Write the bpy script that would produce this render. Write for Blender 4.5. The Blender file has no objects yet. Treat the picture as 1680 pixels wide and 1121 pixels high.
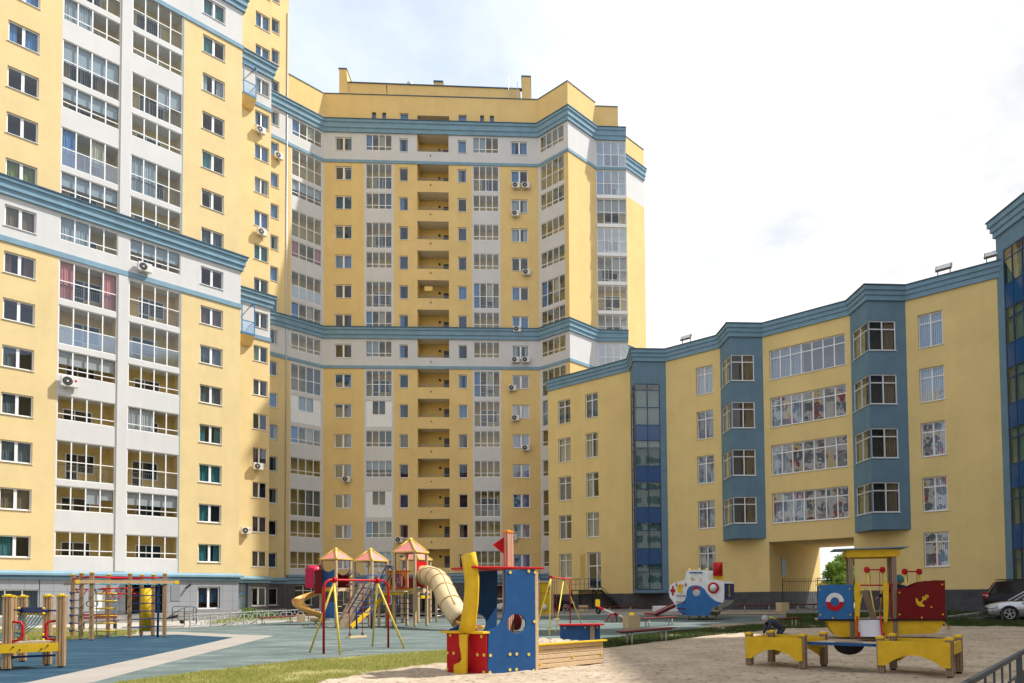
import bpy, bmesh, math, random
from mathutils import Vector, Matrix
from mathutils.geometry import tessellate_polygon
from mathutils import noise as mnoise
random.seed(7)
S = bpy.context.scene
COL = S.collection
pi = math.pi

# ---------------------------------------------------------------- camera (shifted lens, 1.6 m above the ground)
F_PX, PX, PY, EYE = 1190.12, 969.68, 933.0, 1.6
def cam_axes(y, p, r):
    cy, sy, cp, sp = math.cos(y), math.sin(y), math.cos(p), math.sin(p)
    right = Vector((cy, -sy, 0)); fw = Vector((sy*cp, cy*cp, sp)); up = right.cross(fw)
    cr, sr = math.cos(r), math.sin(r)
    return cr*right + sr*up, -sr*right + cr*up, fw
RT, UP, FW = cam_axes(math.radians(90-85.9735), math.radians(2.0957), math.radians(-0.60035))
cam = bpy.data.objects.new("camera", bpy.data.cameras.new("camera")); COL.objects.link(cam)
cam.matrix_world = Matrix(((RT.x, UP.x, -FW.x, 0), (RT.y, UP.y, -FW.y, 0), (RT.z, UP.z, -FW.z, EYE), (0, 0, 0, 1)))
cam.data.sensor_width = 36; cam.data.lens = 36*F_PX/1680
cam.data.shift_x = (840-PX)/1680; cam.data.shift_y = (PY-560.5)/1680
cam.data.clip_start = 0.1; cam.data.clip_end = 6000
S.camera = cam

# ---------------------------------------------------------------- sky and sun
EL = math.radians(51); AZ = math.atan2(0.984, 0.18)
SUN_DIR = Vector((math.cos(EL)*0.984, math.cos(EL)*0.18, math.sin(EL))).normalized()
W = bpy.data.worlds.new("World"); S.world = W; W.use_nodes = True
nt = W.node_tree; nt.nodes.clear()
N = nt.nodes.new; K = nt.links.new
out = N("ShaderNodeOutputWorld")
sky = N("ShaderNodeTexSky"); sky.sky_type = 'NISHITA'; sky.sun_disc = False
sky.sun_elevation = EL; sky.sun_rotation = AZ; sky.air_density = 1.0; sky.dust_density = 0.6; sky.ozone_density = 1.2
bg = N("ShaderNodeBackground"); bg.inputs[1].default_value = 0.12; K(sky.outputs[0], bg.inputs[0])
tc = N("ShaderNodeTexCoord"); sep = N("ShaderNodeSeparateXYZ"); K(tc.outputs['Generated'], sep.inputs[0])
den = N("ShaderNodeMath"); den.operation = 'MAXIMUM'; den.inputs[1].default_value = 0.0; K(sep.outputs[2], den.inputs[0])
den2 = N("ShaderNodeMath"); den2.operation = 'ADD'; den2.inputs[1].default_value = 0.22; K(den.outputs[0], den2.inputs[0])
dx = N("ShaderNodeMath"); dx.operation = 'DIVIDE'; K(sep.outputs[0], dx.inputs[0]); K(den2.outputs[0], dx.inputs[1])
dy = N("ShaderNodeMath"); dy.operation = 'DIVIDE'; K(sep.outputs[1], dy.inputs[0]); K(den2.outputs[0], dy.inputs[1])
cmb = N("ShaderNodeCombineXYZ"); K(dx.outputs[0], cmb.inputs[0]); K(dy.outputs[0], cmb.inputs[1])
n1 = N("ShaderNodeTexNoise"); n1.inputs['Scale'].default_value = 0.62; n1.inputs['Detail'].default_value = 8; n1.inputs['Roughness'].default_value = 0.55
mp = N("ShaderNodeMapping"); mp.inputs['Location'].default_value = (5.2, 3.3, 1.3)
K(cmb.outputs[0], mp.inputs[0]); K(mp.outputs[0], n1.inputs['Vector'])
cov = N("ShaderNodeValToRGB"); cov.color_ramp.elements[0].position = 0.40; cov.color_ramp.elements[1].position = 0.56
cov.color_ramp.elements[0].color = (0.50, 0.50, 0.50, 1); cov.color_ramp.elements[1].color = (1, 1, 1, 1)
K(n1.outputs['Fac'], cov.inputs[0])
n2 = N("ShaderNodeTexNoise"); n2.inputs['Scale'].default_value = 2.0; n2.inputs['Detail'].default_value = 8; n2.inputs['Roughness'].default_value = 0.6
K(mp.outputs[0], n2.inputs['Vector'])
cr = N("ShaderNodeValToRGB"); cr.color_ramp.elements[0].position = 0.39; cr.color_ramp.elements[1].position = 0.67
cr.color_ramp.elements[0].color = (0.318, 0.325, 0.334, 1); cr.color_ramp.elements[1].color = (0.54, 0.525, 0.50, 1)
K(n2.outputs['Fac'], cr.inputs[0])
bgc = N("ShaderNodeBackground"); bgc.inputs[1].default_value = 1.0; K(cr.outputs[0], bgc.inputs[0])
mx = N("ShaderNodeMixShader"); K(cov.outputs[0], mx.inputs[0]); K(bg.outputs[0], mx.inputs[1]); K(bgc.outputs[0], mx.inputs[2])
K(mx.outputs[0], out.inputs[0])
sun = bpy.data.objects.new("sun", bpy.data.lights.new("sun", 'SUN')); COL.objects.link(sun)
sun.data.energy = 2.4; sun.data.angle = math.radians(0.9); sun.data.color = (1.0, 0.955, 0.88)
sun.rotation_euler = SUN_DIR.to_track_quat('Z', 'Y').to_euler(); sun.location = (60, 10, 90)
vs = S.view_settings; vs.view_transform = 'Standard'; vs.look = 'None'; vs.gamma = 1; vs.use_curve_mapping = False
vs.exposure = 1.46
cy = S.cycles
cy.max_bounces = 8; cy.diffuse_bounces = 3; cy.glossy_bounces = 4; cy.transmission_bounces = 4; cy.transparent_max_bounces = 16
cy.caustics_reflective = False; cy.caustics_refractive = False; cy.sample_clamp_indirect = 6.0
cy.use_denoising = True

# ---------------------------------------------------------------- pixel of the photograph -> place in the world
def ray(x, y):
    return RT*((x-PX)/F_PX) - UP*((y-PY)/F_PX) + FW
CAMP = Vector((0, 0, EYE))
BP0 = Vector((11.256, 56.942)); BD = Vector((0.72755, -0.68606)); BN = Vector((BD.y, -BD.x))
def smooth(a, b, x):
    t = min(1, max(0, (x-a)/(b-a))); return t*t*(3-2*t)
def gz(x, y):                         # the ground rises gently towards the four-storey building
    d = (Vector((x, y))-BP0).dot(BN)
    return 0.44*(1-smooth(2.5, 17, d))*smooth(-5, 1, x)
def gp(x, y):
    d = ray(x, y); z = 0
    for i in range(30):
        if d.z > -1e-4: break
        t = (z-EYE)/d.z; p = CAMP+d*t; z = 0.5*z+0.5*gz(p.x, p.y)
    p = CAMP+d*t; return Vector((p.x, p.y, gz(p.x, p.y)))
def hz(px, py, p):                    # height of a pixel that stands above ground point p (same distance ahead)
    d = ray(px, py); q = Vector((p[0], p[1])); f2 = Vector((FW.x, FW.y)).normalized()
    t = q.dot(f2)/Vector((d.x, d.y)).dot(f2); return EYE+d.z*t
def vplane(px, py, p0, d):            # pixel on the vertical plane through p0 along d -> (s, z)
    r = ray(px, py); d = Vector((d[0], d[1])); n = Vector((-d.y, d.x)); p = Vector((p0[0], p0[1]))
    t = n.dot(p)/n.dot(Vector((r.x, r.y))); q = Vector((r.x*t, r.y*t))
    return d.dot(q-p), EYE+r.z*t

# ---------------------------------------------------------------- mesh builder
class MB:
    def __init__(s): s.v = []; s.f = []; s.sm = []
    def quad(s, a, b, c, d, smooth=False):
        i = len(s.v); s.v += [tuple(a), tuple(b), tuple(c), tuple(d)]; s.f.append((i, i+1, i+2, i+3)); s.sm.append(smooth); return s
    def tri(s, a, b, c, smooth=False):
        i = len(s.v); s.v += [tuple(a), tuple(b), tuple(c)]; s.f.append((i, i+1, i+2)); s.sm.append(smooth); return s
    def hexa(s, p):                   # 8 points: bottom 4 (ccw from above), top 4
        i = len(s.v); s.v += [tuple(q) for q in p]
        for f in ((3, 2, 1, 0), (4, 5, 6, 7), (0, 1, 5, 4), (1, 2, 6, 5), (2, 3, 7, 6), (3, 0, 4, 7)):
            s.f.append(tuple(i+j for j in f)); s.sm.append(False)
        return s
    def box(s, x0, x1, y0, y1, z0, z1):
        return s.hexa(((x0, y0, z0), (x1, y0, z0), (x1, y1, z0), (x0, y1, z0), (x0, y0, z1), (x1, y0, z1), (x1, y1, z1), (x0, y1, z1)))
    def cbox(s, c, sx, sy, sz, rz=0):
        c = Vector(c); m = Matrix.Rotation(rz, 3, 'Z')
        P = [c+m @ Vector((a*sx/2, b*sy/2, e*sz/2)) for e in (-1, 1) for a, b in ((-1, -1), (1, -1), (1, 1), (-1, 1))]
        return s.hexa(P)
    def beam(s, p, q, w, h, up=(0, 0, 1)):
        p, q = Vector(p), Vector(q); d = (q-p).normalized(); u = Vector(up)
        sd = d.cross(u)
        if sd.length < 1e-4: sd = d.cross(Vector((1, 0, 0)))
        sd.normalize(); u = sd.cross(d)
        a, b = sd*w/2, u*h/2
        return s.hexa((p-a-b, p+a-b, q+a-b, q-a-b, p-a+b, p+a+b, q+a+b, q-a+b))
    def tube(s, pts, r, n=8, cap=True, closed=False):
        pts = [Vector(p) for p in pts]; m = len(pts); rr = r if isinstance(r, (list, tuple)) else [r]*m
        base = len(s.v); t0 = None; ref = None
        for i, p in enumerate(pts):
            if closed: t = (pts[(i+1) % m]-pts[i-1]).normalized()
            else: t = (pts[min(i+1, m-1)]-pts[max(i-1, 0)]).normalized()
            if ref is None:
                ref = t.cross(Vector((0, 0, 1)))
                if ref.length < 1e-3: ref = t.cross(Vector((1, 0, 0)))
            else:
                ref = ref-t*ref.dot(t)
                if ref.length < 1e-4: ref = t.cross(Vector((0.3, 0.8, 0.2)))
            ref.normalize(); b = t.cross(ref)
            for k in range(n):
                a = 2*pi*k/n; s.v.append(tuple(p+ref*math.cos(a)*rr[i]+b*math.sin(a)*rr[i]))
        for i in range(m if closed else m-1):
            for k in range(n):
                a, b2 = base+i*n+k, base+i*n+(k+1) % n; c, d = base+((i+1) % m)*n+(k+1) % n, base+((i+1) % m)*n+k
                s.f.append((a, b2, c, d)); s.sm.append(True)
        if cap and not closed:
            s.f.append(tuple(base+k for k in reversed(range(n)))); s.sm.append(False)
            s.f.append(tuple(base+(m-1)*n+k for k in range(n))); s.sm.append(False)
        return s
    def disc(s, c, axis, r, t, n=20):  # short cylinder
        c = Vector(c); a = Vector(axis).normalized(); return s.tube([c-a*t/2, c+a*t/2], r, n)
    def sphere(s, c, r, n=10, m=7, sz=1.0, half=False):
        c = Vector(c); base = len(s.v); rows = m+1
        lo = 0 if half else -pi/2
        for i in range(rows):
            ph = lo+(pi/2-lo)*i/m
            for k in range(n):
                a = 2*pi*k/n; s.v.append((c.x+r*math.cos(ph)*math.cos(a), c.y+r*math.cos(ph)*math.sin(a), c.z+r*sz*math.sin(ph)))
        for i in range(m):
            for k in range(n):
                s.f.append((base+i*n+k, base+i*n+(k+1) % n, base+(i+1)*n+(k+1) % n, base+(i+1)*n+k)); s.sm.append(True)
        return s
    def plate(s, outer, o, u, v, t, holes=()):   # flat outline in the frame (o,u,v), extruded by vector t (centred on the outline plane +0..t)
        o, u, v, t = Vector(o), Vector(u), Vector(v), Vector(t)
        loops = [list(outer)]+[list(h) for h in holes]
        tri = tessellate_polygon([[Vector((p[0], p[1], 0)) for p in l] for l in loops])
        flat = [p for l in loops for p in l]; base = len(s.v); n = len(flat)
        for p in flat: s.v.append(tuple(o+u*p[0]+v*p[1]))
        for p in flat: s.v.append(tuple(o+u*p[0]+v*p[1]+t))
        for a in tri:
            s.f.append((base+a[0], base+a[1], base+a[2])); s.sm.append(False)
            s.f.append((base+n+a[2], base+n+a[1], base+n+a[0])); s.sm.append(False)
        k = 0
        for l in loops:
            m = len(l)
            for i in range(m):
                a, b = base+k+i, base+k+(i+1) % m
                s.f.append((a, b, b+n, a+n)); s.sm.append(False)
            k += m
        return s
    def grid(s, rows, smooth=True, closed=False):  # rows of points
        base = len(s.v); n = len(rows[0])
        for r in rows: s.v += [tuple(p) for p in r]
        for i in range(len(rows)-1):
            for k in range(n if closed else n-1):
                a, b = base+i*n+k, base+i*n+(k+1) % n
                s.f.append((a, b, b+n, a+n)); s.sm.append(smooth)
        return s
    def mesh(s, name, mats, mi=None):
        me = bpy.data.meshes.new(name); me.from_pydata(s.v, [], s.f)
        for m in (mats if isinstance(mats, (list, tuple)) else [mats]): me.materials.append(m)
        me.polygons.foreach_set('use_smooth', s.sm)
        if mi: me.polygons.foreach_set('material_index', mi)
        bm = bmesh.new(); bm.from_mesh(me)
        bmesh.ops.remove_doubles(bm, verts=bm.verts, dist=1e-5)
        bmesh.ops.recalc_face_normals(bm, faces=bm.faces)
        bm.to_mesh(me); bm.free(); me.update()
        return me
def circ(cx, cy, r, n=24, ry=None): return [(cx+r*math.cos(2*pi*i/n), cy+(ry or r)*math.sin(2*pi*i/n)) for i in range(n)]

def link(name, data, parent=None, loc=(0, 0, 0), rot=(0, 0, 0)):
    o = bpy.data.objects.new(name, data); COL.objects.link(o)
    o.location = loc; o.rotation_euler = rot
    if parent: o.parent = parent
    return o
def thing(name, label, cat, loc=(0, 0, 0), rz=0, group=None):
    o = bpy.data.objects.new(name, None); COL.objects.link(o); o.empty_display_size = 0.3
    o.location = loc; o.rotation_euler = (0, 0, rz)
    o['label'] = label; o['category'] = cat
    if group: o['group'] = group
    return o
def tag(o, label, cat, group=None):
    o['label'] = label; o['category'] = cat
    if group: o['group'] = group
    return o
def part(parent, name, mb, mat, loc=(0, 0, 0), rot=(0, 0, 0), bevel=0, kind=None):
    me = mb if isinstance(mb, bpy.types.Mesh) else mb.mesh(name, mat)
    o = link(name, me, parent, loc, rot)
    if bevel:
        b = o.modifiers.new('bevel', 'BEVEL'); b.width = bevel; b.segments = 2; b.limit_method = 'ANGLE'; b.angle_limit = 0.7
    if kind: o['kind'] = kind
    return o
def copy_tree(o, parent=None):
    c = o.copy(); COL.objects.link(c)
    if parent: c.parent = parent
    for ch in list(o.children): copy_tree(ch, c)
    return c
def struct(name, mb, mat, kind='structure'):
    o = link(name, mb if isinstance(mb, bpy.types.Mesh) else mb.mesh(name, mat)); o['kind'] = kind; return o

# ---------------------------------------------------------------- materials
def srgb(r, g, b):
    return tuple(((c/255)/12.92 if c/255 <= 0.04045 else (((c/255)+0.055)/1.055)**2.4) for c in (r, g, b))+(1,)
M = {}
def mat(key, col, rough=0.6, metal=0.0, spec=0.4, var=0.0, vscale=2.0, bump=0.0, bscale=40.0, stretch=None, coat=0.0, col2=None, streak=0.0, detail=5):
    m = bpy.data.materials.new(key); m.use_nodes = True; t = m.node_tree; b = t.nodes['Principled BSDF']
    b.inputs['Base Color'].default_value = col; b.inputs['Roughness'].default_value = rough; b.inputs['Metallic'].default_value = metal
    b.inputs['Specular IOR Level'].default_value = spec; b.inputs['Coat Weight'].default_value = coat
    L = t.links.new
    if var or bump or streak:
        co = t.nodes.new('ShaderNodeTexCoord'); src = co.outputs['Object']
        if stretch:
            mpn = t.nodes.new('ShaderNodeMapping'); mpn.inputs['Scale'].default_value = stretch; L(src, mpn.inputs[0]); src = mpn.outputs[0]
    if var:
        nz = t.nodes.new('ShaderNodeTexNoise'); nz.inputs['Scale'].default_value = vscale; nz.inputs['Detail'].default_value = detail; nz.inputs['Roughness'].default_value = 0.6
        L(src, nz.inputs['Vector'])
        rp = t.nodes.new('ShaderNodeValToRGB'); rp.color_ramp.elements[0].position = 0.3; rp.color_ramp.elements[1].position = 0.7
        c2 = col2 if col2 else tuple(max(0, c*(1-var)) for c in col[:3])+(1,)
        c1 = col if col2 else tuple(min(1, c*(1+var)) for c in col[:3])+(1,)
        rp.color_ramp.elements[0].color = c2; rp.color_ramp.elements[1].color = c1
        L(nz.outputs['Fac'], rp.inputs[0]); last = rp.outputs[0]
        if streak:
            mp2 = t.nodes.new('ShaderNodeMapping'); mp2.inputs['Scale'].default_value = (1.1, 1.1, 0.10); L(co.outputs['Object'], mp2.inputs[0])
            n2 = t.nodes.new('ShaderNodeTexNoise'); n2.inputs['Scale'].default_value = 1.3; n2.inputs['Detail'].default_value = 9; n2.inputs['Roughness'].default_value = 0.7; L(mp2.outputs[0], n2.inputs['Vector'])
            r2 = t.nodes.new('ShaderNodeMapRange'); r2.inputs['From Min'].default_value = 0.35; r2.inputs['From Max'].default_value = 0.7
            r2.inputs['To Min'].default_value = 1.0; r2.inputs['To Max'].default_value = 1-streak; L(n2.outputs['Fac'], r2.inputs[0])
            ml = t.nodes.new('ShaderNodeMix'); ml.data_type = 'RGBA'; ml.blend_type = 'MULTIPLY'; ml.inputs[0].default_value = 1
            L(last, ml.inputs[6]); L(r2.outputs[0], ml.inputs[7]); last = ml.outputs[2]
        L(last, b.inputs['Base Color'])
        r3 = t.nodes.new('ShaderNodeMapRange'); r3.inputs['To Min'].default_value = max(0.02, rough-0.08); r3.inputs['To Max'].default_value = min(1, rough+0.08)
        L(nz.outputs['Fac'], r3.inputs[0]); L(r3.outputs[0], b.inputs['Roughness'])
    if bump:
        nb = t.nodes.new('ShaderNodeTexNoise'); nb.inputs['Scale'].default_value = bscale; nb.inputs['Detail'].default_value = 4
        L(src, nb.inputs['Vector'])
        bp = t.nodes.new('ShaderNodeBump'); bp.inputs['Strength'].default_value = bump; bp.inputs['Distance'].default_value = 0.02
        L(nb.outputs['Fac'], bp.inputs['Height']); L(bp.outputs[0], b.inputs['Normal'])
    M[key] = m; return m
YEL = (0.71, 0.555, 0.29, 1)  # paler than the other stuccos: sunlit cream put into the colour
mat('stucco_yellow', YEL, 0.9, spec=0.15, var=0.06, vscale=0.5, bump=0.5, bscale=14, streak=0.05)
mat('stucco_honey', (0.78, 0.59, 0.255, 1), 0.9, spec=0.15, var=0.06, vscale=0.45, bump=0.7, bscale=12, streak=0.05)
mat('stucco_ochre', (0.735, 0.535, 0.235, 1), 0.9, spec=0.15, var=0.06, vscale=0.5, bump=0.6, bscale=12, streak=0.06)
mat('stucco_white', (0.62, 0.615, 0.61, 1), 0.88, spec=0.15, var=0.035, vscale=0.7, bump=0.3, bscale=14, streak=0.06)
mat('trim_blue', (0.205, 0.335, 0.43, 1), 0.75, spec=0.2, var=0.10, vscale=1.2, bump=0.3, bscale=12, streak=0.09)
mat('stucco_blue', (0.155, 0.255, 0.33, 1), 0.88, spec=0.15, var=0.10, vscale=1.1, bump=0.5, bscale=12, streak=0.07)
mat('coping', (0.07, 0.12, 0.16, 1), 0.45, metal=0.4)
mat('frame_white', (0.80, 0.80, 0.80, 1), 0.35, spec=0.4)
mat('frame_blue', (0.02, 0.065, 0.16, 1), 0.35)
mat('frame_steel_blue', (0.03, 0.16, 0.36, 1), 0.4)
mat('spandrel_blue', (0.012, 0.075, 0.22, 1), 0.12, spec=0.6, var=0.08, vscale=0.4)
mat('room', (0.07, 0.062, 0.055, 1), 0.9)  # walls and ceiling coloured dark in place of a deep room's dimness
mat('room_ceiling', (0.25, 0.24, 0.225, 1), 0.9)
mat('loggia_wall', (0.70, 0.49, 0.16, 1), 0.9, var=0.05, vscale=0.7)
mat('loggia_ceiling', (0.62, 0.60, 0.57, 1), 0.9)
mat('plinth_tile', (0.30, 0.315, 0.345, 1), 0.42, spec=0.4, var=0.05, vscale=0.5)
mat('plinth_joint', (0.07, 0.07, 0.075, 1), 0.9)
mat('plinth_base', (0.26, 0.25, 0.235, 1), 0.9, var=0.25, vscale=1.5, bump=0.6, bscale=9)
mat('plinth_dark', (0.065, 0.065, 0.07, 1), 0.65, var=0.35, vscale=1.6, bump=0.4, bscale=9)
mat('plinth_tile_shaded', (0.09, 0.09, 0.097, 1), 0.5, var=0.12, vscale=1.0)  # plinth tile with shade put into its colour, for the shaded walls
mat('roofing', (0.12, 0.12, 0.125, 1), 0.9)
mat('steel_black', (0.012, 0.012, 0.014, 1), 0.45)
mat('steel_grey', (0.075, 0.092, 0.108, 1), 0.45, metal=0.3, var=0.1, vscale=6)
mat('fence_grey', (0.36, 0.385, 0.40, 1), 0.5)
mat('joint_mustard', (0.50, 0.36, 0.13, 1), 0.45)
mat('steel_light', (0.55, 0.56, 0.57, 1), 0.4, metal=0.5)
mat('rail_grey', (0.22, 0.24, 0.26, 1), 0.5)
mat('ac_white', (0.66, 0.655, 0.63, 1), 0.45, var=0.05, vscale=5)
mat('ac_dark', (0.025, 0.025, 0.028, 1), 0.5)
mat('ac_grille', (0.19, 0.17, 0.14, 1), 0.6)
mat('ac_red', (0.55, 0.03, 0.06, 1), 0.5)
mat('door_white', (0.72, 0.73, 0.73, 1), 0.4)
mat('door_dark', (0.02, 0.02, 0.022, 1), 0.3)
CURT = dict(sheer=(0.40, 0.43, 0.46, 1), cream=(0.50, 0.44, 0.32, 1), teal=(0.06, 0.20, 0.21, 1), slate=(0.13, 0.155, 0.17, 1), green=(0.22, 0.26, 0.09, 1),
            plum=(0.16, 0.085, 0.075, 1), pink=(0.52, 0.22, 0.22, 1), azure_sky=(0.13, 0.26, 0.48, 1), navy=(0.035, 0.07, 0.13, 1), brown=(0.22, 0.16, 0.10, 1), blind=(0.42, 0.52, 0.66, 1))  # azure stands in for blue sky mirrored in the panes
for k, c in CURT.items(): mat('curtain_'+k, c, 0.9, spec=0.1)

def glass_mat(key, tint, refl, ior=1.6, wav=0.0, wscale=1.2, rough=0.0):
    m = bpy.data.materials.new(key); m.use_nodes = True; t = m.node_tree; t.nodes.clear(); L = t.links.new
    o = t.nodes.new('ShaderNodeOutputMaterial'); mixn = t.nodes.new('ShaderNodeMixShader')
    tr = t.nodes.new('ShaderNodeBsdfTransparent'); tr.inputs[0].default_value = tint
    gl = t.nodes.new('ShaderNodeBsdfGlossy'); gl.inputs['Roughness'].default_value = rough; gl.inputs[0].default_value = (0.93, 0.96, 1.0, 1)
    fr = t.nodes.new('ShaderNodeFresnel'); fr.inputs[0].default_value = ior
    ad = t.nodes.new('ShaderNodeMath'); ad.operation = 'MULTIPLY_ADD'; ad.inputs[1].default_value = 1.0; ad.inputs[2].default_value = refl; ad.use_clamp = True
    ge = t.nodes.new('ShaderNodeNewGeometry'); inv = t.nodes.new('ShaderNodeMath'); inv.operation = 'SUBTRACT'; inv.inputs[0].default_value = 1.0; L(ge.outputs['Backfacing'], inv.inputs[1])
    fm = t.nodes.new('ShaderNodeMath'); fm.operation = 'MULTIPLY'
    L(fr.outputs[0], ad.inputs[0]); L(ad.outputs[0], fm.inputs[0]); L(inv.outputs[0], fm.inputs[1]); L(fm.outputs[0], mixn.inputs[0]); L(tr.outputs[0], mixn.inputs[1]); L(gl.outputs[0], mixn.inputs[2]); L(mixn.outputs[0], o.inputs[0])
    if wav:
        co = t.nodes.new('ShaderNodeTexCoord'); oi = t.nodes.new('ShaderNodeObjectInfo')
        va = t.nodes.new('ShaderNodeVectorMath'); va.operation = 'ADD'; L(co.outputs['Object'], va.inputs[0])
        cx = t.nodes.new('ShaderNodeCombineXYZ'); mm = t.nodes.new('ShaderNodeMath'); mm.operation = 'MULTIPLY'; mm.inputs[1].default_value = 37
        L(oi.outputs['Random'], mm.inputs[0]); L(mm.outputs[0], cx.inputs[0]); L(mm.outputs[0], cx.inputs[1]); L(cx.outputs[0], va.inputs[1])
        nz = t.nodes.new('ShaderNodeTexNoise'); nz.inputs['Scale'].default_value = wscale; nz.inputs['Detail'].default_value = 1.5; L(va.outputs[0], nz.inputs['Vector'])
        bp = t.nodes.new('ShaderNodeBump'); bp.inputs['Strength'].default_value = wav; bp.inputs['Distance'].default_value = 0.02
        L(nz.outputs['Fac'], bp.inputs['Height']); L(bp.outputs[0], gl.inputs['Normal']); L(bp.outputs[0], fr.inputs['Normal'])
    M[key] = m; return m
glass_mat('glass', (0.90, 0.94, 0.955, 1), 0.02, wav=0.10, wscale=1.0)
glass_mat('glass_clear', (0.95, 0.96, 0.955, 1), 0.0, wav=0.06, wscale=0.8)
glass_mat('glass_wavy', (0.86, 0.90, 0.92, 1), 0.10, wav=0.18, wscale=1.7)
glass_mat('glass_green', (0.72, 0.82, 0.79, 1), 0.05, wav=0.15, wscale=0.9)
glass_mat('glass_frost', (0.75, 0.87, 0.95, 1), 0.22, wav=0.05, rough=0.08)
mat('panel_blue_white', (0.62, 0.74, 0.82, 1), 0.2, spec=0.6)
mat('panel_white', (0.76, 0.78, 0.79, 1), 0.4)
# playground
mat('wood_post', (0.47, 0.30, 0.155, 1), 0.62, var=0.16, vscale=5, stretch=(5, 5, 0.5), bump=0.25, bscale=16)
mat('wood_light', (0.62, 0.45, 0.27, 1), 0.6, var=0.13, vscale=4, stretch=(0.7, 5, 5), bump=0.2, bscale=14)
mat('wood_grey', (0.30, 0.22, 0.155, 1), 0.7, var=0.18, vscale=5, stretch=(5, 5, 0.5), bump=0.3, bscale=16)
mat('wood_deck', (0.43, 0.35, 0.26, 1), 0.8, var=0.2, vscale=3, stretch=(0.6, 6, 6), bump=0.3, bscale=12)
mat('wood_mast', (0.62, 0.36, 0.25, 1), 0.62, var=0.12, vscale=5, stretch=(5, 5, 0.5))
mat('groove', (0.12, 0.07, 0.035, 1), 0.9)
PNT = dict(rough=0.48, spec=0.25, var=0.11, vscale=4.0, bump=0.06, bscale=20)
mat('paint_yellow', (0.72, 0.46, 0.02, 1), **PNT)
mat('paint_lemon', (0.72, 0.55, 0.10, 1), **PNT)
mat('paint_red', (0.47, 0.006, 0.012, 1), **PNT)
mat('paint_maroon', (0.155, 0.003, 0.005, 1), **PNT)
mat('paint_blue', (0.018, 0.085, 0.245, 1), **PNT)
mat('paint_navy', (0.015, 0.03, 0.15, 1), **PNT)
mat('paint_sky', (0.03, 0.145, 0.38, 1), **PNT)
mat('paint_white', (0.74, 0.75, 0.76, 1), **PNT)
mat('paint_orange', (0.75, 0.25, 0.02, 1), **PNT)
mat('roof_coral', (0.66, 0.24, 0.20, 1), 0.55, var=0.05, vscale=4)
mat('plastic_tan', (0.70, 0.54, 0.31, 1), 0.38, spec=0.45, var=0.05, vscale=1.5)
mat('plastic_orange', (0.62, 0.34, 0.08, 1), 0.35, var=0.05)
mat('plastic_crimson', (0.52, 0.01, 0.06, 1), 0.35, var=0.05)
mat('rope_blue', (0.06, 0.33, 0.47, 1), 0.8)
mat('rope_red', (0.27, 0.02, 0.02, 1), 0.8)
mat('steel_sheet', (0.66, 0.66, 0.72, 1), 0.4, metal=0.35, var=0.04, vscale=3)
mat('black_rubber', (0.016, 0.016, 0.017, 1), 0.85)
mat('bench_red', (0.20, 0.035, 0.028, 1), 0.55, var=0.15, vscale=3, stretch=(0.6, 5, 5))
mat('bench_leg', (0.50, 0.49, 0.45, 1), 0.7, var=0.1)
mat('cube_stone', (0.60, 0.46, 0.27, 1), 0.9, var=0.16, vscale=14, bump=0.9, bscale=40)
# ground
mat('asphalt', (0.20, 0.195, 0.19, 1), 0.92, var=0.2, vscale=0.7, bump=0.4, bscale=30)
mat('paving', (0.40, 0.375, 0.335, 1), 0.9, var=0.12, vscale=0.5, bump=0.3, bscale=20)
mat('kerb', (0.46, 0.44, 0.41, 1), 0.9, var=0.15, vscale=2)
mat('rubber_green', (0.20, 0.285, 0.27, 1), 0.9, spec=0.15, var=0.0, bump=0.35, bscale=30)
mat('rubber_blue', (0.035, 0.095, 0.165, 1), 0.88, spec=0.18, var=0.0, bump=0.35, bscale=30)
mat('rubber_beige', (0.31, 0.285, 0.255, 1), 0.9, var=0.1, vscale=0.9, bump=0.3, bscale=30)
mat('soil', (0.30, 0.245, 0.175, 1), 0.95, var=0.25, vscale=0.8, bump=0.6, bscale=12)
mat('grass_base', (0.20, 0.22, 0.05, 1), 0.95, var=0.35, vscale=0.9, col2=(0.30, 0.25, 0.11, 1))
mat('grass_shaded_base', (0.035, 0.062, 0.014, 1), 0.95, var=0.3, vscale=0.9)  # ground under the shaded lawn, the shade put into its colour
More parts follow.
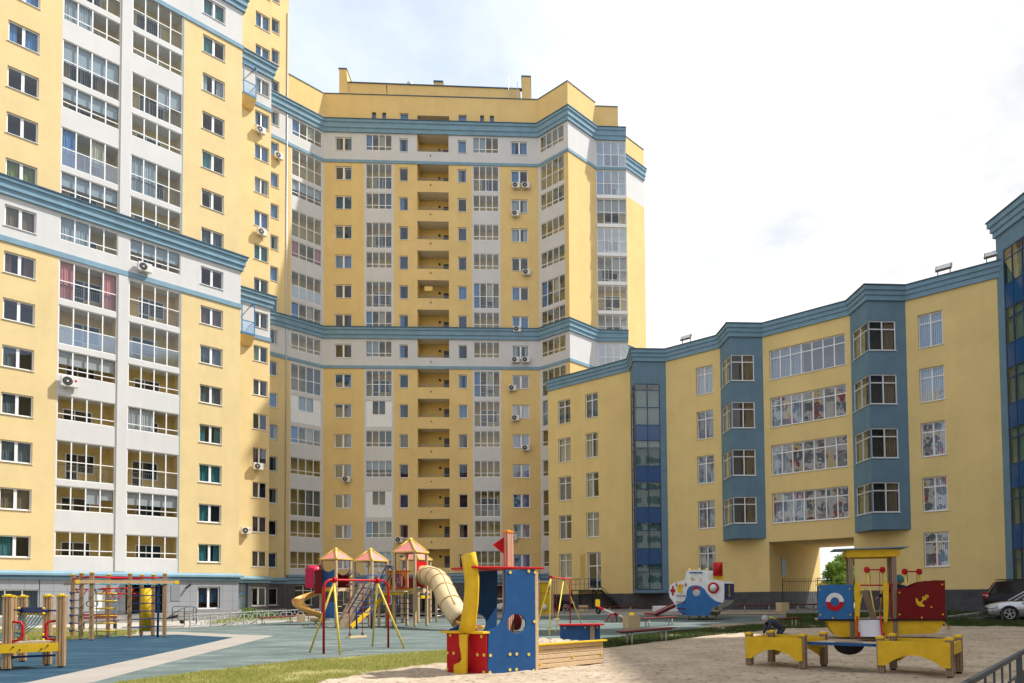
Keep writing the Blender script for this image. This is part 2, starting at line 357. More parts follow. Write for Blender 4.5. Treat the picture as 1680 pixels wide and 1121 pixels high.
def worn(key, c1, c2, c3):            # rubber tiles worn by feet: streaks, pale patches, dark spots and tile seams of their own
    m = M[key]; t = m.node_tree; L = t.links.new; b = t.nodes['Principled BSDF']
    co = t.nodes.new('ShaderNodeTexCoord'); mp = t.nodes.new('ShaderNodeMapping'); mp.inputs['Scale'].default_value = (0.45, 1.15, 1); mp.inputs['Rotation'].default_value = (0, 0, 0.15); L(co.outputs['Object'], mp.inputs[0])
    a = t.nodes.new('ShaderNodeTexNoise'); a.inputs['Scale'].default_value = 0.9; a.inputs['Detail'].default_value = 9; a.inputs['Roughness'].default_value = 0.72; L(mp.outputs[0], a.inputs['Vector'])
    r = t.nodes.new('ShaderNodeValToRGB'); e = r.color_ramp.elements; e[0].position = 0.34; e[0].color = c2; e[1].position = 0.70; e[1].color = c3
    x = r.color_ramp.elements.new(0.5); x.color = c1
    L(a.outputs['Fac'], r.inputs[0])
    br = t.nodes.new('ShaderNodeTexBrick'); br.offset = 0.0; br.inputs['Scale'].default_value = 1.0; br.inputs['Brick Width'].default_value = 1.0; br.inputs['Row Height'].default_value = 1.0; br.inputs['Mortar Size'].default_value = 0.012; br.inputs['Mortar Smooth'].default_value = 0.3
    br.inputs['Color1'].default_value = (1, 1, 1, 1); br.inputs['Color2'].default_value = (0.93, 0.93, 0.93, 1); br.inputs['Mortar'].default_value = (0.72, 0.72, 0.72, 1); L(co.outputs['Object'], br.inputs['Vector'])
    sp = t.nodes.new('ShaderNodeTexNoise'); sp.inputs['Scale'].default_value = 2.3; sp.inputs['Detail'].default_value = 7; sp.inputs['Roughness'].default_value = 0.75; L(mp.outputs[0], sp.inputs['Vector'])
    r2 = t.nodes.new('ShaderNodeMapRange'); r2.inputs['From Min'].default_value = 0.58; r2.inputs['From Max'].default_value = 0.70; r2.inputs['To Min'].default_value = 1; r2.inputs['To Max'].default_value = 0.62; L(sp.outputs['Fac'], r2.inputs[0])
    m1 = t.nodes.new('ShaderNodeMix'); m1.data_type = 'RGBA'; m1.blend_type = 'MULTIPLY'; m1.inputs[0].default_value = 1; L(r.outputs[0], m1.inputs[6]); L(br.outputs['Color'], m1.inputs[7])
    m2 = t.nodes.new('ShaderNodeMix'); m2.data_type = 'RGBA'; m2.blend_type = 'MULTIPLY'; m2.inputs[0].default_value = 1; L(m1.outputs[2], m2.inputs[6]); L(r2.outputs[0], m2.inputs[7])
    L(m2.outputs[2], b.inputs['Base Color'])
worn('rubber_green', (0.122, 0.160, 0.154, 1), (0.080, 0.112, 0.112, 1), (0.25, 0.275, 0.262, 1))
worn('rubber_blue', (0.018, 0.060, 0.102, 1), (0.012, 0.042, 0.075, 1), (0.055, 0.10, 0.125, 1))
def sand_mat():
    m = bpy.data.materials.new('sand'); m.use_nodes = True; t = m.node_tree; L = t.links.new; b = t.nodes['Principled BSDF']
    b.inputs['Roughness'].default_value = 0.95; b.inputs['Specular IOR Level'].default_value = 0.1
    co = t.nodes.new('ShaderNodeTexCoord')
    a = t.nodes.new('ShaderNodeTexNoise'); a.inputs['Scale'].default_value = 0.8; a.inputs['Detail'].default_value = 9; a.inputs['Roughness'].default_value = 0.7; L(co.outputs['Object'], a.inputs['Vector'])
    r = t.nodes.new('ShaderNodeValToRGB'); e = r.color_ramp.elements; e[0].position = 0.32; e[0].color = (0.38, 0.30, 0.21, 1); e[1].position = 0.66; e[1].color = (0.58, 0.485, 0.375, 1)
    L(a.outputs['Fac'], r.inputs[0])
    sp = t.nodes.new('ShaderNodeTexNoise'); sp.inputs['Scale'].default_value = 7; sp.inputs['Detail'].default_value = 6; L(co.outputs['Object'], sp.inputs['Vector'])
    r2 = t.nodes.new('ShaderNodeMapRange'); r2.inputs['From Min'].default_value = 0.57; r2.inputs['From Max'].default_value = 0.66; r2.inputs['To Min'].default_value = 1; r2.inputs['To Max'].default_value = 0.42
    L(sp.outputs['Fac'], r2.inputs[0])
    ml = t.nodes.new('ShaderNodeMix'); ml.data_type = 'RGBA'; ml.blend_type = 'MULTIPLY'; ml.inputs[0].default_value = 1; L(r.outputs[0], ml.inputs[6]); L(r2.outputs[0], ml.inputs[7])
    L(ml.outputs[2], b.inputs['Base Color'])
    n = t.nodes.new('ShaderNodeTexNoise'); n.inputs['Scale'].default_value = 9; n.inputs['Detail'].default_value = 8; n.inputs['Roughness'].default_value = 0.7; L(co.outputs['Object'], n.inputs['Vector'])
    bp = t.nodes.new('ShaderNodeBump'); bp.inputs['Strength'].default_value = 1.0; bp.inputs['Distance'].default_value = 0.06; L(n.outputs['Fac'], bp.inputs['Height']); L(bp.outputs[0], b.inputs['Normal'])
    M['sand'] = m
sand_mat()
def leaf_mat(key, c1, c2, trans=0.25):
    m = bpy.data.materials.new(key); m.use_nodes = True; t = m.node_tree; L = t.links.new; b = t.nodes['Principled BSDF']
    b.inputs['Roughness'].default_value = 0.6; b.inputs['Specular IOR Level'].default_value = 0.25
    g = t.nodes.new('ShaderNodeNewGeometry'); r = t.nodes.new('ShaderNodeValToRGB'); r.color_ramp.elements[0].color = c1; r.color_ramp.elements[1].color = c2
    L(g.outputs['Random Per Island'], r.inputs[0]); L(r.outputs[0], b.inputs['Base Color'])
    tl = t.nodes.new('ShaderNodeBsdfTranslucent'); L(r.outputs[0], tl.inputs[0]); mx = t.nodes.new('ShaderNodeMixShader'); mx.inputs[0].default_value = trans
    L(b.outputs[0], mx.inputs[1]); L(tl.outputs[0], mx.inputs[2]); L(mx.outputs[0], t.nodes['Material Output'].inputs[0]); M[key] = m
leaf_mat('leaf', (0.06, 0.14, 0.02, 1), (0.24, 0.36, 0.05, 1), 0.4)
leaf_mat('grass_blade', (0.21, 0.27, 0.045, 1), (0.50, 0.45, 0.16, 1), 0.4)
leaf_mat('grass_blade_shaded', (0.030, 0.062, 0.012, 1), (0.095, 0.12, 0.03, 1))  # blades of the shaded lawn, darkened in colour for the shade
mat('bark', (0.10, 0.075, 0.05, 1), 0.9, var=0.3, vscale=6)
# cars and people
mat('car_silver', (0.55, 0.56, 0.58, 1), 0.28, metal=0.55, coat=0.6)
mat('car_white', (0.72, 0.72, 0.71, 1), 0.3, coat=0.6)
mat('car_black', (0.006, 0.007, 0.011, 1), 0.35, spec=0.25, coat=0.0)
mat('car_glass', (0.012, 0.014, 0.016, 1), 0.06, spec=0.45)
mat('tyre', (0.014, 0.014, 0.014, 1), 0.85)
mat('rim', (0.60, 0.61, 0.63, 1), 0.3, metal=0.8)
mat('lamp_red', (0.55, 0.01, 0.015, 1), 0.2)
mat('lamp_clear', (0.62, 0.64, 0.66, 1), 0.1, spec=0.8)
mat('plastic_black', (0.015, 0.015, 0.016, 1), 0.55)
mat('skin', (0.56, 0.33, 0.24, 1), 0.55)
mat('hat_grey', (0.40, 0.41, 0.42, 1), 0.9, var=0.1, vscale=20)
mat('hat_teal', (0.05, 0.21, 0.25, 1), 0.9, var=0.2, vscale=20)
mat('suit_navy', (0.020, 0.026, 0.055, 1), 0.8, var=0.9, vscale=22, col2=(0.055, 0.055, 0.075, 1))
mat('suit_dark', (0.016, 0.022, 0.045, 1), 0.8, var=0.3, vscale=14)
mat('vest_yellow', (0.62, 0.72, 0.03, 1), 0.6)
mat('glove_red', (0.22, 0.015, 0.03, 1), 0.8)
mat('boot', (0.03, 0.03, 0.035, 1), 0.7)
mat('eye', (0.01, 0.01, 0.01, 1), 0.2)
mat('lip', (0.40, 0.13, 0.11, 1), 0.5)
mat('hair', (0.10, 0.06, 0.03, 1), 0.7)
# ================================================================ GROUND
def pip(x, y, poly):
    c = False; n = len(poly); j = n-1
    for i in range(n):
        xi, yi = poly[i]; xj, yj = poly[j]
        if (yi > y) != (yj > y) and x < (xj-xi)*(y-yi)/(yj-yi)+xi: c = not c
        j = i
    return c
def gpoly(pix): return [tuple(gp(*p).xy) for p in pix]
def sheet(name, poly, m, off, step=2.0, hfn=None, kind='structure'):
    me = bpy.data.meshes.new(name); bm = bmesh.new()
    vs = [bm.verts.new((x, y, 0)) for x, y in poly]
    f = bm.faces.new(vs); bmesh.ops.triangulate(bm, faces=[f])
    xs = [p[0] for p in poly]; ys = [p[1] for p in poly]
    for ax, lo, hi in ((0, max(min(xs), -40), min(max(xs), 42)), (1, max(min(ys), 2), min(max(ys), 100))):
        k = math.floor(lo/step)+1
        while k*step < hi:
            co = [0, 0, 0]; no = [0, 0, 0]; co[ax] = k*step; no[ax] = 1
            bmesh.ops.bisect_plane(bm, geom=bm.verts[:]+bm.edges[:]+bm.faces[:], plane_co=co, plane_no=no, dist=1e-4); k += 1
    bd = set(v for e in bm.edges if e.is_boundary for v in e.verts)
    for v in bm.verts:
        x, y = v.co.x, v.co.y; v.co.z = gz(x, y)+off+(hfn(x, y, v in bd) if hfn else 0)
    bmesh.ops.recalc_face_normals(bm, faces=bm.faces)
    for f in bm.faces:
        f.smooth = bool(hfn)
        if f.normal.z < 0: f.normal_flip()
    bm.to_mesh(me); bm.free(); me.materials.append(M[m])
    o = link(name, me); o['kind'] = kind; return o
sheet('ground', [(-3000, -3000), (3000, -3000), (3000, 3000), (-3000, 3000)], 'asphalt', -0.03, 4.0)
# rubber play surface, coloured fields and the pale line between them
green_px = [(300, 1030), (360, 1027), (430, 1022.5), (520, 1018), (640, 1015.5), (760, 1014), (870, 1011.5), (1000, 1009), (1130, 1008.5), (1290, 1012), (1286, 1017), (1180, 1028), (1100, 1035), (1000, 1046.5), (960, 1051),
            (890, 1056), (800, 1062), (735, 1066), (620, 1074), (500, 1083), (400, 1094), (300, 1106), (200, 1121)]
W_L = [(-8.6, 13.2), (-11.5, 9.0), (-24, 9.0), (-24.5, 36), (-21.5, 40.5)]
green = gpoly(green_px)+W_L
sheet('rubber_surface_green', green, 'rubber_green', 0.0, 2.0)
beige_px = [(205, 1038), (285, 1036.6), (383, 1041), (449, 1043.3), (400, 1056), (300, 1081), (152, 1120)]
sheet('rubber_line_beige', gpoly(beige_px)+[(-10.5, 10), (-12.3, 10), (-10.6, 15.0)]+gpoly([(45, 1120), (170, 1093), (300, 1064.8), (383, 1046), (290, 1041.3), (205, 1043.5)]), 'rubber_beige', 0.004, 3.0)
sheet('rubber_field_blue', gpoly([(383, 1046), (300, 1064.8), (170, 1093), (45, 1120)])+[(-11.0, 14.2), (-12.3, 10), (-20, 10), (-22, 30)]+gpoly([(115, 1049.5), (205, 1043.5), (290, 1041.3)]), 'rubber_blue', 0.004, 3.0)
# paving along the left tower, road in front of the middle block
sheet('pavement', gpoly([(300, 1030), (230, 1031.5), (120, 1030), (0, 1033)])+[(-40, 42), (-50, 33.5), (-24.6, 59.0), (-28.5, 63.5), (-22, 74.6), (0, 74.4)]+gpoly([(1000, 1005), (1000, 1008.5), (870, 1011), (760, 1013.5), (640, 1015), (520, 1017.5), (430, 1022), (360, 1026.5)]), 'paving', -0.012, 3.0)
sheet('road', gpoly([(440, 1018.5), (600, 1010), (790, 1007), (900, 1006.5), (1010, 1005)])+[(0.2, 72.0), (-20.5, 73.0)], 'asphalt', -0.006, 3.0)
def sand_h(x, y, edge):
    if edge: return 0
    v = Vector((x, y, 0)); near = 1.0 if y < 24 else 0.6
    return 0.012+near*(0.045*mnoise.noise(v*1.5)+0.036*mnoise.noise(v*3.7)+0.022*mnoise.noise(v*8))
sand_px = [(520, 1121), (600, 1103), (735, 1086), (800, 1080), (900, 1072), (1000, 1063), (1100, 1051), (1180, 1041.5), (1300, 1031), (1400, 1029), (1540, 1027), (1680, 1029)]
sheet('sand', gpoly(sand_px)+[(26, 25), (22, 5), (-3.2, 5)], 'sand', 0.004, 0.27, sand_h)
sheet('lawn_right', gpoly([(1290, 1014.5), (1290, 1008), (1400, 1006), (1560, 1003), (1680, 1005)])+[(34, 33), (27, 24.6)]+gpoly([(1680, 1030), (1540, 1028), (1400, 1030), (1300, 1032), (1180, 1042.5), (1100, 1052), (1000, 1064), (900, 1073), (890, 1057), (960, 1052), (1000, 1047.5), (1100, 1036), (1180, 1029), (1286, 1018)]), 'grass_shaded_base', 0.0, 2.0)
sheet('lawn_front', gpoly([(200, 1121), (300, 1106), (400, 1094), (500, 1083), (620, 1074), (735, 1066), (800, 1062), (890, 1056.5), (900, 1073), (800, 1081), (735, 1087), (600, 1104), (520, 1121)])+[(-2.9, 6), (-7.2, 6)], 'grass_base', -0.002, 2.0)
sheet('lawn_by_tower', gpoly([(0, 1033), (120, 1030), (232, 1035), (225, 1040), (120, 1049), (0, 1052)])+[(-30, 30)], 'grass_base', 0.002, 3.0)
sheet('flower_bed', gpoly([(330, 1024), (395, 1014.5), (440, 1015), (490, 1016.5), (480, 1020), (430, 1021), (360, 1025)]), 'grass_base', 0.01, 3.0)
sheet('soil_strip', gpoly([(1000, 1008.4), (1000, 1003.5), (1290, 1002), (1290, 1008), (1130, 1008)]), 'soil', -0.004, 2.0)
sheet('soil_patch', gpoly([(1090, 1044), (1170, 1024), (1290, 1019.5), (1390, 1026), (1290, 1031.5), (1180, 1041.8)]), 'soil', 0.004, 2.0)
sheet('driveway', gpoly([(1551, 1016), (1612, 1007), (1680, 1006), (1680, 1016)]), 'asphalt', 0.004, 2.0)
def kerb(name, pts, w=0.12, h=0.12):
    mb = MB()
    for a, b in zip(pts[:-1], pts[1:]):
        za, zb = gz(*a), gz(*b)
        mb.beam((a[0], a[1], za+h/2-0.03), (b[0], b[1], zb+h/2-0.03), w, h+0.06)
    return struct(name, mb, M['kerb'])
kerb('kerb', gpoly([(200, 1032), (300, 1029.6), (360, 1026.6), (430, 1022), (520, 1017.6), (640, 1015), (760, 1013.6), (870, 1011), (1000, 1008.6), (1140, 1008)]))
kerb('kerb', gpoly([(0, 1039.5), (110, 1038), (215, 1034)]))
kerb('kerb', gpoly([(330, 1024.5), (395, 1022), (430, 1020.6), (480, 1018.2)]))
kerb('kerb', gpoly([(1548, 1016), (1612, 1007)]))
def blades(name, pix, n, h, w, m, extra=(), seed=1, poly=None):
    poly = poly or (gpoly(pix)+list(extra)); rnd = random.Random(seed)
    xs = [p[0] for p in poly]; ys = [p[1] for p in poly]; mb = MB(); k = 0; tries = 0
    while k < n and tries < n*12:
        tries += 1
        x = rnd.uniform(min(xs), max(xs)); y = rnd.uniform(min(ys), max(ys))
        if not pip(x, y, poly): continue
        dens = mnoise.noise(Vector((x*0.9, y*0.9, 3)))+0.5*mnoise.noise(Vector((x*3, y*3, 1)))
        if rnd.random() > 0.62+dens: continue
        a = rnd.uniform(0, 2*pi); l = h*rnd.uniform(0.5, 1.25); b = rnd.uniform(0, 2*pi); ww = w*rnd.uniform(0.6, 1.3); z = gz(x, y)
        ca, sa = math.cos(a)*ww, math.sin(a)*ww
        mb.tri((x-ca, y-sa, z), (x+ca, y+sa, z), (x+math.cos(b)*l*0.5, y+math.sin(b)*l*0.5, z+l*0.85)); k += 1
    me = bpy.data.meshes.new(name); me.from_pydata(mb.v, [], mb.f); me.materials.append(M[m])
    o = link(name, me); o['kind'] = 'stuff'
    return o
g = blades('grass', [(195, 1121), (300, 1107), (400, 1095), (500, 1084), (620, 1075), (735, 1067), (800, 1063), (890, 1057), (900, 1073), (800, 1081), (735, 1088), (600, 1106), (520, 1123)], 60000, 0.075, 0.006, 'grass_blade', [(-3.6, 11.8), (-7.8, 11.8)], 2)
tag(g, 'sunlit yellow-green grass strip between the green rubber and the sand', 'grass')
g = blades('grass', [(1290, 1014), (1290, 1008), (1400, 1006), (1560, 1003), (1680, 1005), (1680, 1030), (1540, 1028), (1400, 1030), (1300, 1032), (1180, 1042), (1100, 1051), (1000, 1063), (900, 1072), (890, 1058), (960, 1053), (1000, 1048), (1100, 1037), (1180, 1030), (1286, 1019)], 60000, 0.11, 0.012, 'grass_blade_shaded', (), 3)
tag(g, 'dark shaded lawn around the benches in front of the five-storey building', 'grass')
g = blades('grass', [(0, 1040), (110, 1038.5), (225, 1035), (222, 1041), (120, 1049), (0, 1052)], 16000, 0.11, 0.014, 'grass_blade', (), 4)
tag(g, 'bright grass strip behind the wooden climbing frames', 'grass')
g = blades('grass', [(335, 1024), (395, 1015), (440, 1015.5), (488, 1017), (478, 1020), (430, 1020.6), (360, 1024.6)], 9000, 0.22, 0.022, 'grass_blade', (), 5)
tag(g, 'overgrown grass bed at the foot of the left tower corner', 'grass')
g = blades('grass', [(0, 1034), (120, 1031), (120, 1037), (0, 1038.5)], 6000, 0.12, 0.016, 'grass_blade', (), 6)
tag(g, 'narrow grass verge between pavement and kerb beside the tower', 'grass')
# ================================================================ BUILDINGS
class Fac:                            # a facade: origin on the ground plan, direction to the right as seen from outside
    def __init__(s, p0, d, root):
        s.p0 = Vector((p0[0], p0[1])); s.d = Vector((d[0], d[1])).normalized(); s.i = Vector((-s.d.y, s.d.x))  # inward
        s.rz = math.atan2(s.d.y, s.d.x); s.root = root
    def P(s, a, b, z):                # along, inward, up (world minus root)
        q = s.p0+s.d*a+s.i*b; r = s.root.location
        return Vector((q.x-r.x, q.y-r.y, z-r.z))
    def px(s, x, y): return vplane(x, y, s.p0, s.d)
def walls(fac, s0, s1, z0, z1, colour, ops, slines=(), zlines=(), split=False, reveal=0.2):
    """colour(s,z)->material key; ops: dicts s0,s1,z0,z1,kind room|loggia|void,depth"""
    mbs = {}
    def B(k): return mbs.setdefault(k, MB())
    ss = sorted(set([s0, s1]+[x for x in slines if s0 < x < s1]+[x for o in ops for x in (o['s0'], o['s1']) if s0 < x < s1]))
    zs = sorted(set([z0, z1]+[x for x in zlines if z0 < x < z1]+[x for o in ops for x in (o['z0'], o['z1']) if z0 < x < z1]))
    for b in range(len(zs)-1):
        zc = (zs[b]+zs[b+1])/2; run = None
        row = [o for o in ops if o['z0'] < zc < o['z1']]
        for a in range(len(ss)-1):
            sc = (ss[a]+ss[a+1])/2
            k = None if any(o['s0'] < sc < o['s1'] for o in row) else colour(sc, zc)
            if split and k == 'stucco_white': k = (k, int(zc/35))
            if run and run[0] == k: run[2] = ss[a+1]; continue
            if run and run[0]: B(run[0]).quad(fac.P(run[1], 0, zs[b]), fac.P(run[2], 0, zs[b]), fac.P(run[2], 0, zs[b+1]), fac.P(run[1], 0, zs[b+1]))
            run = [k, ss[a], ss[a+1]]
        if run and run[0]: B(run[0]).quad(fac.P(run[1], 0, zs[b]), fac.P(run[2], 0, zs[b]), fac.P(run[2], 0, zs[b+1]), fac.P(run[1], 0, zs[b+1]))
    def tunnel(k, o, y0, y1, kt=None, kb=None):
        a, b, c, d = o['s0'], o['s1'], o['z0'], o['z1']
        B(k).quad(fac.P(a, y0, c), fac.P(a, y1, c), fac.P(a, y1, d), fac.P(a, y0, d))
        if not o.get('openside'): B(k).quad(fac.P(b, y0, d), fac.P(b, y1, d), fac.P(b, y1, c), fac.P(b, y0, c))
        B(kt or k).quad(fac.P(a, y0, d), fac.P(a, y1, d), fac.P(b, y1, d), fac.P(b, y0, d))
        B(kb or k).quad(fac.P(a, y0, c), fac.P(b, y0, c), fac.P(b, y1, c), fac.P(a, y1, c))
    for oi, o in enumerate(ops):
        rk = o.get('rev') or colour((o['s0']+o['s1'])/2 if o.get('mid') else o['s0']-0.05, (o['z0']+o['z1'])/2)
        dp = o.get('depth', 1.1); rv = min(o.get('reveal', reveal), dp)
        if o['kind'] == 'void': tunnel(rk, o, 0, dp); continue
        lk, lc, lwk = ('loggia_wall', oi), ('loggia_ceiling', oi), (o.get('lw', 'loggia_wall'), oi)
        if o['kind'] == 'open':
            tunnel(lk, o, 0, dp, lc, lk)
        else:
            tunnel(rk, o, 0, rv)
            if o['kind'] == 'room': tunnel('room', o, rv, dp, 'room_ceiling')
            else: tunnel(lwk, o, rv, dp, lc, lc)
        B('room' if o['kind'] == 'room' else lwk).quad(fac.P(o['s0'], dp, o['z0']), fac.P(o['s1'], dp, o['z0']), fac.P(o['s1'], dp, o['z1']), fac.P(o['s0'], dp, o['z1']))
    nm = dict(stucco_yellow='wall', stucco_ochre='wall', stucco_honey='wall', stucco_white='white_wall', room='room_interior', room_ceiling='room_ceiling', loggia_wall='loggia_wall', loggia_ceiling='loggia_ceiling', plinth_joint='plinth', plinth_dark='plinth', plinth_tile_shaded='plinth', plinth_base='foundation', stucco_blue='blue_wall', trim_blue='blue_wall')
    for k, mb in mbs.items():
        kk = k[0] if isinstance(k, tuple) else k; inl = isinstance(k, tuple) and not (split and kk == 'stucco_white' and k[1] < 3)
        part(fac.root, 'loggia_wall' if inl and kk != 'loggia_ceiling' else nm.get(kk, 'wall'), mb, M[kk])
MESHES = {}
OPEN = random.Random(99)
def shared(key, fn, name, m):
    if key not in MESHES: MESHES[key] = fn().mesh(name, M[m])
    return MESHES[key]
def curtain_mb(w, h, amp=0.03, wl=0.16):
    mb = MB(); n = max(8, int(w/wl*4)); rows = []
    for z in (0, h): rows.append([(w*i/n, amp*math.sin(2*pi*(w*i/n)/wl)+0.4*amp*math.sin(17.3*w*i/n), z) for i in range(n+1)])
    return mb.grid(rows)
def blind_mb(w, h):                    # vertical louvres, each turned a little
    mb = MB(); n = max(3, int(w/0.11))
    for i in range(n):
        x = w*(i+0.5)/n; mb.beam((x, 0, 0), (x, 0, h), 0.09, 0.004, up=(0.35, 1, 0))
    return mb
def window(fac, s, z, cols, rows, t=0.07, mull=0.08, y=0.13, frame='frame_white', glass='glass', sill=True, curt=None, name='window', fill=None, rnd=random, panes=True, label=None, joinrow=None, d=0.06):
    """s,z lower left corner on the facade; cols/rows = clear sizes incl. frame shares"""
    w, h = sum(cols), sum(rows)
    key = ('win', tuple(round(c, 3) for c in cols), tuple(round(c, 3) for c in rows), t, mull, y, d)
    xs = [0]
    for c in cols: xs.append(xs[-1]+c)
    zs = [0]
    for c in rows: zs.append(zs[-1]+c)
    def fr():
        mb = MB(); y1 = y+d
        for x in xs[1:-1]: mb.box(x-mull/2, x+mull/2, y-0.008, y1+0.004, t, h-t)
        for q in zs[1:-1]: mb.box(t, w-t, y-0.003, y1-0.003, q-mull*0.42, q+mull*0.42)
        mb.box(0.001, t, y, y1, 0.001, h-0.001); mb.box(w-t, w-0.001, y, y1, 0.001, h-0.001)
        mb.box(t, w-t, y, y1, 0.001, t); mb.box(t, w-t, y, y1, h-t, h-0.001)
        return mb
    o = link(name, shared(key+(frame,), fr, 'window_frame', frame), fac.root, fac.P(s, 0, z), (0, 0, fac.rz))
    if label: o['label'] = label
    if panes:
        for i in range(len(cols)):
            for j in range(len(rows)):
                if joinrow == j: continue
                a = t if i == 0 else mull/2; b = t if i == len(cols)-1 else mull/2
                c = t if j == 0 else mull*0.42; e = t if j == len(rows)-1 else mull*0.42
                pw, ph = cols[i]-a-b, rows[j]-c-e
                g = (fill or {}).get((i, j), glass); isg = g.startswith('glass')
                link('pane' if isg else 'panel', shared(('pane', round(pw, 3), round(ph, 3), g), lambda: MB().box(0, pw, 0, 0.012, 0, ph), 'pane', g), o, (xs[i]+a, y+0.022, zs[j]+c))
    if len(rows) == 1 and len(cols) == 2 and w > 1.4 and rnd is not None and OPEN.random() < 0.14:
        i = OPEN.randrange(2); sw, sh = cols[i]-t-mull/2-0.01, h-2*t-0.01
        def sash(): return MB().box(0, 0.05, 0, 0.04, 0, sh).box(sw-0.05, sw, 0, 0.04, 0, sh).box(0.05, sw-0.05, 0, 0.04, 0, 0.05).box(0.05, sw-0.05, 0, 0.04, sh-0.05, sh)
        so = link('tilted_sash', shared(('sash', round(sw, 3), round(sh, 3)), sash, 'sash', frame), o, (xs[i]+(t if i == 0 else mull/2), y+d+0.01, t), (math.radians(-7), 0, 0))
    if sill: link('sill', shared(('sill', round(w, 3)), lambda: MB().box(-0.05, w+0.05, -0.06, 0.12, -0.035, -0.004), 'sill', 'frame_white'), o)
    for (ci, frac0, frac1, zf0, zf1) in (curt or ()):
        cw = (frac1-frac0)*w; ch = (zf1-zf0)*h
        cw = round(cw, 2); ch = round(ch, 2)
        if ci == 'blind': me = shared(('bl', cw, ch), lambda: blind_mb(cw, ch), 'blind', 'curtain_blind')
        elif ci == 'roller': me = shared(('ro', cw, ch), lambda: MB().box(0, cw, 0, 0.006, 0, ch), 'roller_blind', 'curtain_sheer')
        else: me = shared(('cu', cw, ch, ci), lambda: curtain_mb(cw, ch), 'curtain', 'curtain_'+ci)
        link('blind' if ci in ('blind', 'roller') else 'curtain', me, o, (frac0*w, y+0.17, zf0*h))
    return o
def pick_curtain(r, kinds):
    k = r.choice(kinds); q = r.random()
    if k is None: return ()
    if k == 'roller': return (('roller', 0.03, 0.97, r.choice((0.3, 0.5, 0.65)), 0.98),)
    if q < 0.45: return ((k, 0.03, 0.97, 0.02, 0.98),)
    if q < 0.8: return ((k, 0.03, 0.03+r.uniform(0.22, 0.4), 0.02, 0.98), (k, 0.97-r.uniform(0.22, 0.4), 0.97, 0.02, 0.98))
    return ((k, 0.03, 0.5, 0.02, 0.98),)
def sweep_profile(root, name, prof, pts, m, close_ends=True):
    """profile [(out, z)...] swept along plan points (world), outside on the right-hand side of travel"""
    r = root.location; n = len(pts); P = [Vector(p) for p in pts]; mb = MB(); rows = []
    for i in range(n):
        if i == 0: d = (P[1]-P[0]).normalized(); nn = Vector((d.y, -d.x))
        elif i == n-1: d = (P[-1]-P[-2]).normalized(); nn = Vector((d.y, -d.x))
        else:
            d1 = (P[i]-P[i-1]).normalized(); d2 = (P[i+1]-P[i]).normalized()
            n1, n2 = Vector((d1.y, -d1.x)), Vector((d2.y, -d2.x)); b = (n1+n2).normalized(); nn = b/max(0.35, b.dot(n1))
        rows.append([(P[i].x+nn.x*o-r.x, P[i].y+nn.y*o-r.y, z-r.z) for o, z in prof])
    for i in range(n-1):
        for k in range(len(prof)-1):
            mb.quad(rows[i][k], rows[i+1][k], rows[i+1][k+1], rows[i][k+1])
    if close_ends:
        for row in (rows[0], rows[-1]):
            j = len(mb.v); mb.v += row; mb.f.append(tuple(range(j, j+len(row)))); mb.sm.append(False)
    return part(root, name, mb, M[m])
def cornice_prof(z, h):               # three stepped bands under a thin coping
    return [(0.02, z), (0.17, z), (0.17, z+0.30*h), (0.28, z+0.34*h), (0.28, z+0.70*h), (0.40, z+0.745*h), (0.40, z+h-0.07), (0.02, z+h-0.065)]
def coping_prof(z): return [(0.01, z-0.058), (0.47, z-0.068), (0.47, z), (0.01, z+0.012)]
def band_prof(z, h): return [(0.003, z), (0.08, z), (0.08, z+h), (0.003, z+h)]
def cornice(root, pts, z, h=1.22):
    sweep_profile(root, 'cornice', cornice_prof(z, h), pts, 'trim_blue'); sweep_profile(root, 'coping', coping_prof(z+h), pts, 'coping')
def tiles(fac, s0, s1, z0, z1, tw, th, holes, m, first=0.0):
    zs = [z0]
    while zs[-1]+th*1.4 < z1: zs.append(zs[-1]+th)
    zs.append(z1)
    for a, b in zip(zs[:-1], zs[1:]):
        s = s0-first
        while s < s1-0.02:
            e = min(s+tw, s1); q = max(s, s0); segs = [(q, e)]
            rects = [(u, v, a, b) for u, v in segs]
            for h in holes:
                nr_ = []
                for u, v, c, d in rects:
                    if h[0] >= v-0.01 or h[1] <= u+0.01 or h[2] >= d-0.01 or h[3] <= c+0.01: nr_.append((u, v, c, d)); continue
                    if h[0] > u+0.04: nr_.append((u, h[0], c, d))
                    if h[1] < v-0.04: nr_.append((h[1], v, c, d))
                    if h[2] > c+0.04: nr_.append((max(u, h[0]), min(v, h[1]), c, h[2]))
                    if h[3] < d-0.04: nr_.append((max(u, h[0]), min(v, h[1]), h[3], d))
                rects = nr_
            for u, v, c, d in rects:
                w_, h_ = round(v-u-0.012, 3), round(d-c-0.012, 3)
                if w_ < 0.04 or h_ < 0.04: continue
                me = shared(('tile', w_, h_, m), lambda: MB().box(0, w_, -0.022, 0.0, 0, h_), 'tile', m)
                link('tile', me, fac.root, fac.P(u+0.006, -0.001, c+0.006), (0, 0, fac.rz))
            s += tw
LF, FF, RF = Vector((1, 1)).normalized(), Vector((1, 0)), Vector((1, -1)).normalized()

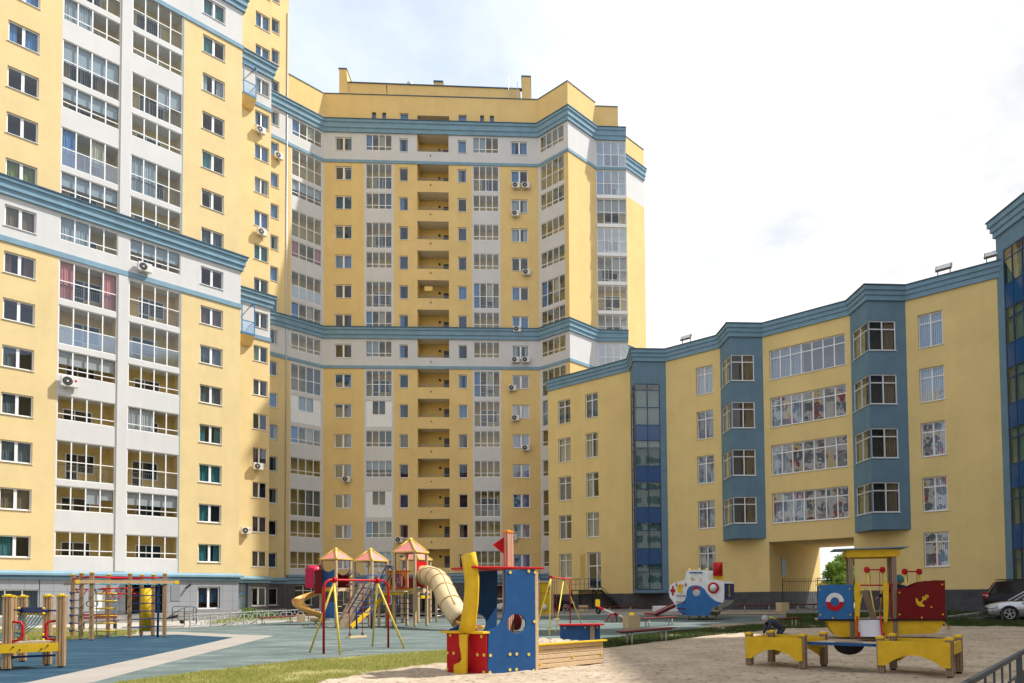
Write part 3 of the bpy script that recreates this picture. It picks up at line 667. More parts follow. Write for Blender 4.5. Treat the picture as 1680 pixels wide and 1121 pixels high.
# ---------------------------------------------------------------- left tower (three stepped planes A, B, C)
GL = [0.86]*4
def balcony(fac, s, k, typ, zb, w, rnd, glass='glass', cream=False, door=True):
    """glazed balcony of storey k: S parapet + window row, T floor to ceiling, E boarded"""
    c = [w/4]*4
    top = 6.26+zb+3.1*k
    if typ == 'T': rows = [1.28, 1.42]; z = top-2.70
    elif typ == 'E': rows = [1.25, 1.45]; z = top-2.70
    else: rows = [0.42, 1.28]; z = top-1.70
    fill = {}
    if typ == 'E':
        for i in range(4): fill[(i, 0)] = 'panel_white'
        fill[(0, 1)] = 'panel_white'; fill[(3, 1)] = 'panel_white'
    if typ == 'T' and rnd.random() < 0.18:
        for i in range(4): fill[(i, 0)] = 'glass_frost'
    cur = ()
    q = rnd.random()
    if q < 0.10: cur = (('roller', 0.02, 0.98, 0.45, 0.99),)
    elif q > 0.93: cur = (('slate', 0.52, 0.98, 0.02, 0.98),)
    elif q > 0.86: cur = (('azure_sky', 0.02, 0.25, 0.02, 0.98), ('cream', 0.5, 0.75, 0.3, 0.98))
    elif q > 0.80: cur = (('roller', 0.51, 0.74, 0.35, 0.99), ('roller', 0.76, 0.98, 0.55, 0.99))
    elif q < 0.22: cur = (('sheer', 0.02, 0.5, 0.02, 0.98),)
    elif q < 0.27: cur = (('pink', 0.02, 0.25, 0.02, 0.98), ('pink', 0.75, 0.98, 0.02, 0.98))
    window(fac, s, z, c, rows, t=0.06, mull=0.075, y=0.05, glass=glass, sill=False, curt=cur, name='balcony_glazing', fill=fill, d=0.05)
    if door:                           # balcony door and window in the back wall, a railing before the glass
        dm = shared('bdoor', lambda: MB().box(0, 0.07, 0, 0.05, 0, 2.05).box(0.68, 0.75, 0, 0.05, 0, 2.05).box(0.07, 0.68, 0, 0.05, 0, 0.08).box(0.07, 0.68, 0, 0.05, 1.97, 2.05).box(0.07, 0.68, 0, 0.05, 0.75, 0.83).box(0.75, 1.75, 0, 0.05, 0.72, 0.79).box(0.75, 1.75, 0, 0.05, 1.97, 2.05).box(1.68, 1.75, 0, 0.05, 0.79, 1.97), 'balcony_door', 'frame_white')
        dg = shared('bdoorg', lambda: MB().box(0.07, 0.68, 0.02, 0.03, 0.08, 0.75).box(0.07, 0.68, 0.02, 0.03, 0.83, 1.97).box(0.75, 1.68, 0.02, 0.03, 0.79, 1.97), 'balcony_door_glass', 'car_glass')
        o = link('balcony_door', dm, fac.root, fac.P(s+w*0.22+rnd.uniform(-.2, .3), 1.31, top-2.66), (0, 0, fac.rz)); link('door_pane', dg, o)
    if typ == 'T':
        me = shared(('rail', round(w, 2)), lambda: rail_mb(w), 'railing', 'rail_grey'); link('railing', me, fac.root, fac.P(s, 0.17, top-2.66), (0, 0, fac.rz))
    return dict(s0=s, s1=s+w, z0=(z if typ != 'S' else z), z1=top, kind='loggia', depth=1.36, reveal=0.04)
def rail_mb(w):
    mb = MB(); mb.box(0, w, 0, 0.03, 1.0, 1.04); mb.box(0, w, 0, 0.03, 0.08, 0.11)
    n = int(w/0.13)
    for i in range(1, n): x = w*i/n; mb.box(x-0.008, x+0.008, 0.006, 0.024, 0.11, 1.0)
    return mb
WHITE_Z = ((25.05, 28.2), (46.6, 49.8))
def is_white(z): return any(a < z < b for a, b in WHITE_Z)
ZL = [25.05, 28.2, 46.6, 49.8]
TW = thing('apartment_tower', 'tall yellow apartment tower with white balcony bays rising out of frame at left', 'apartment tower', (-32, 58, 0))
A = Fac((-24.0, 59.70), LF, TW)
rnd = random.Random(11)
ops = []
def colA(s, z):
    if z < 0.62: return 'plinth_base'
    if z < 3.3: return 'plinth_joint'
    if is_white(z) or -12.17 < s < -4.45: return 'stucco_white'
    return 'stucco_yellow'
KT = 20
PAT = 'SSTSSTTSSTSTSTSTSTST'
teal = ['teal', 'slate', 'navy', 'teal', 'slate', 'brown']; hi = ['azure_sky', 'sheer', 'azure_sky', 'teal', None, 'azure_sky']; mid = ['slate', 'brown', 'green', 'plum', None, 'slate']  # upper windows: azure in place of mirrored blue sky
for k in range(KT):
    zt = 5.87+3.1*k
    kinds = hi if k > 8 else (teal if k < 4 else mid)
    for s, w in ((-15.10, 1.68), (-3.04, 1.68), (-19.6, 1.68)):
        ops.append(dict(s0=s, s1=s+w, z0=zt-1.42, z1=zt, kind='room'))
        window(A, s, zt-1.42, [w/2, w/2], [1.42], rnd=rnd, curt=pick_curtain(rnd, kinds), t=0.085, mull=0.17)
    for s, w in ((-12.12, 3.46), (-7.92, 3.42)):
        ops.append(balcony(A, s, k, PAT[k], 0.05, w, rnd, glass='glass_clear' if k < 7 else 'glass', door=True))
pl_ops = [dict(s0=-15.6, s1=-12.9, z0=0.62, z1=2.35, kind='room', rev='plinth_joint'), dict(s0=-3.05, s1=-1.42, z0=0.85, z1=2.55, kind='room', rev='plinth_joint'),
          dict(s0=-10.0, s1=-9.1, z0=0.25, z1=2.35, kind='room', rev='plinth_joint', depth=0.3), dict(s0=-7.9, s1=-5.3, z0=0.15, z1=2.75, kind='room', rev='plinth_joint', depth=2.0)]
window(A, -15.6, 0.62, [0.9, 0.9, 0.9], [1.73], curt=(('slate', 0.03, 0.97, 0.02, 0.98),))
window(A, -3.05, 0.85, [0.815, 0.815], [1.7], curt=(('navy', 0.03, 0.97, 0.3, 0.98),), t=0.09, mull=0.16)
part(TW, 'door', MB().box(0, 0.9, 0, 0.06, 0, 2.1), M['door_white'], A.P(-10.0, 0.12, 0.25), (0, 0, A.rz))
part(TW, 'entrance_door', MB().box(0, 1.2, 0, 0.06, 0, 2.1).box(1.3, 2.5, 0, 0.06, 0, 2.1), M['door_dark'], A.P(-7.85, 0.7, 0.15), (0, 0, A.rz))
part(TW, 'entrance_canopy', MB().box(0, 3.0, -1.1, 0, 0, 0.12), M['panel_white'], A.P(-8.1, -0.03, 2.82), (0, 0, A.rz))
ops += pl_ops
walls(A, -24, 0, -0.1, 70, colA, ops, slines=[-12.17, -4.45], zlines=ZL+[0.62, 3.3])
tiles(A, -22, 0, 0.64, 3.02, 0.78, 0.79, [(o['s0'], o['s1'], o['z0'], o['z1']) for o in pl_ops], 'plinth_tile', 0.3)
for za, zb in ((3.62, 25.0), (29.35, 46.5), (51.1, 69)):
    part(TW, 'pilaster', MB().box(0, 0.62, -0.07, 0, 0, zb-za), M['stucco_white'], A.P(-8.60, 0, za), (0, 0, A.rz))
    part(TW, 'bay_joint', MB().box(0, 0.05, -0.012, 0, 0, zb-za), M['trim_blue'], A.P(-4.47, 0, za), (0, 0, A.rz))
part(TW, 'wall_lamp', MB().beam((0, -0.02, 0), (0.22, -0.4, 0.28), 0.12, 0.1), M['ac_dark'], A.P(-3.9, 0, 2.45), (0, 0, A.rz))
part(TW, 'louvre_vent', MB().box(0, 0.62, -0.03, 0, 0, 1.15), M['rail_grey'], A.P(-4.95, -0.024, 1.5), (0, 0, A.rz))
mat('render_red', (0.34, 0.09, 0.075, 1), 0.85)
opsX = []; gx = MB(); XH = 31.0          # unseen lower wing, added with its coloured strips for the windows to mirror
for k in range(8):
    zt = 5.87+3.1*k
    for i in range(9):
        s0 = -27.2-2.55*i; w = 1.75 if i % 3 else 1.2
        opsX.append(dict(s0=s0, s1=s0+w, z0=zt-1.7, z1=zt, kind='room', depth=0.5)); gx.box(s0, s0+w, 0.1, 0.14, zt-1.7, zt)
XC = ['stucco_white', 'far_render', 'stucco_white', 'render_red', 'far_render', 'far_dark', 'stucco_white', 'stucco_yellow', 'stucco_white']
mat('far_render', (0.62, 0.60, 0.57, 1), 0.9); mat('far_dark', (0.32, 0.31, 0.30, 1), 0.9); mat('far_pane', (0.17, 0.19, 0.21, 1), 0.5)
colX = lambda s, z: colA(s, z) if z < 3.3 else XC[(int(-s/1.3)+int(z/3.1)*2) % 9]
walls(A, -50, -24, -0.1, XH, colX, opsX, slines=[-1.3*i for i in range(18, 39)], zlines=[0.62, 3.3]+[3.1*k for k in range(2, 10)])
part(TW, 'window_glazing', gx, M['far_pane'], A.P(0, 0, 0), (0, 0, A.rz), kind='stuff')
xq = MB(); q0, q1 = A.P(-50, 0, 0), A.P(-50, 14, 0); q2, q3 = A.P(-24, 14, 0), A.P(-24, 0, 0)
xq.quad(q0, q1, q1+Vector((0, 0, XH)), q0+Vector((0, 0, XH))).quad(q1, q2, q2+Vector((0, 0, XH)), q1+Vector((0, 0, XH))).quad(*[q+Vector((0, 0, XH-0.1)) for q in (q0, q1, q2, q3)])
part(TW, 'mirrored_wing', xq, M['stucco_white'])
A2 = Fac((A.p0.x-50*LF.x, A.p0.y-50*LF.y-64), (0, 1), TW); opsX = []; gx = MB(); XH = 39.5  # second unseen wing, added for the rightmost windows to mirror
for k in range(11):
    zt = 5.87+3.1*k
    for i in range(24):
        s0 = 1.2+2.6*i; w = 1.75 if i % 3 else 1.2
        opsX.append(dict(s0=s0, s1=s0+w, z0=zt-1.7, z1=zt, kind='room', depth=0.5)); gx.box(s0, s0+w, 0.1, 0.14, zt-1.7, zt)
colY = lambda s, z: 'plinth_joint' if z < 3.3 else XC[(int(s/1.3)+int(z/3.1)*4) % 9]
walls(A2, 0, 64, -0.1, XH, colY, opsX, slines=[1.3*i for i in range(1, 50)], zlines=[3.3]+[3.1*k for k in range(2, 13)])
part(TW, 'window_glazing', gx, M['far_pane'], A2.P(0, 0, 0), (0, 0, A2.rz), kind='stuff')
part(TW, 'mirrored_wing', MB().box(0, 64, 0.6, 12, 0, XH-0.1), M['stucco_white'], A2.P(0, 0, 0), (0, 0, A2.rz))
# plane B behind the corner, with corner windows, then plane C
BW = 5.87
Bp = Vector((-24.0, 59.7))+Vector((-1, 1)).normalized()*BW            # where the return meets plane B
B_ = Fac(Bp, LF, TW)
sB = lambda s: (Vector((-46, 46))+LF*s-Bp).dot(LF)                     # measured s (from -46,46) -> local
bs0, bs1 = sB(28.92), sB(30.22)
opsB = []
def colB(s, z):
    if z < 0.62: return 'plinth_base'
    if z < 3.3: return 'plinth_joint'
    return 'stucco_white' if is_white(z) else 'stucco_yellow'
for k in range(KT):
    zt = 5.87+3.1*k; kinds = hi if k > 8 else mid
    opsB.append(dict(s0=bs0, s1=bs1, z0=zt-1.42, z1=zt, kind='room'))
    window(B_, bs0, zt-1.42, [0.6, 0.7], [1.42], t=0.07, mull=0.13, curt=pick_curtain(rnd, kinds))
opsB.append(dict(s0=bs0, s1=bs1, z0=0.95, z1=2.6, kind='room', rev='plinth_joint')); window(B_, bs0, 0.95, [0.6, 0.7], [1.65], t=0.08, mull=0.13, curt=(('slate', 0.5, 0.97, 0.02, 0.98),))
opsB.append(dict(s0=sB(27.75), s1=sB(28.55), z0=0.5, z1=2.95, kind='room', rev='plinth_joint')); window(B_, sB(27.75), 0.5, [0.8], [1.6, 0.85], frame='frame_steel_blue', curt=(('sheer', 0.05, 0.95, 0.02, 0.98),))
sBe = sB(30.40)
walls(B_, -1.0, sBe, -0.1, 70, colB, opsB, zlines=ZL+[0.62, 3.3], split=True)
tiles(B_, 0, sBe, 0.64, 3.02, 0.78, 0.79, [(o['s0'], o['s1'], o['z0'], o['z1']) for o in opsB[-2:]], 'plinth_tile_shaded', 0.2)
Cq = Vector((-21.93, 75.05))                                           # inner corner with the middle block
C_ = Fac(Cq, LF, TW)
Bend = Bp+LF*sBe; sC0 = (Bend-Cq).dot(LF)
sJ = -3.78                                                             # expansion joint: the tower ends here
opsC = []
for k in range(KT):
    zt = 5.98+3.1*k; kinds = ['azure_sky', 'sheer', 'sheer', 'azure_sky'] if k > 3 else ['navy', 'slate', None]
    opsC.append(dict(s0=-5.62, s1=-4.72, z0=zt-1.42, z1=zt, kind='room'))
    window(C_, -5.62, zt-1.42, [0.9], [1.42], t=0.08, curt=pick_curtain(rnd, kinds))
opsC.append(dict(s0=-5.5, s1=-4.6, z0=0.95, z1=2.6, kind='room', rev='plinth_joint')); window(C_, -5.5, 0.95, [0.9], [1.65], t=0.08)
walls(C_, sC0, sJ, -0.1, 62, colB, opsC, zlines=ZL+[0.62, 3.3], split=True)
tiles(C_, sC0, sJ, 0.64, 3.02, 0.78, 0.79, [(-5.5, -4.6, 0.95, 2.6)], 'plinth_tile_shaded', 0.1)
rA = Vector((-24.0, 59.7)); Cend = Cq+LF*sJ
rt = MB()                                                              # returns between the planes, back walls and roof
def vq(mb, p, q, z0, z1, root): 
    r = root.location; mb.quad((p.x-r.x, p.y-r.y, z0), (q.x-r.x, q.y-r.y, z0), (q.x-r.x, q.y-r.y, z1), (p.x-r.x, p.y-r.y, z1))
Crs = Cq+LF*sC0
back = Vector((-1, 1)).normalized()
vq(rt, rA, Bp, -0.1, 70, TW); vq(rt, Bend, Crs, -0.1, 70, TW); vq(rt, Cend, Cend+back*9, -0.1, 62, TW); vq(rt, Cend+back*9, A.p0-LF*24+back*17, -0.1, 62, TW); vq(rt, A.p0-LF*24, A.p0-LF*24+back*17, -0.1, 70, TW)
part(TW, 'side_wall', rt, M['stucco_yellow'])
rf = MB(); r_ = TW.location
pl = [A.p0-LF*24, rA, Bp, Bend, Crs, Cend, Cend+back*9, A.p0-LF*24+back*17]
j = len(rf.v); rf.v += [(p.x-r_.x, p.y-r_.y, 61.9) for p in pl]; rf.f.append(tuple(range(len(pl)))); rf.sm.append(False)
part(TW, 'roof', rf, M['roofing'])
pathT = [A.p0-LF*24, rA, Bp+LF*0.0, Bend, Crs, Cend]
for z, h in ((28.15, 1.15), (49.75, 1.3)): cornice(TW, pathT, z, h)
for z, h in ((25.05, 0.36), (46.58, 0.33)): sweep_profile(TW, 'string_course', band_prof(z, h), pathT, 'trim_blue')
sweep_profile(TW, 'plinth_cornice', [(0.01, 3.02), (0.14, 3.02), (0.14, 3.15), (0.05, 3.30), (0.30, 3.30), (0.30, 3.44), (0.04, 3.60), (0.01, 3.60)], pathT, 'trim_blue')
sweep_profile(TW, 'foundation_ledge', [(0.0, -0.1), (0.07, -0.1), (0.07, 0.58), (0.0, 0.62)], pathT, 'plinth_base')
part(TW, 'downpipe', MB().tube([C_.P(sJ-0.15, -0.06, 0.2), C_.P(sJ-0.15, -0.06, 60)], 0.05, 6), M['steel_light'])
for zb in (24.9, 46.5):                                               # small steel balconies at the corner of A and B
    o = part(TW, 'corner_balcony', MB().box(0, 1.15, -0.95, 0, 0, 0.14), M['frame_steel_blue'], B_.P(sB(27.45), -0.02, zb), (0, 0, B_.rz))
    fr = MB()
    for x in (0.03, 1.12):
        fr.box(x-0.035, x+0.035, -0.95, -0.88, 0.14, 2.95)
    fr.box(0.06, 1.08, -0.945, -0.885, 2.86, 2.95); fr.box(0.06, 1.08, -0.945, -0.885, 1.15, 1.22); fr.box(1.09, 1.15, -0.88, 0, 1.15, 1.22); fr.box(1.09, 1.15, -0.88, 0, 2.86, 2.95)
    link('frame', fr.mesh('frame', M['frame_steel_blue']), o)
    link('pane', MB().box(0.07, 1.07, -0.925, -0.915, 0.16, 1.14).box(1.115, 1.125, -0.87, -0.01, 0.16, 1.14).mesh('pane', M['glass_frost']), o)
    link('bracket', MB().hexa(((0.5, -0.3, -0.75), (1.15, -0.3, -0.75), (1.15, 0, -0.75), (0.5, 0, -0.75), (0, -0.93, -0.02), (1.15, -0.93, -0.02), (1.15, 0, -0.02), (0, 0, -0.02))).mesh('bracket', M['stucco_ochre']), o)

# ---------------------------------------------------------------- middle block
MBK = thing('apartment_block', 'tall yellow apartment block with blue cornices closing the middle of the courtyard', 'apartment block', (-11, 80, 0))
PFL, PFR = Vector((-21.93, 75.05)), Vector((0.15, 74.80)); PRW = Vector((3.17, 71.82)); PS2 = Vector((6.24, 74.89)); PE2 = Vector((9.45, 74.89))
rnd = random.Random(5)
def colM(bays):
    def f(s, z):
        if z < 3.3: return 'plinth_joint'
        if is_white(z) or (z < 50 and any(a < s < b for a, b in bays)): return 'stucco_white'
        return 'stucco_ochre'
    return f
TOPM = 53.85
# left wing in plane C
LW = Fac(PFL, LF, MBK); opsW = []
for k, t in enumerate('SSTSSETSSTSTSTS'):
    opsW.append(balcony(LW, -3.42, k, t, -0.05, 3.2, rnd, door=False))
opsW.append(dict(s0=-2.9, s1=-1.1, z0=0.9, z1=2.9, kind='room', rev='plinth_joint')); window(LW, -2.9, 0.9, [0.9, 0.9], [1.45, 0.55])
walls(LW, sJ, 0, -0.1, TOPM, colM([(-3.5, 0)]), opsW, slines=[-3.5], zlines=ZL+[3.3])
tiles(LW, sJ, 0, 0.3, 3.02, 0.9, 0.68, [(-2.9, -1.1, 0.9, 2.9)], 'plinth_tile_shaded')
# front
FR = Fac(PFL, (PFR-PFL), MBK); LEN = (PFR-PFL).length; opsF = []
P1, P2 = 'SSESSETSSTSTSTS', 'SSTSSTTSSTSSSTS'
P1 = 'SSESSETSSTSTSTS'; P2 = 'SSTSSTTSSTSSSTS'
for k in range(15):
    zt = 5.9+3.1*k
    for s, w in ((1.13, 1.72), (19.22, 1.74)):
        opsF.append(dict(s0=s, s1=s+w, z0=zt-1.42, z1=zt, kind='room'))
        kinds = ['azure_sky', 'azure_sky', 'sheer', 'azure_sky', None] if s > 5 else ['azure_sky', 'navy', 'slate', 'azure_sky', None]  # azure here imitates the sky's reflection in the glass
        window(FR, s, zt-1.42, [w/2, w/2], [1.42], t=0.085, mull=0.17, curt=pick_curtain(rnd, kinds), glass='glass_wavy' if k < 7 else 'glass')
    for s in (7.66, 13.68):
        opsF.append(dict(s0=s, s1=s+0.93, z0=zt-1.42, z1=zt, kind='room'))
        window(FR, s, zt-1.42, [0.93], [1.42], t=0.075, curt=pick_curtain(rnd, ['azure_sky', 'azure_sky', 'navy', None] if k > 4 else [None, 'brown', 'navy', 'azure_sky']))
    for s, pt in ((4.26, P1), (15.27, P2)):
        opsF.append(balcony(FR, s, k, pt[k], 0.0, 2.66, rnd, door=(pt[k] == 'T')))
    z0 = 4.55+3.1*k                                                    # open stair landing
    opsF.append(dict(s0=9.52, s1=12.74, z0=z0, z1=z0+1.92, kind='open', depth=1.7))
    part(MBK, 'landing_rail', MESHES.setdefault('lrail', MB().box(0, 3.22, 0.1, 0.13, 0.27, 0.31).box(0, 3.22, 0.1, 0.13, 0.13, 0.16).mesh('landing_rail', M['rail_grey'])), None, FR.P(9.52, 0, z0), (0, 0, FR.rz))
    part(MBK, 'landing_door', MESHES.setdefault('ldoor', MB().box(0, 0.7, 0, 0.05, 0, 1.25).mesh('landing_door', M['door_dark'])), None, FR.P(11.98, 1.63, z0+0.02), (0, 0, FR.rz))
    part(MBK, 'drain_spout', MESHES.setdefault('lsp', MB().box(-0.04, 0.04, -0.14, 0, -0.05, 0.05).mesh('drain_spout', M['ac_dark'])), None, FR.P(10.9, -0.005, z0-0.45), (0, 0, FR.rz))
    part(MBK, 'landing_lamp', MESHES.setdefault('llamp', MB().disc((0, -0.04, 0), (0, 1, 0), 0.13, 0.08, 12).mesh('landing_lamp', M['ac_dark'])), None, FR.P(11.55, 1.69, z0+1.25), (0, 0, FR.rz))
for s, w in ((4.88, 0.42), (5.93, 0.4), (7.72, 0.9), (13.76, 0.9), (16.04, 0.4), (17.06, 0.42)):
    opsF.append(dict(s0=s, s1=s+w, z0=51.0, z1=52.0, kind='room')); window(FR, s, 51.0, [w], [1.0], t=0.05, frame='frame_white' if w > 0.5 else 'coping', curt=(('azure_sky', 0.05, 0.95, 0.02, 0.98),), sill=False)
opsF.append(dict(s0=9.54, s1=12.82, z0=51.0, z1=51.8, kind='open', depth=1.7))
pf = [dict(s0=15.85, s1=16.75, z0=0.25, z1=2.5, kind='room', rev='plinth_joint', depth=0.3), dict(s0=17.3, s1=18.15, z0=1.3, z1=2.75, kind='room', rev='plinth_joint'),
      dict(s0=2.0, s1=3.6, z0=0.9, z1=2.6, kind='room', rev='plinth_joint'), dict(s0=6.0, s1=7.6, z0=0.9, z1=2.6, kind='room', rev='plinth_joint'), dict(s0=9.9, s1=12.3, z0=0.1, z1=2.5, kind='room', rev='plinth_joint', depth=1.5)]
window(FR, 17.3, 1.3, [0.85], [1.45], t=0.09)
window(FR, 2.0, 0.9, [0.8, 0.8], [1.7], t=0.08); window(FR, 6.0, 0.9, [0.8, 0.8], [1.7], t=0.08)
part(MBK, 'door', MB().box(0, 0.9, 0, 0.06, 0, 2.25), M['door_white'], FR.P(15.85, 0.1, 0.25), (0, 0, FR.rz))
opsF += pf
walls(FR, 0, LEN, -0.1, TOPM, colM([(4.1, 7.1), (15.13, 18.06)]), opsF, slines=[4.1, 7.1, 15.13, 18.06], zlines=ZL+[3.3])
tiles(FR, 0, LEN, 0.3, 3.02, 0.9, 0.68, [(o['s0'], o['s1'], o['z0'], o['z1']) for o in pf], 'plinth_tile_shaded')
# right wing, side face, glazed box, rear side
RW = Fac(PFR, (PRW-PFR), MBK); LR = (PRW-PFR).length; opsR = []
for k, t in enumerate('SSTSSTTSSTSSSTS'):
    opsR.append(balcony(RW, 0.3, k, t, 0.0, 3.35, rnd, door=False))
walls(RW, 0, LR, -0.1, TOPM, colM([(0, 3.68)]), opsR, slines=[3.68], zlines=ZL+[3.3])
SF = Fac(PRW, (PS2-PRW), MBK); walls(SF, 0, (PS2-PRW).length, -0.1, TOPM, colM([]), [], zlines=ZL+[3.3], split=True)
EF = Fac(PS2, (PE2-PS2), MBK); opsE = []
for k in range(15):
    t = 'S' if k == 8 else 'T'
    op = balcony(EF, 0.02, k, t, 0.0, 3.16, rnd, door=True, glass='glass_frost' if k in (14, 13, 11, 7) else 'glass_clear'); op.update(openside=True, lw='stucco_white' if k % 3 else 'stucco_yellow'); opsE.append(op)  # pale frosted panes and white inner walls stand in for sun glare
walls(EF, 0, 3.2, -0.1, 50.4, colM([(0, 3.3)]), opsE, zlines=ZL+[3.3])
walls(EF, 0, 2.4, 50.4, TOPM-0.4, colM([]), [])
ES = Fac(PS2+Vector((3.2, 0)), (0, 1), MBK)
opsS = []
for k in range(15):                    # the glazing returns round the corner, so the sun shines through
    top = 6.26+3.1*k; rows_ = [0.42, 1.28] if k == 8 else [1.28, 1.42]
    opsS.append(dict(s0=0.03, s1=1.34, z0=top-sum(rows_), z1=top, kind='void', depth=0.02))
    window(ES, 0.03, top-sum(rows_), [0.655, 0.655], rows_, t=0.05, mull=0.07, y=0.02, glass='glass_clear', sill=False, name='balcony_glazing', d=0.05)
walls(ES, 0, 3.9, -0.1, 50.4, lambda s, z: 'stucco_white', opsS)
es = MB(); vq(es, PS2+Vector((2.4, 0)), PS2+Vector((2.4, 3.2)), 50.4, TOPM-0.4, MBK)
part(MBK, 'side_wall', es, M['stucco_white'])
G0, G1 = Vector((8.3, 78.0)), Vector((12.45, 82.15)); GF = Fac(G0, (G1-G0), MBK); walls(GF, -1.5, (G1-G0).length, -0.1, TOPM-0.4, colM([]), [], zlines=ZL+[3.3], split=True)
bk = MB(); vq(bk, G1, G1+Vector((-6, 8)), -0.1, TOPM-0.4, MBK); vq(bk, G1+Vector((-6, 8)), Vector((-30, 90)), -0.1, TOPM, MBK); vq(bk, Vector((-30, 90)), PFL+LF*sJ, -0.1, TOPM, MBK)
part(MBK, 'rear_wall', bk, M['stucco_ochre'])
rf = MB(); r_ = MBK.location; pl = [PFL+LF*sJ, PFL, PFR, PRW, PS2, PS2+Vector((2.4, 0)), PS2+Vector((2.4, 3)), G0, G1, G1+Vector((-6, 8)), Vector((-30, 90))]
rf.v += [(p.x-r_.x, p.y-r_.y, 53.0) for p in pl]; rf.f.append(tuple(range(len(pl)))); rf.sm.append(False); part(MBK, 'roof', rf, M['roofing'])
path = [PFL+LF*sJ, PFL, PFR, PRW, PS2, PE2]
for z, h in ((28.15, 1.15), (49.75, 1.3)):
    cornice(MBK, path, z, h); cornice(MBK, [G0, G1], z, h)
for z, h in ((25.05, 0.30), (46.58, 0.30)): sweep_profile(MBK, 'string_course', band_prof(z, h), path, 'trim_blue')
for k in range(14): sweep_profile(MBK, 'floor_edge', band_prof(6.3+3.1*k, 0.35), [PS2+Vector((0.0, 0)), PE2], 'frame_white') if k not in (6, 7, 13) else None
sweep_profile(MBK, 'plinth_cornice', [(0.01, 3.0), (0.08, 3.0), (0.08, 3.3), (0.20, 3.36), (0.20, 3.62), (0.30, 3.68), (0.30, 3.85), (0.01, 3.9)], path, 'trim_blue')
cp = [(0.0, -0.02), (0.06, -0.02), (0.06, 0.06), (-0.3, 0.06), (-0.3, -0.02)]
sweep_profile(MBK, 'parapet_coping', [(o, z+TOPM) for o, z in cp], [PFL+LF*sJ, PFL, PFR, PRW, PS2], 'coping')
sweep_profile(MBK, 'parapet_coping', [(o, z+TOPM-0.4) for o, z in cp], [PS2, PS2+Vector((2.4, 0))], 'coping')
sweep_profile(MBK, 'parapet_coping', [(o, z+TOPM-0.4) for o, z in cp], [G0, G1], 'coping')
# roof house with raised end walls
ph = MB(); ph.box(-21.7+11, 0.9-1.4-0.0+11-1.3, 0, 5, 53.0, 58.6); part(MBK, 'roof_house', ph, M['stucco_ochre'])
e = part(MBK, 'roof_house_end', MB().hexa(((-10.72, -0.12, 55.5), (-9.55, -0.12, 55.5), (-9.55, 5, 55.5), (-10.72, 5, 55.5), (-10.72, -0.12, 60.05), (-9.95, -0.12, 60.05), (-9.95, 5, 60.05), (-10.72, 5, 60.05))), M['stucco_ochre'])
e = part(MBK, 'roof_house_end', MB().box(9.4, 10.35, -0.12, 5, 55.5, 60.0), M['stucco_ochre'])
part(MBK, 'chimney', MB().box(-0.42, 0.5, 0.4, 1.6, 58.5, 59.35), M['stucco_ochre']); part(MBK, 'chimney_cap', MB().box(-0.5, 0.58, 0.3, 1.7, 59.35, 59.5), M['coping'])
part(MBK, 'roof_house_coping', MB().box(-9.9, 9.4, -0.1, 0.35, 58.6, 58.70).box(-10.8, -9.88, -0.2, 5.05, 60.05, 60.15).box(9.33, 10.42, -0.2, 5.05, 60.0, 60.1), M['coping'])
ld = MB(); 
for x in (7.9, 8.9): ld.tube([(x, -0.3, 55.5), (x, -0.3, 59.9)], 0.035, 6)
for i in range(9): ld.tube([(7.9, -0.3, 55.6+0.35*i), (8.9, -0.3, 55.6+0.35*i)], 0.02, 5)
part(MBK, 'roof_ladder', ld, M['steel_light'])
part(MBK, 'roof_cable', MB().tube([(-5.6, -0.03, 58.5), (-5.55, -0.03, 57.2), (-3, -0.04, 56.9), (0.5, -0.05, 56.2), (3, -0.05, 55.9)], 0.03, 5), M['plastic_black'])
part(MBK, 'roof_vent', MB().sphere((-3.1, 0.3, 58.9), 0.35, 10, 6), M['steel_light'])
part(MBK, 'chute_box', MB().box(0, 0.8, -0.35, 0, 0, 0.45), M['loggia_wall'], FR.P(10.3, 0, 33.1), (0, 0, FR.rz))

# ---------------------------------------------------------------- four-storey building on the right
RB = thing('school_building', 'five-storey yellow building with blue bays and a passage at right', 'building', (12, 58, 0.3))
Bf = Fac(BP0, BD, RB)
fx = lambda x, y=760: Bf.px(x, y)[0]
ZT = [5.35, 8.86, 12.37, 15.88, 19.39]; WH = 2.18
SL, SR = Bf.px(899, 700)[0], Bf.px(1643, 700)[0]
ZTOP, ZC = 21.5, 20.52
opsB = []
def colR(s, z): return 'plinth_dark' if z < 1.71 else 'stucco_honey'
rnd = random.Random(21)
def rwin(s0, s1, k, cols=2, glass='glass_wavy', curt=(), fac=Bf, ops=opsB, label=None):
    w = s1-s0; z = ZT[k]-WH
    ops.append(dict(s0=s0, s1=s1, z0=z, z1=ZT[k], kind='room', depth=1.3))
    window(fac, s0, z, [w/cols]*cols, [WH*0.72, WH*0.28], t=0.075, mull=0.085, glass=glass, curt=curt, label=label)
for k in range(5):
    rwin(fx(916), fx(936.5), k, glass='glass', curt=pick_curtain(rnd, ['cream', 'slate', 'cream']))
    if k > 0: rwin(fx(961), fx(981.5), k, glass='glass', curt=pick_curtain(rnd, ['cream', 'slate', 'cream']))
    rwin(fx(1144), fx(1171.5), k, curt=((('blind', 0.03, 0.97, 0.02, 0.98),) if k > 1 else pick_curtain(rnd, ['sheer', 'cream'])))
    rwin(fx(1512), fx(1553), k, glass='glass_wavy', curt=(('blind', 0.5, 0.97, 0.02, 0.98),) if k < 3 else (('blind', 0.03, 0.97, 0.02, 0.98),))
    if k > 0: rwin(fx(1265.5), fx(1391), k, 7, curt=(('blind', 0.02, 0.45, 0.02, 0.98),) if k != 2 else (('blind', 0.02, 0.2, 0.02, 0.98),))
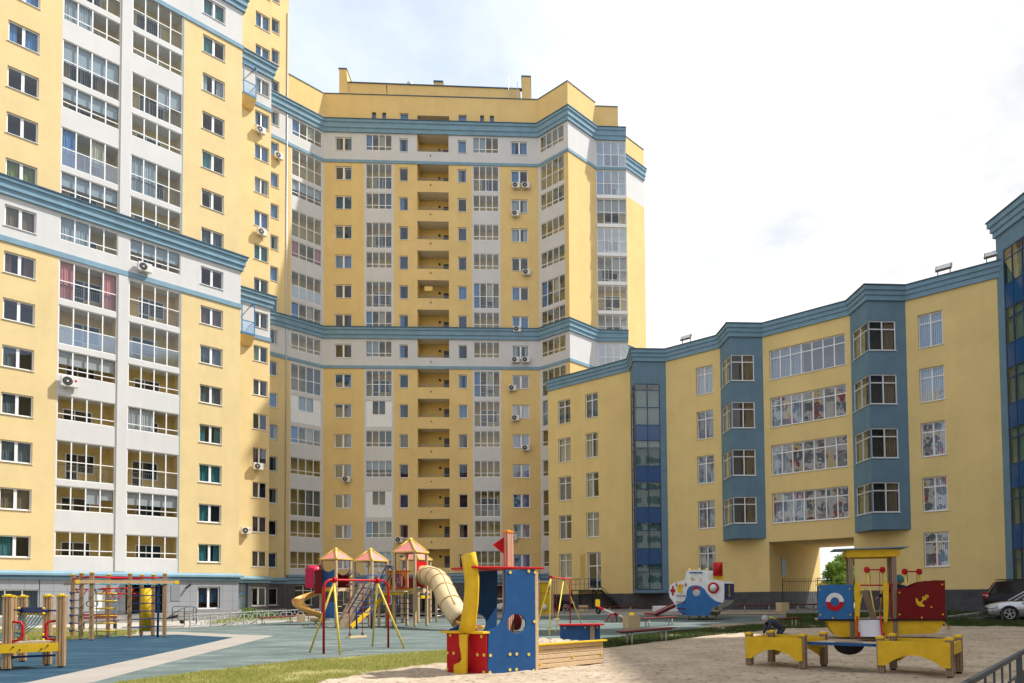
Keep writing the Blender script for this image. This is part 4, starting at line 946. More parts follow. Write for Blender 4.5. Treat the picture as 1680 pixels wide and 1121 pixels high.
# garden door with stairs
ds0, ds1 = fx(962.5), fx(984)
opsB.append(dict(s0=ds0, s1=ds1, z0=2.1, z1=5.35, kind='room', depth=1.3))
window(Bf, ds0, 2.1, [0.95, ds1-ds0-0.95], [2.05, 1.2], t=0.09, mull=0.1, sill=False, name='garden_door', fill={(1, 0): 'glass_wavy'}, curt=(('cream', 0.5, 0.97, 0.4, 0.98),))
part(RB, 'louvre_vent', MB().box(0, 0.55, -0.02, 0, 0, 2.1), M['stucco_ochre'], Bf.P(ds0-0.85, 0, 3.2), (0, 0, Bf.rz))
lv = MB()
for i in range(12): lv.beam((0.02, -0.05, 0.1+i*0.17), (0.53, -0.05, 0.1+i*0.17), 0.06, 0.03, up=(0, 0.5, 1))
part(RB, 'louvre_slats', lv, M['loggia_wall'], Bf.P(ds0-0.85, 0, 3.2), (0, 0, Bf.rz))
# passage through the building
ps0, ps1 = fx(1262.5, 930), fx(1402, 930); PZ = 5.33; PD = 9.5
opsB.append(dict(s0=ps0, s1=ps1, z0=0.2, z1=PZ, kind='void', depth=0.01, rev='stucco_honey'))
pw = MB(); pp = MB(); pc = MB()
for s in (ps0, ps1):
    pw.quad(Bf.P(s, 0, 1.71), Bf.P(s, PD, 1.71), Bf.P(s, PD, PZ), Bf.P(s, 0, PZ)); pp.quad(Bf.P(s, 0, 0), Bf.P(s, PD, 0), Bf.P(s, PD, 1.71), Bf.P(s, 0, 1.71))
pw.quad(Bf.P(ps0, 0, PZ), Bf.P(ps1, 0, PZ), Bf.P(ps1, PD, PZ), Bf.P(ps0, PD, PZ))
part(RB, 'passage_wall', pw, M['stucco_honey']); part(RB, 'passage_plinth', pp, M['plinth_dark'])
part(RB, 'passage_vent', MB().box(0.0, 0.03, 2.0, 2.7, 2.9, 4.2), M['coping'], Bf.P(ps0+0.004, 0, 0), (0, 0, Bf.rz))
walls(Bf, SL, SR, -0.2, ZC+0.1, colR, opsB, zlines=[1.71], reveal=0.2)
# back walls with the passage mouth left open
bkf = Fac(Bf.p0+Bf.i*PD, -BD, RB)
walls(bkf, -SR, -SL, -0.2, ZC+0.1, colR, [dict(s0=-ps1, s1=-ps0, z0=0.2, z1=PZ, kind='void', depth=0.01, rev='stucco_honey')], zlines=[1.71])
q = MB(); vq(q, Bf.p0+BD*SL, Bf.p0+BD*SL+Bf.i*PD, -0.2, ZTOP-0.1, RB); part(RB, 'end_wall', q, M['stucco_honey'])
for o in RB.children:
    pass
# bays: triangles whose front faces look straight out of the picture plane
def bay(xw1, xc, xw2, z0, name):
    w1 = Bf.p0+BD*fx(xw1, 720); w2 = Bf.p0+BD*fx(xw2, 720)
    s = vplane(xc, 720, w2, FF)[0]; c = w2+FF*s
    return w1, c, w2
bays = []
for xw1, xc, xw2, z0 in ((1035, 1041.5, 1094, 1.72), (1183.5, 1200, 1254, 5.62), (1399, 1428, 1491, 5.62)):
    w1, c, w2 = bay(xw1, xc, xw2, z0, ''); bays.append((w1, c, w2, z0))
for bi, (w1, c, w2, z0) in enumerate(bays):
    lf = Fac(w1, c-w1, RB); ff = Fac(c, w2-c, RB); l1 = (c-w1).length; l2 = (w2-c).length; ol, of = [], []
    if bi == 0:                        # glazed stair bay
        gz0, gz1 = 1.95, 18.7; fw = l2*0.80
        ol.append(dict(s0=0.25, s1=l1-0.02, z0=gz0, z1=gz1, kind='void', depth=0.08, rev='frame_blue')); of.append(dict(s0=0.02, s1=fw, z0=gz0, z1=gz1, kind='room', depth=0.9, rev='frame_blue', reveal=0.08))
        rows = []; 
        hts = []
        for k in range(5):
            hts += [1.55, 0.62, 1.34] if k < 4 else [1.55, 0.62, 0]
        rows = [h for h in hts if h > 0]; tot = sum(rows); rows = [1.55+0*0, 0.62, 1.34]*4+[1.5, 1.5, 0.55]
        sc = (gz1-gz0)/sum(rows); rows = [r*sc for r in rows]
        fill = {}
        for j in range(len(rows)):
            if j % 3 == 2 and j < 12:
                for i in range(2): fill[(i, j)] = 'spandrel_blue'
        window(ff, 0.02, gz0, [fw/2-0.01]*2, rows, t=0.07, mull=0.075, y=0.01, frame='frame_blue', glass='glass_green', sill=False, name='stair_glazing', fill=fill, curt=(('sheer', 0.03, 0.97, 0.0, 0.97),), d=0.08)
        ww = l1-0.27
        window(lf, 0.25, gz0, [ww/2]*2, rows, t=0.05, mull=0.055, y=0.01, frame='frame_blue', glass='glass_green', sill=False, name='stair_glazing', fill={kk: v for kk, v in fill.items()}, d=0.08)
    else:
        for k in range(1, 5):
            z = ZT[k]-WH+0.05; fw = l2*0.73; lw = l1-0.30
            of.append(dict(s0=0.06, s1=fw, z0=z, z1=z+1.95, kind='room', depth=0.55, reveal=0.14)); ol.append(dict(s0=0.30, s1=l1-0.06, z0=z, z1=z+1.95, kind='void', depth=0.14, rev='stucco_blue'))
            window(ff, 0.06, z, [fw/2-0.03]*2, [1.40, 0.55], t=0.07, mull=0.08, y=0.05, glass='glass_clear', curt=(('brown', 0.6, 0.97, 0.02, 0.98),))
            window(lf, 0.30, z, [(lw-0.06)/2]*2, [1.40, 0.55], t=0.06, mull=0.07, y=0.05, glass='glass', curt=())
    cb = lambda s, z: 'stucco_blue'
    walls(lf, 0, l1, z0, ZC+0.1, cb, ol); walls(ff, 0, l2, z0, ZC+0.1, cb, of)
    r = RB.location; m = MB().tri((w1.x-r.x, w1.y-r.y, z0-r.z), (c.x-r.x, c.y-r.y, z0-r.z), (w2.x-r.x, w2.y-r.y, z0-r.z)); part(RB, 'bay_underside', m, M['stucco_blue'])
pathR = [Bf.p0+BD*SL]
for w1, c, w2, z0 in bays: pathR += [w1, c, w2]
pathR.append(Bf.p0+BD*(SR+0.3))
sweep_profile(RB, 'cornice', [(0.004, ZC), (0.12, ZC), (0.12, ZC+0.30), (0.20, ZC+0.34), (0.20, ZC+0.60), (0.29, ZC+0.64), (0.29, ZTOP-0.06), (0.004, ZTOP-0.06)], pathR, 'trim_blue')
sweep_profile(RB, 'coping', [(-0.3, ZTOP-0.058), (0.36, ZTOP-0.058), (0.36, ZTOP), (-0.3, ZTOP)], pathR, 'coping')
rf = MB(); r_ = RB.location; pl = pathR+[Bf.p0+BD*(SR+0.3)+Bf.i*PD, Bf.p0+BD*SL+Bf.i*PD]
rf.v += [(p.x-r_.x, p.y-r_.y, ZTOP-0.4-r_.z) for p in pl]; rf.f.append(tuple(range(len(pl)))); rf.sm.append(False); part(RB, 'roof', rf, M['roofing'])
# taller stair tower at the right edge, running towards the camera
T0 = Bf.p0+BD*SR
TF = Fac(T0, (0.02, -1), RB); opsT = []
TZ = Bf.px(1626, 364)[1]
TL = 16.0
gz0, gz1 = 1.9, TZ-2.15
nst = 6; rows = [1.5, 0.62, 1.39]*nst; rows = rows[:-1]+[0.0]; rows = [r for r in rows if r > 0]
sc = (gz1-gz0)/sum(rows); rows = [r_*sc for r_ in rows]
for s0 in (0.62, 6.3):
    wdt = 5.0
    opsT.append(dict(s0=s0, s1=s0+wdt, z0=gz0, z1=gz1, kind='room', depth=1.2, rev='frame_blue', reveal=0.08))
    fill = {(i, j): 'spandrel_blue' for j in range(len(rows)) if j % 3 == 2 for i in range(6)}
    window(TF, s0, gz0, [0.75, 0.85, 0.85, 0.85, 0.85, 0.85], rows, t=0.07, mull=0.075, y=0.01, frame='frame_blue', glass='glass_green', sill=False, name='stair_glazing', fill=fill, curt=(('cream', 0.02, 0.98, 0.0, 0.98),), d=0.08)
walls(TF, 0, TL, -0.2, TZ-1.0, lambda s, z: 'stucco_blue', opsT)
tp = [T0+Vector((6, 0)), T0, T0+TF.d*TL, T0+TF.d*TL+Vector((6, 0))]
tw = MB(); vq(tw, T0, T0+Vector((6, 0.6)), -0.2, TZ-0.3, RB); vq(tw, T0+TF.d*TL, T0+TF.d*TL+Vector((6, 0)), -0.2, TZ-0.3, RB); part(RB, 'tower_side', tw, M['stucco_blue'])
hh = 1.1
sweep_profile(RB, 'tower_cornice', [(0.004, TZ-hh), (0.12, TZ-hh), (0.12, TZ-hh+0.32), (0.22, TZ-hh+0.36), (0.22, TZ-hh+0.66), (0.33, TZ-hh+0.70), (0.33, TZ-0.06), (0.004, TZ-0.06)], tp[:3], 'trim_blue')
sweep_profile(RB, 'coping', [(-0.2, TZ-0.058), (0.40, TZ-0.058), (0.40, TZ), (-0.2, TZ)], tp[:3], 'coping')
rf = MB(); r_ = RB.location; pl = [T0, T0+TF.d*TL, T0+TF.d*TL+Vector((6, 0)), T0+Vector((6, 0))]
rf.v += [(p.x-r_.x, p.y-r_.y, TZ-0.3-r_.z) for p in pl]; rf.f.append((0, 1, 2, 3)); rf.sm.append(False); part(RB, 'tower_roof', rf, M['roofing'])

# ---------------------------------------------------------------- high-rise that closes the courtyard on the right (outside the frame; it shades the sand)
def plain_block(label, p0, d, L_, H_, dep, cols, kind):
    t = thing('apartment_block', label, 'apartment block', (p0[0], p0[1], 0)); f = Fac(p0, d, t); ops = []; gm = MB(); n = int(L_/4.6); ns = int((H_-4)/3.1)
    for k in range(ns):
        for s in range(n):
            s0 = 1.4+s*4.6; zt = 5.9+3.1*k; w = 3.4 if s % 3 == 1 else 2.2
            ops.append(dict(s0=s0, s1=s0+w, z0=zt-1.5, z1=zt, kind='room', depth=0.5)); gm.box(s0, s0+w, 0.12, 0.16, zt-1.5, zt)
    walls(f, 0, L_, -0.1, H_, cols, ops, slines=[x*4.6 for x in range(n+1)], zlines=[3.3]+[3.3+3.1*k for k in range(ns)])
    part(t, 'window_glazing', gm, M['car_glass'], f.P(0, 0, 0), (0, 0, f.rz), kind='stuff')
    part(t, 'rear_wall', MB().box(0, L_, 0.6, dep, 0, H_-0.1), M['stucco_white'], f.P(0, 0, 0), (0, 0, f.rz))
plain_block('pale apartment block behind the camera, mirrored in the lower windows', (62, -52), (-1, 0), 104, 36, 14, lambda s, z: 'render_red' if (int(s/4.6) % 4 == 2 and z > 3.3) else 'far_render', 0)
HR = thing('apartment_tower', 'yellow high-rise closing the courtyard on the right beyond the frame', 'apartment tower', (33.5, 10, 0))
hx, hy0, hy1, hh = 33.5, -14.0, 31.0, 40.0
Hf = Fac((hx, hy1), (0, -1), HR); opsH = []
for k in range(11):
    for s in range(10):
        s0 = 1.6+s*4.4; zt = 5.9+3.1*k
        opsH.append(dict(s0=s0, s1=s0+2.2, z0=zt-1.5, z1=zt, kind='room', depth=0.5))
walls(Hf, 0, hy1-hy0, -0.1, hh, lambda s, z: 'plinth_dark' if z < 3.3 else ('stucco_white' if is_white(z) else 'stucco_yellow'), opsH, zlines=ZL+[3.3])
gmb = MB()
for o in opsH: gmb.box(o['s0'], o['s1'], 0.12, 0.16, o['z0'], o['z1'])
part(HR, 'window_glazing', gmb, M['car_glass'], Hf.P(0, 0, 0), (0, 0, Hf.rz), kind='stuff')
part(HR, 'rear_wall', MB().box(0.6, 14, hy0-10, hy1-10, 0, hh-0.2), M['stucco_yellow'])
part(HR, 'stair_core', MB().box(0.05, 14, 25.5, 30, 0, 46), M['stucco_yellow'])
# ================================================================ PLAYGROUND
def post_mb(w, h, grooves=True):
    mb = MB(); mb.box(-w/2, w/2, -w/2, w/2, 0.04, h)
    return mb
def add_post(t, x, y, h, w=0.15, m='wood_post', cap='paint_yellow', rz=0, z=0, foot=True):
    o = part(t, 'post', shared(('post', w, round(h, 2), m), lambda: post_mb(w, h), 'post', m), None, (x, y, z), (0, 0, rz))
    gr = shared(('groove', w, round(h, 2)), lambda: MB().box(-w*0.22, -w*0.15, -w/2-0.003, w/2+0.003, 0.05, h-0.01).box(w*0.15, w*0.22, -w/2-0.003, w/2+0.003, 0.05, h-0.01).box(-w/2-0.003, w/2+0.003, -w*0.22, -w*0.15, 0.05, h-0.01).box(-w/2-0.003, w/2+0.003, w*0.15, w*0.22, 0.05, h-0.01), 'groove', 'groove')
    link('groove', gr, o)
    if cap: link('cap', shared(('cap', w, cap), lambda: MB().box(-w/2-0.012, w/2+0.012, -w/2-0.012, w/2+0.012, 0, 0.04).sphere((0, 0, 0.04), w*0.42, 10, 4, 0.35, True), 'cap', cap), o, (0, 0, h))
    if foot: link('foot', shared('foot', lambda: MB().box(-0.045, 0.045, -0.045, 0.045, -0.05, 0.06), 'foot', 'black_rubber'), o)
    return o
def bolts(t, pts, m='paint_lemon', r=0.028, axis=(0, 1, 0)):
    me = shared(('bolt', r, m, tuple(axis)), lambda: MB().tube([(-axis[0]*0.02, -axis[1]*0.02, -axis[2]*0.02), (axis[0]*0.0, axis[1]*0.0, axis[2]*0.0)], [r*0.6, r], 10), 'bolt', m)
    for p in pts: link('bolt', me, t, p)
def loc(t):
    """world -> local of a thing rotated about z"""
    c, s = math.cos(-t.rotation_euler.z), math.sin(-t.rotation_euler.z); o = t.location.copy()
    def f(p):
        p = Vector(p); q = p-o; return Vector((c*q.x-s*q.y, s*q.x+c*q.y, q.z))
    return f

# ---- 1. low frame with a rope net at the left edge
p1, p4, p3, p2, pb = gp(11.5, 1100), gp(99.5, 1095.5), gp(77, 1092.5), gp(36, 1086), gp(19, 1081.5)
T = thing('jungle_gym', 'low wooden climbing frame with blue rope net and yellow deck beam at the left edge', 'climbing frame', p1)
L_ = loc(T)
for p in (p1, p4, p3, p2, pb): q = L_(p); add_post(T, q.x, q.y, 1.70, 0.17, rz=0.35)
e1 = (p4-p1).normalized(); back_ = Vector((p3.x-p4.x, p3.y-p4.y, 0)); pbk = p1+Vector((p2.x-p3.x, p2.y-p3.y, 0))*0.0+back_
a, b = L_(p1), L_(p4); dv = back_*0.92
part(T, 'deck_beam', MB().beam(a-e1*1.2+Vector((0, -0.1, 0.50)), b+Vector((0, -0.1, 0.50)), 0.05, 0.2), M['paint_yellow'])
for i in range(6):
    o_ = dv*(i/6.0+0.04)
    part(T, 'deck_plank', MB().beam(a-e1*1.2+o_+Vector((0, 0.0, 0.615)), b+o_+Vector((0, 0.0, 0.615)), 0.135, 0.04), M['wood_deck'])
part(T, 'rail', MB().tube([a+Vector((0, 0, 0.3)), b+Vector((0, 0, 0.3))], 0.025, 8), M['paint_navy'])
c3, c2, cb = L_(p3), L_(p2), L_(pb)
part(T, 'net_bar', MB().beam(c2+Vector((0, 0, 1.37)), c3+Vector((0, 0, 1.37)), 0.1, 0.14), M['paint_navy'])
for u, v, z in ((c3, b, 1.36), (c3, b, 0.72), (c2, cb, 1.36), (c2, cb, 0.75)):
    part(T, 'rail', MB().tube([u+Vector((0, 0, z)), v+Vector((0, 0, z))], 0.022, 8), M['paint_navy'])
    part(T, 'rail_clamp', MB().sphere(u+Vector((0, -0.1, z)), 0.06, 8, 6), M['paint_navy'])
    part(T, 'rail_cap', MB().sphere(u+Vector((0, -0.15, z+0.05)), 0.035, 8, 5).sphere(u+Vector((0, -0.15, z-0.07)), 0.035, 8, 5), M['paint_yellow'])
side = (c2-c3); far = Vector((-1.5, 0.1, 0))
for i in range(7):
    s = c3+side*(0.1+0.8*i/6)+Vector((0, 0, 1.30)); m_ = s+Vector((-0.35, -0.15, -0.48)); e = s+far+Vector((0, -0.5, -0.95))
    part(T, 'net_rope', MB().tube([s, s*0.5+m_*0.5+Vector((0.04, 0, -0.05)), m_, m_*0.5+e*0.5+Vector((0, 0, -0.06)), e], 0.013, 5), M['rope_blue'])
    part(T, 'rope_clip', MB().sphere(s+Vector((0, -0.02, -0.03)), 0.04, 8, 5), M['paint_lemon']); part(T, 'net_knot', MB().sphere(m_, 0.038, 8, 5), M['paint_yellow'])
ma, mb_ = c3+side*0.05+Vector((-0.35, -0.15, 0.82)), c3+side*0.95+Vector((-0.35, -0.15, 0.82))
part(T, 'net_cross_rope', MB().tube([ma, ma*0.5+mb_*0.5, mb_], 0.013, 5), M['rope_blue'])
for base, sgn in ((a, 1), (b, -1)):
    x = base+Vector((0.02*sgn, -0.02, 0)); hx_ = e1*0.27*sgn
    part(T, 'handle', MB().tube([x+hx_*0.3+Vector((0, 0, 1.12)), x+hx_*0.85+Vector((0, 0, 1.10)), x+hx_+Vector((0, 0, 1.02)), x+hx_+Vector((0, 0, 0.78)), x+hx_*0.85+Vector((0, 0, 0.70)), x+hx_*0.3+Vector((0, 0, 0.66))], 0.028, 8), M['paint_red'])
for q in (a, b): bolts(T, [q+e1*0.18*(1 if q is a else -1)+Vector((0, -0.13, 0.54)), q+e1*0.3*(1 if q is a else -1)+Vector((0, -0.13, 0.47))], 'black_rubber', 0.02)

# ---- 2. tall climbing frame with monkey bars
PX_ = dict(a=(118.5, 1047), b=(132.5, 1050), c=(149.5, 1051), d=(177, 1045.5), e=(212, 1047), f=(231.5, 1043.5), g=(250.5, 1043.5), h=(269.5, 1045.5))
PT = {k: gp(*v) for k, v in PX_.items()}
T = thing('jungle_gym', 'tall wooden climbing frame with red monkey bars, rope ladder and yellow curved panel', 'climbing frame', PT['c'])
L_ = loc(T); Q = {k: L_(v) for k, v in PT.items()}
Z = lambda z: Vector((0, 0, z))
for k, q in Q.items(): add_post(T, q.x, q.y, 2.68, 0.145, rz=0.4, cap='paint_yellow')
ch = Q['h']-Q['c']; chn = ch.normalized()
part(T, 'top_beam', MB().beam(Q['c']-chn*0.45+Z(2.34)+Vector((0, -0.11, 0)), Q['h']+chn*0.42+Z(2.34)+Vector((0, -0.11, 0)), 0.08, 0.13), M['wood_post'])
part(T, 'beam_end_cap', MB().beam(Q['h']+chn*0.42+Z(2.34)+Vector((0, -0.11, 0)), Q['h']+chn*0.60+Z(2.34)+Vector((0, -0.11, 0)), 0.1, 0.15), M['paint_yellow'])
part(T, 'beam_end_cap', MB().beam(Q['c']-chn*0.5+Z(2.34)+Vector((0, -0.11, 0)), Q['c']-chn*0.38+Z(2.34)+Vector((0, -0.11, 0)), 0.1, 0.15), M['paint_yellow'])
part(T, 'top_beam', MB().beam(Q['a']+Vector((-0.22, -0.2, 2.31)), Q['c']+Vector((-0.2, 0.12, 2.31)), 0.08, 0.12), M['wood_grey'])
bk_ = Q['d']-Q['c']
for u, v in (('a', 'c'), ('c', 'e'), ('e', 'h'), ('d', 'f'), ('b', 'c')):
    part(T, 'top_rail', MB().tube([Q[u]+Z(2.53), Q[v]+Z(2.53)], 0.035, 8), M['paint_red'])
def zigzag(p, q, n, drop, m, r=0.028):
    mb = MB(); mb.tube([p, q], r, 8)
    for i in range(n):
        s = p+(q-p)*((i+0.15)/n); e = p+(q-p)*((i+0.8)/n); mb.tube([s, s+(e-s)*0.35+Z(-drop*0.8), s+(e-s)*0.65+Z(-drop), e+Z(-0.0)], r*0.8, 7)
    return mb
part(T, 'monkey_bar', zigzag(Q['a']+Z(2.08), Q['d']+Z(2.08), 2, 0.24, None), M['paint_red'])
part(T, 'monkey_bar', zigzag(Q['c']+Vector((0.1, 0.5, 2.08)), Q['e']+Vector((-0.1, 0.6, 2.10)), 3, 0.24, None), M['paint_red'])
part(T, 'monkey_bar', zigzag(Q['d']+Z(1.86), Q['f']+Z(1.88), 2, 0.22, None), M['paint_red'])
for i in range(9):
    s = Q['c']*(1-i/8)+Q['h']*(i/8); part(T, 'monkey_rung', MB().tube([s+Z(2.27), s+bk_*0.9+Z(2.27)], 0.02, 6), M['rope_blue'])
for i in range(6): part(T, 'ladder_bar', MB().tube([Q['e']+Z(0.45+0.33*i), Q['h']+Z(0.47+0.33*i)], 0.024, 8), M['paint_navy'] if i == 5 else M['paint_blue'])
for i in range(6): part(T, 'ladder_bar', MB().tube([Q['a']+Z(0.33+0.32*i), Q['b']+Z(0.33+0.32*i)], 0.022, 8), M['paint_navy']); part(T, 'bar_clamp', MB().sphere(Q['a']+Vector((-0.02, -0.1, 0.33+0.32*i)), 0.055, 8, 5), M['paint_navy'])
part(T, 'fire_pole', MB().tube([Q['h']+Vector((-0.3, 0.05, 0)), Q['h']+Vector((-0.26, 0.03, 2.3))], 0.045, 8), M['paint_blue'])
rows = []                                                               # curved yellow panel between the two rear posts
for z in (0.22, 2.15): rows.append([Q['f']*(1-i/8)+Q['g']*(i/8)+Vector((0, -0.25*math.sin(pi*i/8), z)) for i in range(9)])
o = part(T, 'curved_panel', MB().grid(rows), M['paint_yellow']); sm = o.modifiers.new('thick', 'SOLIDIFY'); sm.thickness = 0.04
o = part(T, 'rope_ladder', MB().tube([Q['d']+Vector((0.25, -0.7, 2.1)), Q['d']+Vector((0.22, -0.75, 1.0)), Q['d']+Vector((0.16, -0.8, 0.05))], 0.014, 5), M['rope_blue'])
ra, rb = Q['d']+Vector((-0.02, -0.8, 2.1)), Q['d']+Vector((0.66, -0.62, 2.1))
for s in (ra, rb): part(T, 'ladder_rope', MB().tube([s, s+Z(-1.1), s+Vector((0.02, 0, -1.95))], 0.016, 6), M['rope_blue'])
o.data = MB().tube([ra+Z(-1.95), ra*0.5+rb*0.5+Z(-2.02), rb+Z(-1.9)], 0.014, 5).mesh('ladder_rope', M['rope_blue']); o.name = 'ladder_rope'
for i in range(6):
    z = -0.22-0.315*i; part(T, 'ladder_rung', MB().tube([ra+(ra-rb)*0.06+Z(z), rb+(rb-ra)*0.06+Z(z)], 0.03, 8), M['paint_yellow'])
for dx_ in (-0.13, 0.13):
    c = Q['b']*0.5+Q['c']*0.5+Vector((dx_*0.95+0.07, 0.25, 1.46)); part(T, 'gym_ring', MB().tube([c+Vector((0.10*math.cos(t*pi/8), 0, 0.10*math.sin(t*pi/8))) for t in range(16)], 0.016, 6, closed=True), M['black_rubber'])
    part(T, 'ring_rope', MB().tube([c+Z(0.12), c+Z(0.75)], 0.014, 5), M['rope_blue'])
for k in 'bce': part(T, 'climbing_rope', MB().tube([Q[k]+Vector((0.09*math.cos(j*0.9), 0.09*math.sin(j*0.9), 0.25+j*0.055)) for j in range(32)], 0.009, 4), M['black_rubber'])

# ---- 3. big play castle
def roof4(t, c, hw, ze, za, rz, mroof='roof_coral'):
    for i in range(4):
        a1, a2 = rz+pi/4+i*pi/2, rz+pi/4+(i+1)*pi/2
        e1, e2 = c+Vector((math.cos(a1)*hw*1.414, math.sin(a1)*hw*1.414, ze)), c+Vector((math.cos(a2)*hw*1.414, math.sin(a2)*hw*1.414, ze)); ap = c+Z(za)
        inn = Z(-0.05)
        part(t, 'roof_panel', MB().hexa((e1+inn, e2+inn, ap+inn, ap+inn, e1, e2, ap, ap)), M[mroof])
        part(t, 'roof_ridge', MB().tube([e1+Z(0.0), ap+Z(0.02)], 0.05, 6), M['paint_lemon'])
        part(t, 'roof_edge', MB().beam(e1, e2, 0.03, 0.06), M['paint_lemon'])
    part(t, 'roof_finial', MB().sphere(c+Z(za), 0.13, 8, 5, 0.7), M['paint_lemon'])
CA = thing('play_castle', 'large wooden play castle with coral pyramid roofs, tube slide and blue net ramp', 'play structure', gp(640, 1028))
L_ = loc(CA)
def tower(px, py, hd, rot, deck, hp, za, hw, m='wood_light'):
    c = L_(gp(px, py)); ps = []
    for i in range(4):
        a = rot+i*pi/2; p = c+Vector((math.cos(a)*hd, math.sin(a)*hd, 0)); ps.append(p); add_post(CA, p.x, p.y, hp, 0.13, m, None, rz=rot+pi/4)
    roof4(CA, c, hw, hp-0.03, za, rot+pi/4)
    for i in range(5):
        a = rot+pi/4; u = Vector((math.cos(a), math.sin(a), 0)); v = Vector((-u.y, u.x, 0)); h = hd*0.707
        part(CA, 'deck_plank', MB().beam(c-u*h+v*h*(-0.8+0.4*i)+Z(deck), c+u*h+v*h*(-0.8+0.4*i)+Z(deck), h*0.38, 0.05), M['wood_deck'])
    for i in range(4): part(CA, 'deck_beam', MB().beam(ps[i]+Z(deck-0.1), ps[(i+1) % 4]+Z(deck-0.1), 0.05, 0.16), M['wood_light'] if i % 2 else M['paint_yellow'])
    return c, ps
def side_panel(p, q, z0, z1, m, top=None, name='side_panel', inset=0.07, holes=()):
    d = (q-p); l = d.length; u = d.normalized(); n = Vector((u.y, -u.x, 0))
    pr = [(inset, z0), (l-inset, z0), (l-inset, z1)]+(top(l) if top else [])+[(inset, z1)]
    return part(CA, name, MB().plate(pr, p-n*0.02, u, Z(1), n*0.04, holes), M[m])
wav = lambda l: [(l*(0.85-0.7*i/8), 0) for i in range(9)]
def wavetop(z1, dip=0.12):
    return lambda l: [(l*(0.88-0.76*i/8), z1-dip*math.sin(pi*i/8)) for i in range(9)]
t1, P1_ = tower(551, 1023.5, 0.86, 0.28, 2.18, 4.0, 4.62, 0.70)
t2, P2_ = tower(608, 1028.5, 0.86, 0.30, 1.95, 3.62, 4.22, 0.67)
t3, P3_ = tower(674, 1027.5, 0.88, 0.42, 2.05, 4.08, 4.78, 0.72)
t4, P4_ = tower(683, 1021.5, 0.86, 0.30, 2.0, 3.95, 4.60, 0.72)
# order of the corner posts: 0 right, 1 back, 2 left, 3 front
side_panel(P1_[2], P1_[3], 2.3, 3.35, 'paint_blue', wavetop(3.35, 0.16)); side_panel(P1_[0], P1_[1], 2.25, 3.2, 'paint_maroon', wavetop(3.2, 0.2)); side_panel(P1_[1], P1_[2], 2.25, 3.3, 'paint_maroon', wavetop(3.3))
side_panel(P1_[2], P1_[3], 0.35, 1.35, 'paint_sky')
side_panel(P3_[3], P3_[0], 2.15, 3.55, 'paint_red'); side_panel(P4_[2], P4_[3], 2.1, 2.9, 'paint_maroon', wavetop(2.9))
side_panel(P4_[0], P4_[3], 1.75, 1.95, 'paint_blue'); side_panel(P4_[3], P4_[0], 1.5, 1.7, 'paint_yellow')
# red rails on tower 3 (left front)
for i in range(10):
    s = P3_[2]*(1-(i+0.5)/10)+P3_[3]*((i+0.5)/10)+Vector((-0.25, -0.1, 0)); part(CA, 'rail_bar', MB().tube([s+Z(2.05), s+Z(3.05)], 0.02, 6), M['paint_red'])
for z in (2.08, 2.98): part(CA, 'rail', MB().tube([P3_[2]+Vector((-0.3, -0.1, z)), P3_[3]+Vector((-0.2, -0.1, z))], 0.028, 6), M['paint_red'])
part(CA, 'landing', MB().beam(P3_[2]+Vector((-0.45, -0.25, 1.9)), P3_[3]+Vector((-0.25, -0.35, 1.9)), 0.9, 0.07), M['wood_deck'])
part(CA, 'landing_beam', MB().beam(P3_[2]+Vector((-0.75, -0.5, 1.82)), P3_[3]+Vector((-0.5, -0.6, 1.82)), 0.05, 0.2), M['paint_yellow'])
for p in (P3_[2]+Vector((-0.75, -0.4, 0)), P2_[0]+Vector((0.35, -0.1, 0)), P2_[0]+Vector((0.55, -0.8, 0))): add_post(CA, p.x, p.y, 3.0, 0.13, 'wood_light', 'paint_lemon')
# yellow panel with big porthole beside tower 2
p = P2_[0]+Vector((0.1, -0.35, 0)); q = p+Vector((1.15, 0.0, 0)); side_panel(p, q, 1.85, 3.05, 'paint_yellow', holes=[circ(0.58, 2.45, 0.36)])
part(CA, 'porthole_ring', MB().tube([p+Vector((0.58+0.38*math.cos(t*pi/10), -0.03, 2.45+0.38*math.sin(t*pi/10))) for t in range(20)], 0.035, 6, closed=True), M['paint_blue'])
# tube slide
def bez(P, n):
    r = []
    for i in range(n+1):
        t = i/n; r.append(P[0]*(1-t)**3+P[1]*3*t*(1-t)**2+P[2]*3*t*t*(1-t)+P[3]*t**3)
    return r
s0 = (P3_[3]+P3_[0])/2+Z(2.78); outv = Vector(((P3_[0]-P3_[3]).y, -(P3_[0]-P3_[3]).x, 0)).normalized()
e0 = L_(gp(757, 1034))+Z(0.5)
path_ = bez([s0, s0+outv*0.75+Vector((0.75, 0, 0.05)), e0+Vector((-1.2, 0.6, 1.35)), e0], 22)
tb = MB(); tb.tube(path_, 0.53, 20, cap=False); o = part(CA, 'tube_slide', tb, M['plastic_tan']); sm = o.modifiers.new('thick', 'SOLIDIFY'); sm.thickness = 0.03
for i in range(2, 22, 4):
    d = (path_[i+1]-path_[i-1]).normalized(); part(CA, 'slide_joint', MB().tube([path_[i]-d*0.03, path_[i]+d*0.03], 0.565, 24, cap=True), M['joint_mustard'])
ln = []
for i in range(1, 21):
    d = (path_[i+1]-path_[i-1]).normalized(); tc_ = (Vector((0.35, -1, 0.35))-d*Vector((0.35, -1, 0.35)).dot(d)).normalized(); ln.append(path_[i]+tc_*0.54)
part(CA, 'slide_seam', MB().tube(ln, 0.03, 6), M['plastic_tan'])
ex = bez([e0, e0+Vector((0.3, -0.2, -0.18)), e0+Vector((0.5, -0.35, -0.28)), e0+Vector((0.95, -0.5, -0.3))], 8); rows = []
